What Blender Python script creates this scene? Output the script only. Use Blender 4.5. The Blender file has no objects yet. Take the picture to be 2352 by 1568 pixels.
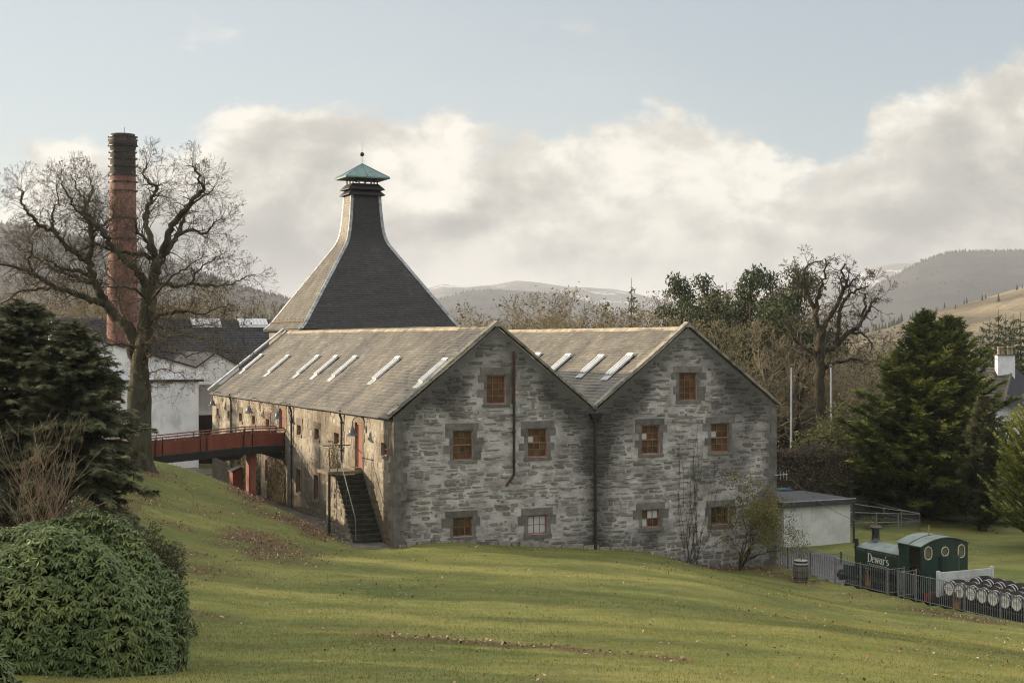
import bpy, math, random
import numpy as np
from mathutils import Vector, Matrix

R = math.radians
rnd = random.Random(11)
rng = np.random.default_rng(11)
SC = bpy.context.scene
COL = SC.collection

# ------------------------------------------------------------------ camera, sky, sun, exposure
cam_d = bpy.data.cameras.new('camera')
cam = bpy.data.objects.new('camera', cam_d)
COL.objects.link(cam)
cam.location = (0, 0, 10)
cam.rotation_euler = (R(90), 0, 0)
cam_d.lens = 50.0
cam_d.sensor_width = 36.0
cam_d.clip_start = 0.2
cam_d.clip_end = 20000
SC.camera = cam
SC.view_settings.view_transform = 'Standard'
SC.view_settings.look = 'None'
SC.view_settings.exposure = 0.9
SC.view_settings.gamma = 1.0
SC.view_settings.use_curve_mapping = False
SC.cycles.use_denoising = True
SC.cycles.max_bounces = 6
SC.cycles.diffuse_bounces = 3
SC.cycles.glossy_bounces = 3
SC.cycles.transparent_max_bounces = 8
SC.cycles.volume_bounces = 3
SC.cycles.use_adaptive_sampling = True
SC.cycles.adaptive_threshold = 0.01
SC.cycles.filter_width = 1.1

HAZE = 0.0001
SUN_EL = 13.0
SUN_TH = 18.0        # degrees behind the camera-left direction
SX, SY, SZ = -math.cos(R(SUN_TH)) * math.cos(R(SUN_EL)), math.sin(R(SUN_TH)) * math.cos(R(SUN_EL)), math.sin(R(SUN_EL))
sun_d = bpy.data.lights.new('sun', 'SUN')
sun_d.energy = 5.0
sun_d.angle = R(0.8)
sun_d.color = (1.0, 0.80, 0.56)
sun = bpy.data.objects.new('sun', sun_d)
COL.objects.link(sun)
sun.rotation_euler = Vector((SX, SY, SZ)).to_track_quat('Z', 'Y').to_euler()
sun.location = (-60, 20, 60)

world = bpy.data.worlds.new('World')
SC.world = world
world.use_nodes = True
wt = world.node_tree
wt.nodes.clear()

def N(t, kind, **kw):
    n = t.nodes.new(kind)
    for k, v in kw.items():
        setattr(n, k, v)
    return n

def mth(t, op, a, b=None, c=None, clamp=False):
    n = t.nodes.new('ShaderNodeMath')
    n.operation = op
    n.use_clamp = clamp
    for i, s in enumerate((a, b, c)):
        if s is None:
            continue
        if isinstance(s, (int, float)):
            n.inputs[i].default_value = s
        else:
            t.links.new(s, n.inputs[i])
    return n.outputs[0]

def smooth(t, val, lo, hi):
    n = t.nodes.new('ShaderNodeMapRange')
    n.interpolation_type = 'SMOOTHSTEP'
    t.links.new(val, n.inputs[0])
    n.inputs[1].default_value = lo
    n.inputs[2].default_value = hi
    return n.outputs[0]

def mixc(t, fac, a, b, blend='MIX'):
    n = t.nodes.new('ShaderNodeMix')
    n.data_type = 'RGBA'
    n.blend_type = blend
    if isinstance(fac, (int, float)):
        n.inputs[0].default_value = fac
    else:
        t.links.new(fac, n.inputs[0])
    for i, s in ((6, a), (7, b)):
        if isinstance(s, (tuple, list)):
            n.inputs[i].default_value = (s[0], s[1], s[2], 1)
        else:
            t.links.new(s, n.inputs[i])
    return n.outputs[2]

def ramp(t, fac, stops, interp='LINEAR'):
    n = t.nodes.new('ShaderNodeValToRGB')
    cr = n.color_ramp
    cr.interpolation = interp
    while len(cr.elements) < len(stops):
        cr.elements.new(0.5)
    for e, (p, c) in zip(cr.elements, stops):
        e.position = p
        e.color = (c, c, c, 1) if isinstance(c, (int, float)) else (c[0], c[1], c[2], 1)
    t.links.new(fac, n.inputs[0])
    return n.outputs[0]

def noise(t, vec, scale, detail=4, rough=0.55, dist=0.0):
    n = t.nodes.new('ShaderNodeTexNoise')
    n.inputs['Scale'].default_value = scale
    n.inputs['Detail'].default_value = detail
    n.inputs['Roughness'].default_value = rough
    n.inputs['Distortion'].default_value = dist
    if vec is not None:
        t.links.new(vec, n.inputs['Vector'])
    return n.outputs[0]

def vscale(t, vec, s):
    n = t.nodes.new('ShaderNodeMapping')
    t.links.new(vec, n.inputs[0])
    n.inputs['Scale'].default_value = s
    return n.outputs[0]

def build_world():
    t = wt
    tc = N(t, 'ShaderNodeTexCoord').outputs['Generated']
    sep = N(t, 'ShaderNodeSeparateXYZ')
    t.links.new(tc, sep.inputs[0])
    x, y, z = sep.outputs
    az = mth(t, 'ARCTAN2', x, y)
    el = mth(t, 'ARCSINE', z)
    u = mth(t, 'MULTIPLY_ADD', az, 1 / 0.70, 0.5)          # -0.35..0.35 rad -> 0..1
    tops = [(0, 400), (120, 372), (250, 325), (430, 300), (560, 285), (700, 270), (830, 262), (960, 285), (1060, 262), (1200, 296), (1350, 298), (1500, 270),
            (1640, 262), (1740, 300), (1790, 362), (1900, 395), (1950, 372), (2005, 270), (2075, 205), (2180, 155), (2280, 125), (2352, 110)]
    st = []
    for px, py in tops:
        a = math.atan((px - 1176) / 3266.0)
        e = math.atan((784 - py) / math.hypot(3266.0, px - 1176))
        st.append((a / 0.70 + 0.5, e * 4))
    top = mth(t, 'MULTIPLY', ramp(t, u, st), 0.25)
    # billows: direction stretched a little so puffs are wider than high
    vec = vscale(t, tc, (1, 1, 1.5))
    n1 = noise(t, vec, 12, 10, 0.60, 0.25)
    n2 = noise(t, vec, 5.0, 5, 0.5)
    edge = mth(t, 'MULTIPLY_ADD', mth(t, 'SUBTRACT', n1, 0.5), 0.13, top)
    dep = mth(t, 'SUBTRACT', edge, el)
    mask = smooth(t, dep, -0.005, 0.013)
    # small loose cloud scraps above the bank
    n3 = noise(t, vscale(t, tc, (1, 1, 2.2)), 9.0, 7, 0.62)
    scr = mth(t, 'MULTIPLY', smooth(t, n3, 0.60, 0.74), 0.5)
    mask = mth(t, 'MAXIMUM', mask, scr)
    # extra-bright broken cloud deck, added above the view to lift the ambient light
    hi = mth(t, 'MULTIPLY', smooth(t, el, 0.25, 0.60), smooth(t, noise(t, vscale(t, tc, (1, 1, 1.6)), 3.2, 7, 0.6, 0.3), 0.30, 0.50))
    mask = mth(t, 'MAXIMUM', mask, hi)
    # cloud colour: sun-facing upper edges bright and warm, deeper parts grey
    deep = smooth(t, dep, 0.0, 0.10)
    sh_ = N(t, 'ShaderNodeVectorMath', operation='ADD'); t.links.new(vec, sh_.inputs[0]); sh_.inputs[1].default_value = (-0.022, 0, 0.024)
    v1 = noise(t, vec, 11, 9, 0.56, 0.2)
    v2 = noise(t, sh_.outputs[0], 11, 9, 0.56, 0.2)
    v1 = mth(t, 'MULTIPLY_ADD', mth(t, 'SUBTRACT', v1, v2), 1.2, mth(t, 'MULTIPLY_ADD', n2, 0.9, 0.02))
    lit = mth(t, 'ADD', mth(t, 'MULTIPLY', mth(t, 'SUBTRACT', 1.0, deep), 0.50), mth(t, 'MULTIPLY', smooth(t, v1, 0.25, 0.75), 0.75))
    cl = ramp(t, lit, [(0.0, (0.30, 0.30, 0.298)), (0.35, (0.47, 0.458, 0.425)), (0.7, (0.65, 0.62, 0.555)), (1.0, (0.88, 0.84, 0.745))])
    gr = smooth(t, az, -0.1, 0.45)
    cl = mixc(t, mth(t, 'MULTIPLY', gr, 0.12), cl, (0.40, 0.40, 0.40))
    low = smooth(t, el, 0.075, 0.0)
    cl = mixc(t, mth(t, 'MULTIPLY', low, 0.5), cl, (0.42, 0.415, 0.40))
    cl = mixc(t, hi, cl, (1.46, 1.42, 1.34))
    # thin veil over the clear part
    vn = noise(t, vscale(t, tc, (1, 1, 3)), 3.0, 4, 0.5)
    veil = mixc(t, smooth(t, az, -0.35, 0.4), (0.60, 0.63, 0.645), (0.44, 0.49, 0.535))
    veil = mixc(t, mth(t, 'MULTIPLY', smooth(t, vn, 0.45, 0.7), 0.35), veil, (0.68, 0.68, 0.66))
    sky = N(t, 'ShaderNodeTexSky')
    sky.sky_type = 'NISHITA'
    sky.sun_disc = False
    sky.sun_elevation = R(SUN_EL)
    sky.sun_rotation = math.atan2(SX, SY)
    sky.altitude = 100
    b1 = N(t, 'ShaderNodeBackground')
    t.links.new(sky.outputs[0], b1.inputs[0])
    b1.inputs[1].default_value = 0.09
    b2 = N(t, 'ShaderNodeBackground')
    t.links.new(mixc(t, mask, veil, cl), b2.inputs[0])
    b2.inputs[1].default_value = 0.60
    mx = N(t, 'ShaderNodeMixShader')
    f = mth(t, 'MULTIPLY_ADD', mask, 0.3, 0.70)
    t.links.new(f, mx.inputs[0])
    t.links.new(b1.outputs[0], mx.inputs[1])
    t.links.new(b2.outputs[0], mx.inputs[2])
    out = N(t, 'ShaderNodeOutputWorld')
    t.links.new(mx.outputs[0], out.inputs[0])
build_world()

# ------------------------------------------------------------------ materials
def mat(name, cols, rough=0.8, ns=3.0, nmix=1.0, tint=False, bump=0.0, bs=30.0, bd=0.02, metal=0.0, spec=0.3,
        rvar=0.0, transl=0.0, stain=None, stretch=None, coat=0.0, stain2=None, contrast=(0.3, 0.7)):
    m = bpy.data.materials.new(name)
    m.use_nodes = True
    t = m.node_tree
    b = t.nodes['Principled BSDF']
    pos = N(t, 'ShaderNodeNewGeometry').outputs['Position']
    v = vscale(t, pos, stretch) if stretch else pos
    n = smooth(t, noise(t, v, ns, 6, 0.62), *contrast)
    if tint:
        a = N(t, 'ShaderNodeAttribute', attribute_name='tint').outputs['Fac']
        n = mth(t, 'ADD', mth(t, 'MULTIPLY', a, 1 - nmix), mth(t, 'MULTIPLY', n, nmix))
    k = len(cols)
    c = ramp(t, n, [(i / max(1, k - 1), cc) for i, cc in enumerate(cols)])
    if stain:
        a = N(t, 'ShaderNodeAttribute', attribute_name='stain').outputs['Fac']
        g = noise(t, pos, 1.7, 6, 0.7)
        a = mth(t, 'MULTIPLY', a, smooth(t, mth(t, 'ADD', g, mth(t, 'MULTIPLY', a, 0.36)), 0.36, 0.64))
        c = mixc(t, a, c, stain)
    if stain2:
        g = noise(t, vscale(t, pos, (1, 1, 0.45)), 1.1, 6, 0.7)
        c = mixc(t, mth(t, 'MULTIPLY', smooth(t, g, 0.50, 0.68), 0.6), c, stain2)
    t.links.new(c, b.inputs['Base Color'])
    b.inputs['Roughness'].default_value = rough
    if rvar:
        r = mth(t, 'MULTIPLY_ADD', noise(t, pos, ns * 2.3, 4), rvar, rough - rvar / 2, clamp=True)
        t.links.new(r, b.inputs['Roughness'])
    b.inputs['Metallic'].default_value = metal
    b.inputs['Specular IOR Level'].default_value = spec
    if coat:
        b.inputs['Coat Weight'].default_value = coat
        b.inputs['Coat Roughness'].default_value = 0.2
    if bump:
        bn = N(t, 'ShaderNodeBump')
        bn.inputs['Strength'].default_value = bump
        bn.inputs['Distance'].default_value = bd
        t.links.new(noise(t, v, bs, 6, 0.65), bn.inputs['Height'])
        t.links.new(bn.outputs[0], b.inputs['Normal'])
    if transl:
        out = t.nodes['Material Output']
        tr = N(t, 'ShaderNodeBsdfTranslucent')
        t.links.new(c, tr.inputs[0])
        mx = N(t, 'ShaderNodeMixShader')
        mx.inputs[0].default_value = transl
        t.links.new(b.outputs[0], mx.inputs[1])
        t.links.new(tr.outputs[0], mx.inputs[2])
        t.links.new(mx.outputs[0], out.inputs[0])
    return m

# ------------------------------------------------------------------ object helpers
WORLD_LOC = {}

def props(o, label=None, cat=None, group=None, kind=None):
    if label: o['label'] = label
    if cat: o['category'] = cat
    if group: o['group'] = group
    if kind: o['kind'] = kind
    return o

def empty(name, loc, label=None, cat=None, group=None, parent=None, kind=None):
    o = bpy.data.objects.new(name, None)
    o.empty_display_size = 0.3
    COL.objects.link(o)
    loc = Vector(loc)
    if parent:
        o.parent = parent
        o.location = loc - WORLD_LOC[parent.name]
    else:
        o.location = loc
    WORLD_LOC[o.name] = loc
    return props(o, label, cat, group, kind)

def raw_mesh(name, V, F, mat_, tint=None, smoothf=False, stain=None):
    """V (n,3) array; F list of index arrays each (m,k)."""
    me = bpy.data.meshes.new(name)
    V = np.asarray(V, dtype=np.float32)
    if isinstance(F, np.ndarray):
        F = [F]
    F = [np.asarray(f, dtype=np.int32) for f in F if len(f)]
    me.vertices.add(len(V))
    me.vertices.foreach_set('co', V.ravel())
    loops = np.concatenate([f.ravel() for f in F])
    tot = np.concatenate([np.full(len(f), f.shape[1], dtype=np.int32) for f in F])
    start = np.concatenate([[0], np.cumsum(tot)[:-1]]).astype(np.int32)
    me.loops.add(len(loops))
    me.loops.foreach_set('vertex_index', loops)
    me.polygons.add(len(tot))
    me.polygons.foreach_set('loop_start', start)
    me.polygons.foreach_set('loop_total', tot)
    me.polygons.foreach_set('use_smooth', np.full(len(tot), bool(smoothf), dtype=bool))
    me.update(calc_edges=True)
    for nm, arr in (('tint', tint), ('stain', stain)):
        if arr is not None:
            at = me.attributes.new(nm, 'FLOAT', 'POINT')
            at.data.foreach_set('value', np.asarray(arr, dtype=np.float32))
    if mat_: me.materials.append(mat_)
    return me

def obj(name, V, F, mat_, parent=None, tint=None, smoothf=False, stain=None, label=None, cat=None, group=None, kind=None, origin=None):
    V = np.asarray(V, dtype=np.float64)
    if origin is None:
        lo, hi = V.min(0), V.max(0)
        origin = np.array([(lo[0] + hi[0]) / 2, (lo[1] + hi[1]) / 2, lo[2]])
    me = raw_mesh(name, V - np.asarray(origin), F, mat_, tint, smoothf, stain)
    o = bpy.data.objects.new(name, me)
    COL.objects.link(o)
    org = Vector([float(a) for a in origin])
    if parent:
        o.parent = parent
        o.location = org - WORLD_LOC[parent.name]
    else:
        o.location = org
    WORLD_LOC[o.name] = org
    return props(o, label, cat, group, kind)

class MB:
    """collects shapes, then builds ONE mesh object"""
    def __init__(s):
        s.v, s.f4, s.f3, s.t, s.n = [], [], [], [], 0
    def add(s, V, F, tint=0.5):
        V = np.asarray(V, float)
        F = np.asarray(F, int)
        (s.f4 if F.shape[1] == 4 else s.f3).append(F + s.n)
        s.v.append(V)
        s.t.append(np.full(len(V), tint) if np.isscalar(tint) else np.asarray(tint))
        s.n += len(V)
        return s
    def box(s, o, ax, ay, az, tint=0.5):
        """o corner, ax ay az edge vectors"""
        o, ax, ay, az = (np.asarray(q, float) for q in (o, ax, ay, az))
        V = [o, o + ax, o + ax + ay, o + ay, o + az, o + ax + az, o + ax + ay + az, o + ay + az]
        F = [(0, 3, 2, 1), (4, 5, 6, 7), (0, 1, 5, 4), (1, 2, 6, 5), (2, 3, 7, 6), (3, 0, 4, 7)]
        if np.dot(np.cross(ax, ay), az) < 0:
            F = [f[::-1] for f in F]
        return s.add(V, F, tint)
    def tube(s, pts, r, k=8, tint=0.5, caps=True):
        pts = np.asarray(pts, float)
        n = len(pts)
        r = np.full(n, r) if np.isscalar(r) else np.asarray(r, float)
        d = np.gradient(pts, axis=0)
        d /= np.linalg.norm(d, axis=1)[:, None] + 1e-9
        up = np.array([0, 0, 1.0]) if abs(d[0][2]) < 0.9 else np.array([1.0, 0, 0])
        V = []
        ang = np.arange(k) * 2 * math.pi / k
        a = np.cross(d[0], up); a /= np.linalg.norm(a)
        for i in range(n):
            a = a - d[i] * np.dot(a, d[i]); a /= np.linalg.norm(a)
            b = np.cross(d[i], a)
            V.append(pts[i] + r[i] * (np.cos(ang)[:, None] * a + np.sin(ang)[:, None] * b))
        V = np.concatenate(V)
        F = []
        for i in range(n - 1):
            for j in range(k):
                j2 = (j + 1) % k
                F.append((i * k + j, i * k + j2, (i + 1) * k + j2, (i + 1) * k + j))
        s.add(V, F, tint)
        if caps:
            for e, rev in ((0, True), (n - 1, False)):
                c = pts[e]
                Vc = np.vstack([V[e * k:(e + 1) * k], c])
                Fc = [((j + 1) % k, j, k) if rev else (j, (j + 1) % k, k) for j in range(k)]
                s.add(Vc, Fc, tint)
        return s
    def lathe(s, base, prof, k=20, axis=(0, 0, 1), tint=0.5):
        """prof list of (r,h) along axis"""
        base = np.asarray(base, float)
        ax = np.asarray(axis, float); ax /= np.linalg.norm(ax)
        up = np.array([0, 0, 1.0]) if abs(ax[2]) < 0.9 else np.array([1.0, 0, 0])
        a = np.cross(up, ax); a /= np.linalg.norm(a)
        b = np.cross(ax, a)
        ang = np.arange(k) * 2 * math.pi / k
        ring = np.cos(ang)[:, None] * a + np.sin(ang)[:, None] * b
        V = np.concatenate([base + ax * h + ring * max(r, 1e-4) for r, h in prof])
        F = [(i * k + j, i * k + (j + 1) % k, (i + 1) * k + (j + 1) % k, (i + 1) * k + j) for i in range(len(prof) - 1) for j in range(k)]
        return s.add(V, F, tint)
    def prism(s, poly, ext, tint=0.5):
        """poly: list of 3D points (planar, ccw seen from -ext side ... orientation not critical), extruded by ext; fan caps"""
        P = np.asarray(poly, float); n = len(P)
        ext = np.asarray(ext, float)
        V = np.vstack([P, P + ext])
        F = [(i, (i + 1) % n, n + (i + 1) % n, n + i) for i in range(n)]
        s.add(V, F, tint)
        c0, c1 = P.mean(0), P.mean(0) + ext
        s.add(np.vstack([P, c0]), [((i + 1) % n, i, n) for i in range(n)], tint)
        s.add(np.vstack([P + ext, c1]), [(i, (i + 1) % n, n) for i in range(n)], tint)
        return s
    def build(s, name, mat_, parent=None, smoothf=False, **kw):
        F = []
        if s.f4: F.append(np.concatenate(s.f4))
        if s.f3: F.append(np.concatenate(s.f3))
        return obj(name, np.concatenate(s.v), F, mat_, parent, tint=np.concatenate(s.t), smoothf=smoothf, **kw)

def copy_tree(o, parent=None):
    c = o.copy()
    COL.objects.link(c)
    if parent:
        c.parent = parent
    for ch in o.children:
        copy_tree(ch, c)
    return c

# ------------------------------------------------------------------ the place: axes of the old barn
F_ = 4166.67
C0 = np.array([-4.654, 56.0, 0.0])
AZ = math.atan2(4166.67, 1945.0)
U = np.array([math.sin(AZ), math.cos(AZ), 0.0])      # along the gables, to the right and away
Vv = np.array([-math.cos(AZ), math.sin(AZ), 0.0])    # along the barns, away and to the left
Zz = np.array([0, 0, 1.0])

def W(u, v, z=0.0):
    return C0 + u * U + v * Vv + z * Zz

def ray(px, py, P0, Nn):
    d = np.array([(px - 1500) / F_, 1.0, -(py - 1000) / F_])
    o = np.array([0, 0, 10.0])
    t = np.dot(np.asarray(P0) - o, Nn) / np.dot(d, Nn)
    return o + d * t

def at(px, py, Y):
    return np.array([(px - 1500) / F_ * Y, Y, 10 - (py - 1000) / F_ * Y])

def uvz(p):
    q = np.asarray(p) - C0
    return float(np.dot(q, U)), float(np.dot(q, Vv)), float(p[2])
# ------------------------------------------------------------------ terrain
def tps_fit(P, Z, lam=0.02):
    n = len(P)
    d = np.linalg.norm(P[:, None] - P[None], axis=2)
    K = np.where(d > 0, d * d * np.log(d + 1e-9), 0) + lam * np.eye(n)
    Q = np.hstack([np.ones((n, 1)), P])
    A = np.block([[K, Q], [Q.T, np.zeros((3, 3))]])
    return np.linalg.solve(A, np.concatenate([Z, np.zeros(3)]))

CP = [  # photo x, photo y, distance
    (300, 2000, 24.5), (1000, 2000, 24.5), (1500, 2000, 24.5), (2000, 2000, 24.8), (2500, 2000, 26),
    (700, 1850, 32), (1500, 1900, 29.2), (2000, 1900, 30), (1500, 1800, 35.8), (2000, 1810, 36.5), (2400, 1900, 31.5), (1000, 1800, 35),
    (700, 1700, 42), (1100, 1700, 43.5), (1500, 1700, 44.5), (1800, 1720, 44), (2050, 1730, 45),
    (700, 1600, 49.5), (1100, 1640, 50), (1500, 1645, 51.5), (1800, 1650, 53),
    (700, 1520, 56), (650, 1450, 60), (600, 1402, 62.5), (450, 1385, 60), (350, 1400, 57), (200, 1480, 48), (50, 1500, 46), (500, 1600, 47), (540, 1372, 65),
    (850, 1528, 56.5), (980, 1592, 54.5), (0, 1990, 24), (0, 1700, 35),
    (2060, 1668, 56.5), (2200, 1712, 52), (2404, 1806, 44), (2744, 1900, 34.8), (3000, 1985, 29.3), (3300, 2050, 26.5),
]
cpP, cpZ = [], []
for px, py, Y in CP:
    p = at(px, py, Y)
    cpP.append((p[0], p[1])); cpZ.append(p[2])
for u, v, z in [(0, 0, 2.0), (2.5, -.3, 1.95), (4.7, -.3, 1.72), (9, -.3, 1.28), (11.4, -.3, 1.02), (14.2, -.3, 0.22), (16.5, -.3, 0.05), (18.2, -.3, 0.0), (18, -4, -0.1), (17.8, -8, -0.1), (17.5, -12, 0.0), (17.3, -16, 0.15),
                (20, 3, -0.1), (26, -3, -0.1), (26, 5, -0.1), (30, -10, 0.0), (34, 4, -0.1), (40, -6, 0), (15.6, -6.5, -0.05), (15.5, -10.5, 0.05), (15.2, -14.5, 0.35), (20, 10, 0), (30, 14, 0), (45, 10, 0), (8, 6, 1.6), (0, 12, 2), (0, 30, 2.0), (-10, 42, 2.1), (14, 36, 1.5), (-20, 30, 3.5)]:
    p = W(u, v)
    cpP.append((p[0], p[1])); cpZ.append(z)
cpP = np.array(cpP); cpZ = np.array(cpZ)
TPS = tps_fit(cpP, cpZ)

def vnoise(x, y, s, seed=0):
    """cheap smooth value noise"""
    x = np.asarray(x) / s; y = np.asarray(y) / s
    xi, yi = np.floor(x).astype(np.int64), np.floor(y).astype(np.int64)
    fx, fy = x - xi, y - yi
    fx, fy = fx * fx * (3 - 2 * fx), fy * fy * (3 - 2 * fy)
    def h(a, b):
        q = (a * 374761393 + b * 668265263 + seed * 974711) & 0x7fffffff
        q = ((q ^ (q >> 13)) * 1274126177) & 0x7fffffff
        return ((q ^ (q >> 16)) & 0xffff) / 65535.0
    return (h(xi, yi) * (1 - fx) + h(xi + 1, yi) * fx) * (1 - fy) + (h(xi, yi + 1) * (1 - fx) + h(xi + 1, yi + 1) * fx) * fy

def fbm(x, y, s, seed=0, o=4):
    r = 0; a = 1.0; tt = 0
    for i in range(o):
        r = r + a * vnoise(x, y, s / 2 ** i, seed + i); tt += a; a *= 0.5
    return r / tt

def sstep(a, lo, hi):
    t = np.clip((a - lo) / (hi - lo), 0, 1)
    return t * t * (3 - 2 * t)

def ground(x, y):
    x = np.atleast_1d(np.asarray(x, float)); y = np.atleast_1d(np.asarray(y, float))
    xc = np.clip(x, -24, 42); yc = np.clip(y, 20, 108)
    P = np.stack([xc, yc], 1)
    d = np.linalg.norm(P[:, None] - cpP[None], axis=2)
    z = (np.where(d > 0, d * d * np.log(d + 1e-9), 0)) @ TPS[:len(cpP)] + TPS[len(cpP)] + P @ TPS[len(cpP) + 1:]
    z = np.clip(z, -1.2, 5.6)
    q = np.stack([x, y], 1) - C0[:2]
    u = q @ U[:2]; v = q @ Vv[:2]
    # far country: near level, with a wooded rise to the left and behind the camera
    far = sstep(y, 95, 125)
    far = np.maximum(far, sstep(x, 34, 60))
    rise = 9.0 * sstep(-x, 10, 70) * sstep(y, 120, 190) + 10 * sstep(y, 260, 600) * 0.5
    z = z * (1 - far) + far * (0.1 + rise)
    z = z + sstep(-x, 24, 120) * 6 * (1 - far)
    z = z + sstep(-y, -12, 90) * 12 * sstep(-y, -15, 0)
    # lane beside the long wall
    pa = np.where((v > -1.0) & (v < 44), 1.0, 0.0) * sstep(v, -2.2, 0.3)
    bank = 1.98 + np.maximum(0, (-u - 1.75)) * 1.05
    low = np.minimum(z, bank)
    k = np.clip(0.5 + 0.5 * (bank - z) / 0.5, 0, 1)
    sm = bank * (1 - k) + z * k - 0.5 * k * (1 - k)
    z = np.where(u < 0.5, z * (1 - pa) + np.minimum(sm, 99) * pa, z)
    # track bed sunk behind the railings
    e = 0.35
    inpit = sstep(u, 18.35, 18.7) * sstep(-u, -23.6, -22.9)
    depth = sstep(-v, -2.5, 2.8)
    z = z * (1 - inpit * depth) + (-1.06) * inpit * depth
    return z

def gz(x, y):
    return float(ground(x, y)[0])

def axis(parts):
    out = []
    for a, b, st in parts:
        out.append(np.arange(a, b, st))
    return np.concatenate(out + [np.array([parts[-1][1]])])
gx = axis([(-6000, -1000, 700), (-1000, -200, 80), (-200, -60, 12), (-60, -24, 2), (-24, 36, 0.36), (36, 60, 1.5), (60, 200, 12), (200, 1000, 80), (1000, 6000, 700)])
gy = axis([(-400, -60, 25), (-60, 14, 4), (14, 22, 1), (22, 84, 0.36), (84, 130, 2.5), (130, 320, 12), (320, 1000, 80), (1000, 9000, 800)])
GX, GY = np.meshgrid(gx, gy)
gzv = np.concatenate([ground(GX[i], GY[i]) for i in range(len(gy))]).reshape(GX.shape)
near = (GX > -40) & (GX < 45) & (GY > 15) & (GY < 110)
und = (fbm(GX.ravel(), GY.ravel(), 3.0, 5, 3).reshape(GX.shape) - 0.5) * 0.14 + (fbm(GX.ravel(), GY.ravel(), 0.9, 9, 2).reshape(GX.shape) - 0.5) * 0.05
q = np.stack([GX.ravel(), GY.ravel()], 1) - C0[:2]
gu = (q @ U[:2]).reshape(GX.shape); gv = (q @ Vv[:2]).reshape(GX.shape)
onpath = ((gu > -2.4) & (gu < 1) & (gv > -1) & (gv < 46)) | ((gu > 18.2) & (gv > -18) & (gu < 23.7) & (gv < 3))
gzv = gzv + np.where(near & ~onpath, und, 0)
nr, nc = GX.shape
idx = np.arange(nr * nc).reshape(nr, nc)
GF = np.stack([idx[:-1, :-1], idx[:-1, 1:], idx[1:, 1:], idx[1:, :-1]], -1).reshape(-1, 4)
GV = np.stack([GX, GY, gzv], -1).reshape(-1, 3)
# leaf litter mask: drifts in the hollow below the mound, by the wall, along an old furrow
def litter_mask(x, y):
    q = np.stack([x, y], 1) - C0[:2]
    u = q @ U[:2]; v = q @ Vv[:2]
    n = fbm(x, y, 2.4, 21, 4)
    m = 0.95 * np.exp(-((u + 3.2) / 1.3) ** 2) * sstep(v, -1.5, 1.5) * (v < 34)
    m = np.maximum(m, 0.95 * np.exp(-((v + 0.35) / 0.55) ** 2) * (u > 6.5) * (u < 18.5) * sstep(u, 6.5, 9))
    m = np.maximum(m, 0.8 * np.exp(-((u + 1.0) / 1.1) ** 2) * (v > 2) * (v < 34))
    # drifts on the left bank
    m = np.maximum(m, 0.85 * np.exp(-((y - 51.5 - 0.1 * x) / 5.5) ** 2) * sstep(-x, 5.0, 10.0))
    m = np.maximum(m, 1.2 * np.exp(-(((x + 15.6) / 1.7) ** 2 + ((y - 59.2) / 1.6) ** 2)))
    m = np.maximum(m, 0.5 * np.exp(-((y - 43) / 3.0) ** 2) * sstep(-x, 7.0, 10.5))
    # furrow
    fy = 30.0 - 0.62 * x - 0.012 * x * x
    m = np.maximum(m, 1.0 * np.exp(-((y - fy) / 0.30) ** 2) * (x > -9) * (x < 3.5))
    # strip at the bottom of the bank by the railings
    m = np.maximum(m, 0.7 * np.exp(-((u - 16.9) / 0.7) ** 2) * sstep(-v, -0.3, 1) * (v > -16))
    return np.clip(m * sstep(n, 0.34, 0.62) * 1.25, 0, 1)
ltm = litter_mask(GX.ravel(), GY.ravel())
wood = np.clip(sstep(GY, 84, 100) + sstep(GX, 34, 45) + sstep(-GX, 30, 45) + sstep(-GY, -14, 0), 0, 1).ravel()

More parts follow.
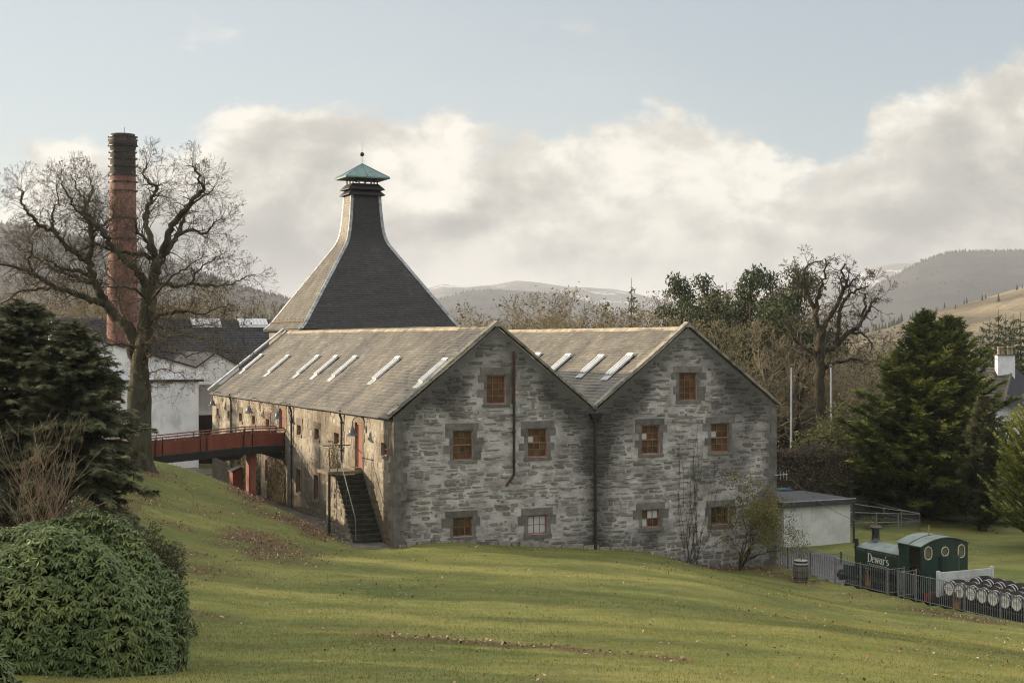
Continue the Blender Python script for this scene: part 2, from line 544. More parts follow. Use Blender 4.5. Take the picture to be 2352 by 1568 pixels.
def ground_mat():
    m = bpy.data.materials.new('mossy_lawn')
    m.use_nodes = True
    t = m.node_tree
    b = t.nodes['Principled BSDF']
    pos = N(t, 'ShaderNodeNewGeometry').outputs['Position']
    sq = vscale(t, pos, (0.55, 1.0, 1))
    n1 = noise(t, sq, 0.35, 5, 0.6)
    n2 = noise(t, sq, 2.6, 6, 0.68)
    n3 = noise(t, vscale(t, pos, (1, 1.4, 1)), 22, 5, 0.7)
    c = ramp(t, smooth(t, n1, 0.3, 0.7), [(0, (0.092, 0.118, 0.036)), (0.5, (0.142, 0.165, 0.047)), (1, (0.225, 0.222, 0.072))])
    c = mixc(t, mth(t, 'MULTIPLY', smooth(t, n2, 0.50, 0.72), 0.55), c, (0.26, 0.22, 0.09))
    c = mixc(t, mth(t, 'MULTIPLY', smooth(t, n2, 0.46, 0.28), 0.55), c, (0.068, 0.078, 0.026))
    n5 = noise(t, vscale(t, pos, (0.5, 1, 1)), 0.9, 7, 0.72, 0.5)
    c = mixc(t, mth(t, 'MULTIPLY', smooth(t, n5, 0.52, 0.68), 0.5), c, (0.115, 0.105, 0.050))
    c = mixc(t, mth(t, 'MULTIPLY', smooth(t, n5, 0.44, 0.32), 0.45), c, (0.088, 0.112, 0.038))
    c = mixc(t, mth(t, 'MULTIPLY', smooth(t, n3, 0.5, 0.72), 0.5), c, (0.28, 0.25, 0.09))
    c = mixc(t, mth(t, 'MULTIPLY', smooth(t, n3, 0.48, 0.3), 0.45), c, (0.045, 0.055, 0.016))
    a = N(t, 'ShaderNodeAttribute', attribute_name='tint').outputs['Fac']
    c = mixc(t, mth(t, 'MULTIPLY', a, 0.85), c, ramp(t, n3, [(0.3, (0.045, 0.028, 0.018)), (0.55, (0.11, 0.065, 0.04)), (0.75, (0.20, 0.13, 0.09))]))
    w = N(t, 'ShaderNodeAttribute', attribute_name='stain').outputs['Fac']
    c = mixc(t, w, c, ramp(t, n2, [(0.3, (0.05, 0.055, 0.025)), (0.6, (0.085, 0.07, 0.04))]))
    t.links.new(c, b.inputs['Base Color'])
    b.inputs['Roughness'].default_value = 0.9
    b.inputs['Specular IOR Level'].default_value = 0.15
    bn = N(t, 'ShaderNodeBump')
    bn.inputs['Strength'].default_value = 0.9
    bn.inputs['Distance'].default_value = 0.07
    h = mth(t, 'ADD', mth(t, 'MULTIPLY', noise(t, sq, 5, 6, 0.7), 1.0), mth(t, 'MULTIPLY', n3, 0.5))
    t.links.new(h, bn.inputs['Height'])
    t.links.new(bn.outputs[0], b.inputs['Normal'])
    return m
obj('ground', GV, GF, ground_mat(), tint=ltm, stain=wood, smoothf=True, kind='structure', origin=(0, 0, 0), label='mossy undulating lawn falling from the bank to the stone barn')

# lane, yard and track bed: sheets just above the ground
def drape(name, m, us, vs, lift, label=None, kind='structure', uv=True, jit=0.0):
    A, B = np.meshgrid(us, vs)
    P = C0[None] + A.ravel()[:, None] * U + B.ravel()[:, None] * Vv
    z = ground(P[:, 0], P[:, 1]) + lift + (fbm(P[:, 0], P[:, 1], 0.8, 3, 2) - 0.5) * jit
    P[:, 2] = z
    r, c = A.shape
    ix = np.arange(r * c).reshape(r, c)
    Fq = np.stack([ix[:-1, :-1], ix[:-1, 1:], ix[1:, 1:], ix[1:, :-1]], -1).reshape(-1, 4)
    return obj(name, P, Fq, m, kind=kind, label=label, smoothf=True)
M_tar = mat('damp_tarmac', [(0.045, 0.047, 0.052), (0.075, 0.078, 0.085), (0.12, 0.12, 0.125)], rough=0.45, ns=1.2, bump=0.3, bs=60, bd=0.01, spec=0.5, rvar=0.4)
M_path = mat('worn_path', [(0.055, 0.05, 0.045), (0.10, 0.09, 0.075), (0.15, 0.135, 0.11)], rough=0.7, ns=1.6, bump=0.4, bs=50, bd=0.012, rvar=0.3)
M_setts = mat('wet_setts', [(0.03, 0.03, 0.033), (0.06, 0.06, 0.066), (0.10, 0.10, 0.11)], rough=0.5, ns=4, bump=0.6, bs=16, bd=0.02, spec=0.5, rvar=0.4)
drape('path', M_path, np.linspace(-1.7, -0.02, 9), np.linspace(-0.6, 34, 80), 0.02, 'narrow leaf strewn path along the foot of the long stone wall', jit=0.02)
drape('road', M_tar, np.linspace(-14, 1.0, 24), np.linspace(34.02, 39.9, 14), 0.03, 'damp grey lane running behind the footbridge to the white building')
drape('yard', M_setts, np.linspace(18.72, 22.9, 12), np.linspace(-17, 6.5, 60), 0.03, 'dark wet paved yard sloping down to the locomotive')
# ------------------------------------------------------------------ building materials
LIME = mat('lime_mortar', [(0.247, 0.231, 0.225), (0.404, 0.379, 0.371), (0.536, 0.507, 0.504)], rough=0.95, ns=1.3, bump=0.9, bs=7, bd=0.05, stain=(0.090, 0.086, 0.078), stretch=(1, 1, 1.6))
STONE = mat('rubble_stone', [(0.095, 0.092, 0.087), (0.165, 0.16, 0.15), (0.25, 0.245, 0.232), (0.18, 0.158, 0.125), (0.34, 0.335, 0.32), (0.58, 0.58, 0.57)], rough=0.85, ns=4, nmix=0.3, tint=True,
            bump=0.7, bs=14, bd=0.03, stain=(0.055, 0.053, 0.05))
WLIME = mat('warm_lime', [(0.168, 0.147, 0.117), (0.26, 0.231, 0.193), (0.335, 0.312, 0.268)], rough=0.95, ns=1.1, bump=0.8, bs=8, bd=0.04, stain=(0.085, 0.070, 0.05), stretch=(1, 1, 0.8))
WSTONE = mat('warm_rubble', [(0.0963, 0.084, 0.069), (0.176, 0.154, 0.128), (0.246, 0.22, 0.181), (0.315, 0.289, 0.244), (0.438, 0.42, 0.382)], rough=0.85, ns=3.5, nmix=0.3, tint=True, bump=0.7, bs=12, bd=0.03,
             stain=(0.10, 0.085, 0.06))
DRESS = mat('dressed_dark_stone', [(0.0826, 0.0791, 0.0732), (0.136, 0.13, 0.12), (0.218, 0.21, 0.196)], rough=0.9, ns=3.5, nmix=0.6, tint=True, bump=0.35, bs=40, bd=0.01)
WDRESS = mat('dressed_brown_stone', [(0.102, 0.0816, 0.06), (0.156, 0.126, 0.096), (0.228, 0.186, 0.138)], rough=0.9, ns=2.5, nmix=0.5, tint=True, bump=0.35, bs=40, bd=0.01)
SLATE = mat('lichened_slate', [(0.0572, 0.0507, 0.0401), (0.101, 0.0891, 0.0683), (0.149, 0.131, 0.0999), (0.237, 0.218, 0.179)], rough=0.52, ns=0.7, nmix=0.5, tint=True, bump=0.35, bs=45, bd=0.01, spec=0.5, rvar=0.25,
            stain=(0.05, 0.045, 0.038), stretch=(1, 1, 1), stain2=(0.125, 0.115, 0.075))
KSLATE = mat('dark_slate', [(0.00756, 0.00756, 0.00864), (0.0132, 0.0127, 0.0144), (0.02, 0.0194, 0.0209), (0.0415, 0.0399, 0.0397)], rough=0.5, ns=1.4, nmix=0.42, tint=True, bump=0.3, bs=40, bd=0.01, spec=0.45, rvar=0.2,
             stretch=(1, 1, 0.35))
RIDGE = mat('pale_ridge_stone', [(0.20, 0.175, 0.125), (0.30, 0.26, 0.19), (0.38, 0.34, 0.26)], rough=0.85, ns=2, nmix=0.5, tint=True, bump=0.3, bs=30, bd=0.01)
COPING = mat('mossy_coping', [(0.0788, 0.0735, 0.063), (0.175, 0.166, 0.14), (0.297, 0.28, 0.245), (0.158, 0.149, 0.0438)], rough=0.9, ns=3, nmix=0.7, tint=True, bump=0.7, bs=16, bd=0.03)
LEAD = mat('lead_sheet', [(0.22, 0.235, 0.25), (0.33, 0.35, 0.37), (0.46, 0.48, 0.50)], rough=0.5, ns=3, bump=0.15, bs=12, bd=0.01, spec=0.5, rvar=0.2)
REDP = mat('faded_red_paint', [(0.17, 0.075, 0.055), (0.25, 0.115, 0.085), (0.31, 0.155, 0.115)], rough=0.6, ns=4, bump=0.1, bs=60, bd=0.004)
REDD = mat('oxblood_paint', [(0.13, 0.040, 0.026), (0.19, 0.058, 0.038), (0.23, 0.075, 0.05)], rough=0.55, ns=1.2, nmix=0.6, tint=True, bump=0.1, bs=60, bd=0.004)
PINKP = mat('pale_red_paint', [(0.30, 0.10, 0.075), (0.38, 0.15, 0.11)], rough=0.6, ns=2)
GLASS = mat('window_glass', [(0.022, 0.018, 0.013), (0.075, 0.050, 0.028), (0.15, 0.088, 0.045)], rough=0.06, ns=2.2, nmix=0.5, tint=True, spec=0.6, bump=0.05, bs=3, bd=0.02)  # brown pane tones imitate reflected trees in the colour
BLIND = mat('white_blind_behind_glass', [(0.42, 0.44, 0.45), (0.52, 0.53, 0.53)], rough=0.25, ns=2, spec=0.5)
IRON = mat('black_iron', [(0.012, 0.012, 0.013), (0.028, 0.026, 0.026)], rough=0.5, ns=6, spec=0.5, rvar=0.2)
RUST = mat('rusted_pipe', [(0.035, 0.018, 0.014), (0.085, 0.038, 0.028)], rough=0.75, ns=3)
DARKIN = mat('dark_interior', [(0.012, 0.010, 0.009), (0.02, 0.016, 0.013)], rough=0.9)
PALE = mat('white_glazing_metal', [(0.62, 0.63, 0.64), (0.74, 0.75, 0.76)], rough=0.35, ns=3, spec=0.5)
SKYG = mat('rooflight_glass', [(0.45, 0.47, 0.50), (0.60, 0.62, 0.65)], rough=0.16, ns=3, spec=0.8)
STEPM = mat('mossy_step', [(0.016, 0.017, 0.012), (0.032, 0.033, 0.022), (0.06, 0.058, 0.042)], rough=0.85, ns=4, nmix=0.7, tint=True, bump=0.4, bs=20, bd=0.02)

# ------------------------------------------------------------------ generators
def inpoly_top(s, roof):
    return np.interp(s, [a for a, b in roof], [b for a, b in roof])

def wall_mesh(name, O, A, Nrm, roof, zb, holes, m, parent, stainf=None, step=0.3, depth=0.28, rough=0.02, label=None, kind=None):
    """wall in plane O + s*A + z*Z facing Nrm. roof: [(s,z)...]; holes: (s0,s1,z0,z1)"""
    O, A, Nrm = map(np.asarray, (O, A, Nrm))
    s0, s1 = roof[0][0], roof[-1][0]
    zt = max(b for a, b in roof)
    ss = set(np.round(np.arange(s0, s1, step), 4)) | {s1} | {a for a, b in roof}
    zs = set(np.round(np.arange(zb, zt, step), 4)) | {zt}
    for h in holes:
        ss |= {h[0], h[1]}; zs |= {h[2], h[3]}
    ss = np.array(sorted(ss)); zs = np.array(sorted(zs))
    keep = [0] + [i for i in range(1, len(ss)) if ss[i] - ss[i - 1] > 1e-3]; ss = ss[keep]
    keep = [0] + [i for i in range(1, len(zs)) if zs[i] - zs[i - 1] > 1e-3]; zs = zs[keep]
    tp = inpoly_top(ss, roof)
    V, F, cache = [], [], {}
    rg = np.random.default_rng(3)
    def vid(i, z):
        key = (i, round(float(z), 4))
        if key not in cache:
            cache[key] = len(V)
            s = ss[i]
            edge = any(abs(s - h[0]) < .02 or abs(s - h[1]) < .02 or abs(z - h[2]) < .02 or abs(z - h[3]) < .02 for h in holes) or s in (s0, s1) or abs(z - tp[i]) < .02
            V.append(O + A * s + Zz * z + Nrm * (0 if edge else rg.normal(0, rough)))
        return cache[key]
    for i in range(len(ss) - 1):
        for j in range(len(zs) - 1):
            a, b = zs[j], zs[j + 1]
            cs, cz = (ss[i] + ss[i + 1]) / 2, (a + b) / 2
            if any(h[0] < cs < h[1] and h[2] < cz < h[3] for h in holes):
                continue
            if a >= tp[i] - 1e-4 and a >= tp[i + 1] - 1e-4:
                continue
            q = (vid(i, min(a, tp[i])), vid(i + 1, min(a, tp[i + 1])), vid(i + 1, min(b, tp[i + 1])), vid(i, min(b, tp[i])))
            F.append(q)
    n = len(V)
    for h in holes:
        c = [(h[0], h[2]), (h[1], h[2]), (h[1], h[3]), (h[0], h[3])]
        for k in range(4):
            (sa, za), (sb, zb_) = c[k], c[(k + 1) % 4]
            b0 = len(V)
            V += [O + A * sa + Zz * za, O + A * sb + Zz * zb_, O + A * sb + Zz * zb_ - Nrm * depth, O + A * sa + Zz * za - Nrm * depth]
            F.append((b0, b0 + 1, b0 + 2, b0 + 3))
    V = np.array(V)
    st = None
    if stainf is not None:
        q = V - O
        st = stainf(q @ A, V[:, 2])
    return obj(name, V, np.array(F), m, parent, stain=st, label=label, kind=kind)

def stones(O, A, Nrm, roof, zb, avoid, m, parent, dens, stainf, wr=(0.22, 0.62), hr=(0.09, 0.22), proud=0.035, nparts=290, tintf=None, seed=1, pname='stone', wander=0.03):
    """individually placed rubble stones; the largest become parts, the rest one joined part"""
    O, A, Nrm = map(np.asarray, (O, A, Nrm))
    rg = random.Random(seed)
    s0, s1 = roof[0][0], roof[-1][0]
    zt = max(b for a, b in roof)
    out = []
    z = zb
    while z < zt:
        h = rg.uniform(*hr)
        s = s0 + rg.uniform(0.0, .1)
        while s < s1:
            w = rg.uniform(*wr) * (1.0 if h > .12 else 1.1)
            e = s + w
            zz = z + rg.uniform(-wander, wander)
            big = rg.random() < 0.05
            hh = h * (rg.uniform(1.7, 2.3) if big else rg.uniform(.8, 1.12))
            cs = (s + e) / 2; cz = zz + hh / 2
            t_ = inpoly_top(np.array([s, e]), roof).min()
            ok = zz + hh < t_ - .04 and s > s0 + .01 and e < s1 - .01
            if ok and not any(s < a[1] and e > a[0] and zz < a[3] and zz + hh > a[2] for a in avoid) and rg.random() < dens(cs, cz):
                out.append((s + .012, e - .012, zz + .008, zz + hh - .012))
            s = e + rg.uniform(.005, .05)
        z += h
    out.sort(key=lambda q: -(q[1] - q[0]) * (q[3] - q[2]))
    rest = MB()
    def geo(q):
        a, b, c, d = q
        w, h = b - a, d - c
        cs, cz = (a + b) / 2, (c + d) / 2
        n = 10
        pts = []
        for k in range(n):
            an = 2 * math.pi * k / n + rg.uniform(-.15, .15)
            ca, sa = math.cos(an), math.sin(an)
            ex = 0.42
            x = math.copysign(abs(ca) ** ex, ca) * w / 2 * rg.uniform(.86, 1.0)
            y = math.copysign(abs(sa) ** ex, sa) * h / 2 * rg.uniform(.80, 1.0)
            pts.append((x, y))
        pr = proud * rg.uniform(.35, 1.0)
        o = []
        for sc, dp in ((1.0, -.03), (0.97, pr * .55), (0.74, pr)):
            for x, y in pts:
                o.append(O + A * (cs + x * sc) + Zz * (cz + y * sc) + Nrm * (dp + (rg.uniform(-.006, .006) if dp > 0 else 0)))
        o.append(O + A * cs + Zz * cz + Nrm * (pr * 1.05))
        F = [(k, (k + 1) % n, n + (k + 1) % n, n + k) for k in range(n)] + [(n + k, n + (k + 1) % n, 2 * n + (k + 1) % n, 2 * n + k) for k in range(n)]
        T = [(2 * n + k, 2 * n + (k + 1) % n, 3 * n) for k in range(n)]
        ti = min(1, max(0, tintf(cs, cz, rg) if tintf else rg.random()))
        return np.array(o), np.array(F), np.array(T), ti
    rs = []
    for i, q in enumerate(out):
        o, F, T, ti = geo(q)
        if i < nparts:
            st = stainf(((o - O) @ A), o[:, 2])
            obj(pname, o, [F, T], m, parent, tint=np.full(len(o), ti), stain=st)
        else:
            rest.n += 0
            rs.append((o, F, T, ti))
    if rs:
        Vr = np.concatenate([r[0] for r in rs]); off = 0
        F4, F3, tt = [], [], []
        for o, F, T, ti in rs:
            F4.append(F + off); F3.append(T + off); tt.append(np.full(len(o), ti)); off += len(o)
        obj('rubble_masonry', Vr, [np.concatenate(F4), np.concatenate(F3)], m, parent, tint=np.concatenate(tt), stain=stainf((Vr - O) @ A, Vr[:, 2]), kind='stuff')
    return len(out)

def slates(P, rows, width, m, parent, nparts, seed, name='slate', th=0.014, tintf=None, stainf=None, wj=0.35, skip=None, restname='slating', eye=np.array([0, 0, 10.0]), lift=0.03, bright=0.05):
    """P(a,b): surface point for a along the course (metres) and row distance b from the eave; rows: list of (b, a0, a1). Thin lapped slates with a raised lower edge."""
    rg = random.Random(seed)
    Vs, Ts, info = [], [], []
    for i, (b, a0, a1, ex) in enumerate(rows):
        a = a0 - (rg.random() * width if i % 2 else 0)
        while a < a1 - .02:
            w = width * rg.uniform(1 - wj, 1 + wj)
            x0, x1 = max(a, a0), min(a + w, a1)
            a += w
            if x1 - x0 < .03: continue
            if skip and skip((x0 + x1) / 2, b + ex / 2): continue
            info.append((x0 + .003, x1 - .003, b + rg.uniform(-.008, .008), b + ex * 1.12, rg.uniform(.75, 1.5), rg.random()))
    res = []
    for x0, x1, b0, b1, k, tr in info:
        c = [P(x0, b0), P(x1, b0), P(x1, b1), P(x0, b1)]
        n = np.cross(c[1] - c[0], c[3] - c[0]); n /= np.linalg.norm(n)
        tl = rg.uniform(-.004, .004)
        hi, lo = lift * k, 0.004
        top = [c[0] + n * (hi + tl), c[1] + n * (hi - tl), c[2] + n * lo, c[3] + n * lo]
        bot = [c[0] + n * (hi - th), c[1] + n * (hi - th)]
        res.append((np.array(top + bot + [c[2] - n * .004, c[3] - n * .004]), tr))
    Fq = np.array([(0, 1, 2, 3), (4, 5, 1, 0), (5, 6, 2, 1), (7, 4, 0, 3)])
    def tv(v, tr):
        if tintf: return tintf(v.mean(0), tr, rg)
        return tr
    order = sorted(range(len(res)), key=lambda i: np.linalg.norm(res[i][0][0] - eye))
    for i in order[:nparts]:
        v, tr = res[i]
        st = stainf(v) if stainf else None
        obj(name, v, Fq, m, parent, tint=np.full(8, tv(v, tr)), stain=st)
    rest = order[nparts:]
    if rest:
        V = np.concatenate([res[i][0] for i in rest])
        F = (Fq[None] + 8 * np.arange(len(rest))[:, None, None]).reshape(-1, 4)
        T = np.repeat([tv(res[i][0], res[i][1]) for i in rest], 8)
        obj(restname, V, F, m, parent, tint=T, stain=(stainf(V) if stainf else None), kind='stuff')
    return len(res)

# ------------------------------------------------------------------ the double barn
UW1, UW2 = 8.95, 18.2           # valley and right corner along U
RID1, RID2 = 4.45, 13.55
ZE, ZR, ZV, ZE2 = 7.03, 10.60, 7.07, 7.12
LEN = 30.8
barn = empty('stone_barn', W(9, 12, 0), 'long grey stone malt barn with twin gables and slate roofs beyond the lawn', 'building')

def gpt(px, py):
    u, v, z = uvz(ray(px, py, C0, Vv)); return u, z
def spt(px, py):
    u, v, z = uvz(ray(px, py, C0, U)); return v, z

GW = [  # photo rectangles of gable windows, panes across, rows, sliding sash, kind
    (1425, 1098.5, 1482, 1182.5, 3, 4, False, 'warm'), (1326, 1260.6, 1385.6, 1346, 3, 4, True, 'warm'), (1546, 1254.6, 1603.7, 1337.7, 3, 4, True, 'mix'),
    (1326, 1516, 1384.7, 1570, 3, 2, False, 'dark'), (1546, 1510, 1603.7, 1562, 3, 2, False, 'white'),
    (1989.6, 1091, 2042, 1172.5, 3, 4, False, 'warm'), (1879.7, 1245.7, 1932.7, 1328.6, 3, 4, True, 'mix'), (2083.4, 1240, 2136, 1322.7, 3, 4, True, 'mix'),
    (1880.6, 1493, 1932.7, 1542.7, 3, 2, False, 'grey'), (2083, 1484.7, 2136, 1534, 3, 2, False, 'dark')]
gh = []
for w in GW:
    u0, z1 = gpt(w[0], w[1]); u1, z0 = gpt(w[2], w[3])
    gh.append((u0, u1, z0, z1))
SWp = [(79, 553, 93, 600, 0), (151, 568, 166, 617, 0), (227, 582, 245, 636, 0), (311, 600, 331, 656, 0), (402, 620, 424, 675, 0), (490, 552, 530, 688, 1),
       (608, 661, 632, 724, 0), (722, 685, 750, 755, 0), (850, 712, 882, 786, 0), (988, 645, 1032, 950, 1), (1160, 778, 1196, 862, 0),
       (225, 868, 240, 960, 2), (398, 886, 415, 1025, 2), (497, 918, 517, 1065, 2), (600, 950, 628, 1105, 2), (716, 988, 745, 1150, 2), (845, 1030, 862, 1200, 2)]
sh = []
for x0, y0, x1, y1, k in SWp:
    a, zt_ = spt(600 + ((x0 + x1) / 2) / 2.24, 950 + y0 / 2.24)
    _, zb_ = spt(600 + ((x0 + x1) / 2) / 2.24, 950 + y1 / 2.24)
    va, _ = spt(600 + x0 / 2.24, 1200); vb, _ = spt(600 + x1 / 2.24, 1200)
    if k == 2:
        zb_ = max(zb_, 2.45)
    sh.append((vb, va, zb_, zt_))     # v decreasing with px

roofline = [(0, ZE), (RID1, ZR), (UW1, ZV), (RID2, ZR), (UW2, ZE2)]
def gstain(s, z):
    t = inpoly_top(s, roofline)
    d = (t - z)
    e = np.exp(-(d / 1.3) ** 2) * 0.95
    e = np.maximum(e, np.exp(-(s / 0.75) ** 2))
    e = np.maximum(e, 0.9 * np.exp(-((s - UW1 - .15) / 0.75) ** 2) * sstep(9 - z, 0, 2))
    e = np.maximum(e, 0.9 * np.exp(-((UW2 - s) / 0.7) ** 2))
    e = np.maximum(e, 0.5 * sstep(z, 7.6, 9.3))
    e = np.maximum(e, 0.5 * np.exp(-((z - 1.4 + (s > 12) * 1.4) / 0.6) ** 2))
    g = fbm(s, z, 2.6, 77, 3)
    return np.clip(e * (0.75 + 0.5 * g) + 0.55 * sstep(g, 0.55, 0.75), 0, 1)
def sstain(s, z):
    t = np.exp(-((z - 2.2) / 1.3) ** 2) * .55
    g = fbm(s, z, 2.2, 31, 3)
    return np.clip(t + 0.5 * sstep(g, 0.5, 0.75) + 0.35 * sstep(-z, -4.9, -3.9), 0, 1)

wall_mesh('gable_wall', C0, U, -Vv, roofline, -1.4, gh, LIME, barn, gstain, rough=0.010)
# long wall: s runs with v
sroof = [(0, ZE), (LEN, ZE)]
wall_mesh('long_wall', C0, Vv, -U, sroof, 0.8, sh, WLIME, barn, sstain, rough=0.008, label='sunlit warm long wall')
# other sides, plain
wall_mesh('right_wall', W(UW2, 0), Vv, U, [(0, ZE2), (LEN, ZE2)], -1.5, [], LIME, barn, sstain, step=1.0)
wall_mesh('back_wall', W(0, LEN), U, Vv, roofline, -1.4, [], LIME, barn, gstain, step=1.0)

def dens_g(s, z):
    lowmid = math.exp(-((z - 3.6) / 2.2) ** 2)
    return (0.97 - 0.12 * lowmid) * (0.6 if float(fbm(s, z, 1.5, 55, 3)) > .60 else 1.0)
def tint_g(s, z, rg):
    x = rg.random()
    if x < .15: return rg.uniform(.85, 1.0)
    if x < .30: return rg.uniform(.62, .85)
    d = float(inpoly_top(np.array([s]), roofline)[0]) - z
    if d < 1.2: return rg.uniform(0, .42)
    return rg.uniform(0.05, .68)
av = []
for (a, b, c, d) in gh:
    av.append((a - .34, b + .34, c - .14, d + .32))
av.append((-.1, .30, -2, 12)); av.append((UW2 - .30, UW2 + 1, -2, 12))
stones(C0, U, -Vv, roofline, 0.0, av, STONE, barn, dens_g, gstain, nparts=290, tintf=tint_g, seed=4, proud=0.03, wr=(.12, .80), hr=(.05, .21), wander=.075)
avs = []
for (a, b, c, d), q in zip(sh, SWp):
    avs.append((a - .30, b + .30, c - .2, d + .38))
avs += [(-.1, .3, 0, 12)]
stones(C0, Vv, -U, sroof, 1.7, avs, WSTONE, barn, lambda s, z: 0.80, sstain, wr=(0.2, 0.6), hr=(0.14, 0.32), nparts=280, seed=9, proud=0.018, pname='stone',
       tintf=lambda s, z, rg: rg.uniform(.8, 1.0) if rg.random() < .2 else rg.uniform(.25, .8))

def block(name, O, A, Nrm, s0, s1, z0, z1, m, parent, proud=.008, back=.10, t=None, label=None):
    b = MB()
    j = lambda: rnd.uniform(-.003, .003)
    b.box(np.asarray(O) + np.asarray(A) * s0 + Zz * z0 - np.asarray(Nrm) * back, np.asarray(A) * (s1 - s0), Zz * (z1 - z0), np.asarray(Nrm) * (back + proud + j()), tint=rnd.random() if t is None else t)
    o = b.build(name, m, parent)
    if label: o['label'] = label
    return o

def surround(O, A, Nrm, h, m, parent, lint=.30, sill=.13, rows=4, wide=(.2, .42), over=.22):
    s0, s1, z0, z1 = h
    block('lintel', O, A, Nrm, s0 - over * rnd.uniform(.7, 1.1), s1 + over * rnd.uniform(.7, 1.1), z1 + .005, z1 + lint * rnd.uniform(.85, 1.05), m, parent, proud=.022)
    block('sill', O, A, Nrm, s0 - over * .6, s1 + over * .6, z0 - sill, z0 - .005, m, parent, proud=.05)
    hh = (z1 - z0) / rows
    for k in range(rows):
        w = wide[k % 2] * rnd.uniform(.7, 1.15)
        block('jamb_stone', O, A, Nrm, s0 - w, s0 - .004, z0 + k * hh + .002, z0 + (k + 1) * hh - .004, m, parent, proud=.018)
        w = (wide[(k + 1) % 2] if rnd.random() < .35 else wide[k % 2]) * rnd.uniform(.7, 1.15)
        block('jamb_stone', O, A, Nrm, s1 + .004, s1 + w, z0 + k * hh + .002, z0 + (k + 1) * hh - .004, m, parent, proud=.018)

def sash(O, A, Nrm, h, nx, nz, sliding, kind, parent, fm=REDP, fr=.055, bar=.017, inset=.13, label=None):
    """window = timber frame mesh; children glazing_bar, pane"""
    O, A, Nrm = map(np.asarray, (O, A, Nrm))
    s0, s1, z0, z1 = h
    P = lambda s, z, d: O + A * s + Zz * z + Nrm * d
    f = MB()
    dd = Nrm * .06
    f.box(P(s0, z0, -inset), A * (s1 - s0), Zz * fr, dd); f.box(P(s0, z1 - fr, -inset), A * (s1 - s0), Zz * fr, dd)
    f.box(P(s0, z0 + fr, -inset), A * fr, Zz * (z1 - z0 - 2 * fr), dd); f.box(P(s1 - fr, z0 + fr, -inset), A * fr, Zz * (z1 - z0 - 2 * fr), dd)
    zm = (z0 + z1) / 2
    if sliding:
        f.box(P(s0 + fr, zm - .028, -inset + .004), A * (s1 - s0 - 2 * fr), Zz * .056, Nrm * .05)
    fo = f.build('window', fm, parent)
    if label: fo['label'] = label
    iw, ih = (s1 - s0 - 2 * fr), (z1 - z0 - 2 * fr)
    b = MB()
    for i in range(1, nx):
        b.box(P(s0 + fr + iw * i / nx - bar / 2, z0 + fr, -inset + .008), A * bar, Zz * ih, Nrm * .035)
    for j in range(1, nz):
        if sliding and j * 2 == nz: continue
        b.box(P(s0 + fr, z0 + fr + ih * j / nz - bar / 2, -inset + .011), A * iw, Zz * bar, Nrm * .026)
    if nx * nz > 1:
        b.build('glazing_bar', fm, fo)
    for i in range(nx):
        for j in range(nz):
            a0, c0 = s0 + fr + iw * i / nx, z0 + fr + ih * j / nz
            g = MB()
            t = {'warm': rnd.uniform(.3, 1), 'dark': rnd.uniform(0, .3), 'mix': rnd.uniform(0, .9), 'grey': .2, 'white': 1}[kind]
            tilt = rnd.uniform(-.006, .006)
            g.box(P(a0, c0, -inset + .012), A * iw / nx + Nrm * tilt, Zz * ih / nz + Nrm * tilt, -Nrm * .006, tint=t)
            mm = BLIND if (kind == 'white' or (kind == 'grey' and (i < 1 or j > 0) and rnd.random() < .5) or (kind == 'mix' and i == 0 and j == nz - 2)) else GLASS
            g.build('pane', mm, fo)
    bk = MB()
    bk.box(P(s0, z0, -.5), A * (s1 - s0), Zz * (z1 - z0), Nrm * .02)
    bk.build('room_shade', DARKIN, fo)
    return fo

for h, w in zip(gh, GW):
    surround(C0, U, -Vv, h, DRESS, barn, rows=4 if w[5] == 4 else 2, sill=.12 if w[5] == 4 else .16, over=.30, wide=(.14, .42))
    sash(C0, U, -Vv, h, w[4], w[5], w[6], w[7], barn)
for i, (h, q) in enumerate(zip(sh, SWp)):
    k = q[4]
    if k in (0, 2):
        surround(C0, Vv, -U, h, WDRESS, barn, rows=2 if k == 0 else 3, lint=.34, over=.24, wide=(.2, .3), sill=.12)
        sash(C0, Vv, -U, h, 1 if k else 2, 2 if k == 0 else 3, False, 'dark', barn, fm=REDP if i > 5 else REDD, fr=.045, inset=.16)
    else:
        surround(C0, Vv, -U, h, WDRESS, barn, rows=5, lint=.30, over=.2, wide=(.2, .34), sill=.10)
        P = lambda s, z, d: C0 + Vv * s + Zz * z - U * d
        s0, s1, z0, z1 = h
        f = MB()
        for a, b_ in ((s0, .08), (s1 - .08, .08)):
            f.box(P(a, z0, -.14), Vv * b_, Zz * (z1 - z0), -U * .08)
        f.box(P(s0 + .08, z1 - .08, -.14), Vv * (s1 - s0 - .16), Zz * .08, -U * .08)
        d_ = f.build('door', REDP, barn)
        nb = 6
        for b_i in range(nb):
            g = MB()
            w_ = (s1 - s0 - .16) / nb
            g.box(P(s0 + .08 + b_i * w_ + .004, z0 + .01, -.13), Vv * (w_ - .008), Zz * (z1 - z0 - .1), -U * (.03 + rnd.uniform(0, .003)), tint=rnd.random())
            g.build('door_board', REDD if b_i > 0 or i < 7 else REDD, d_)

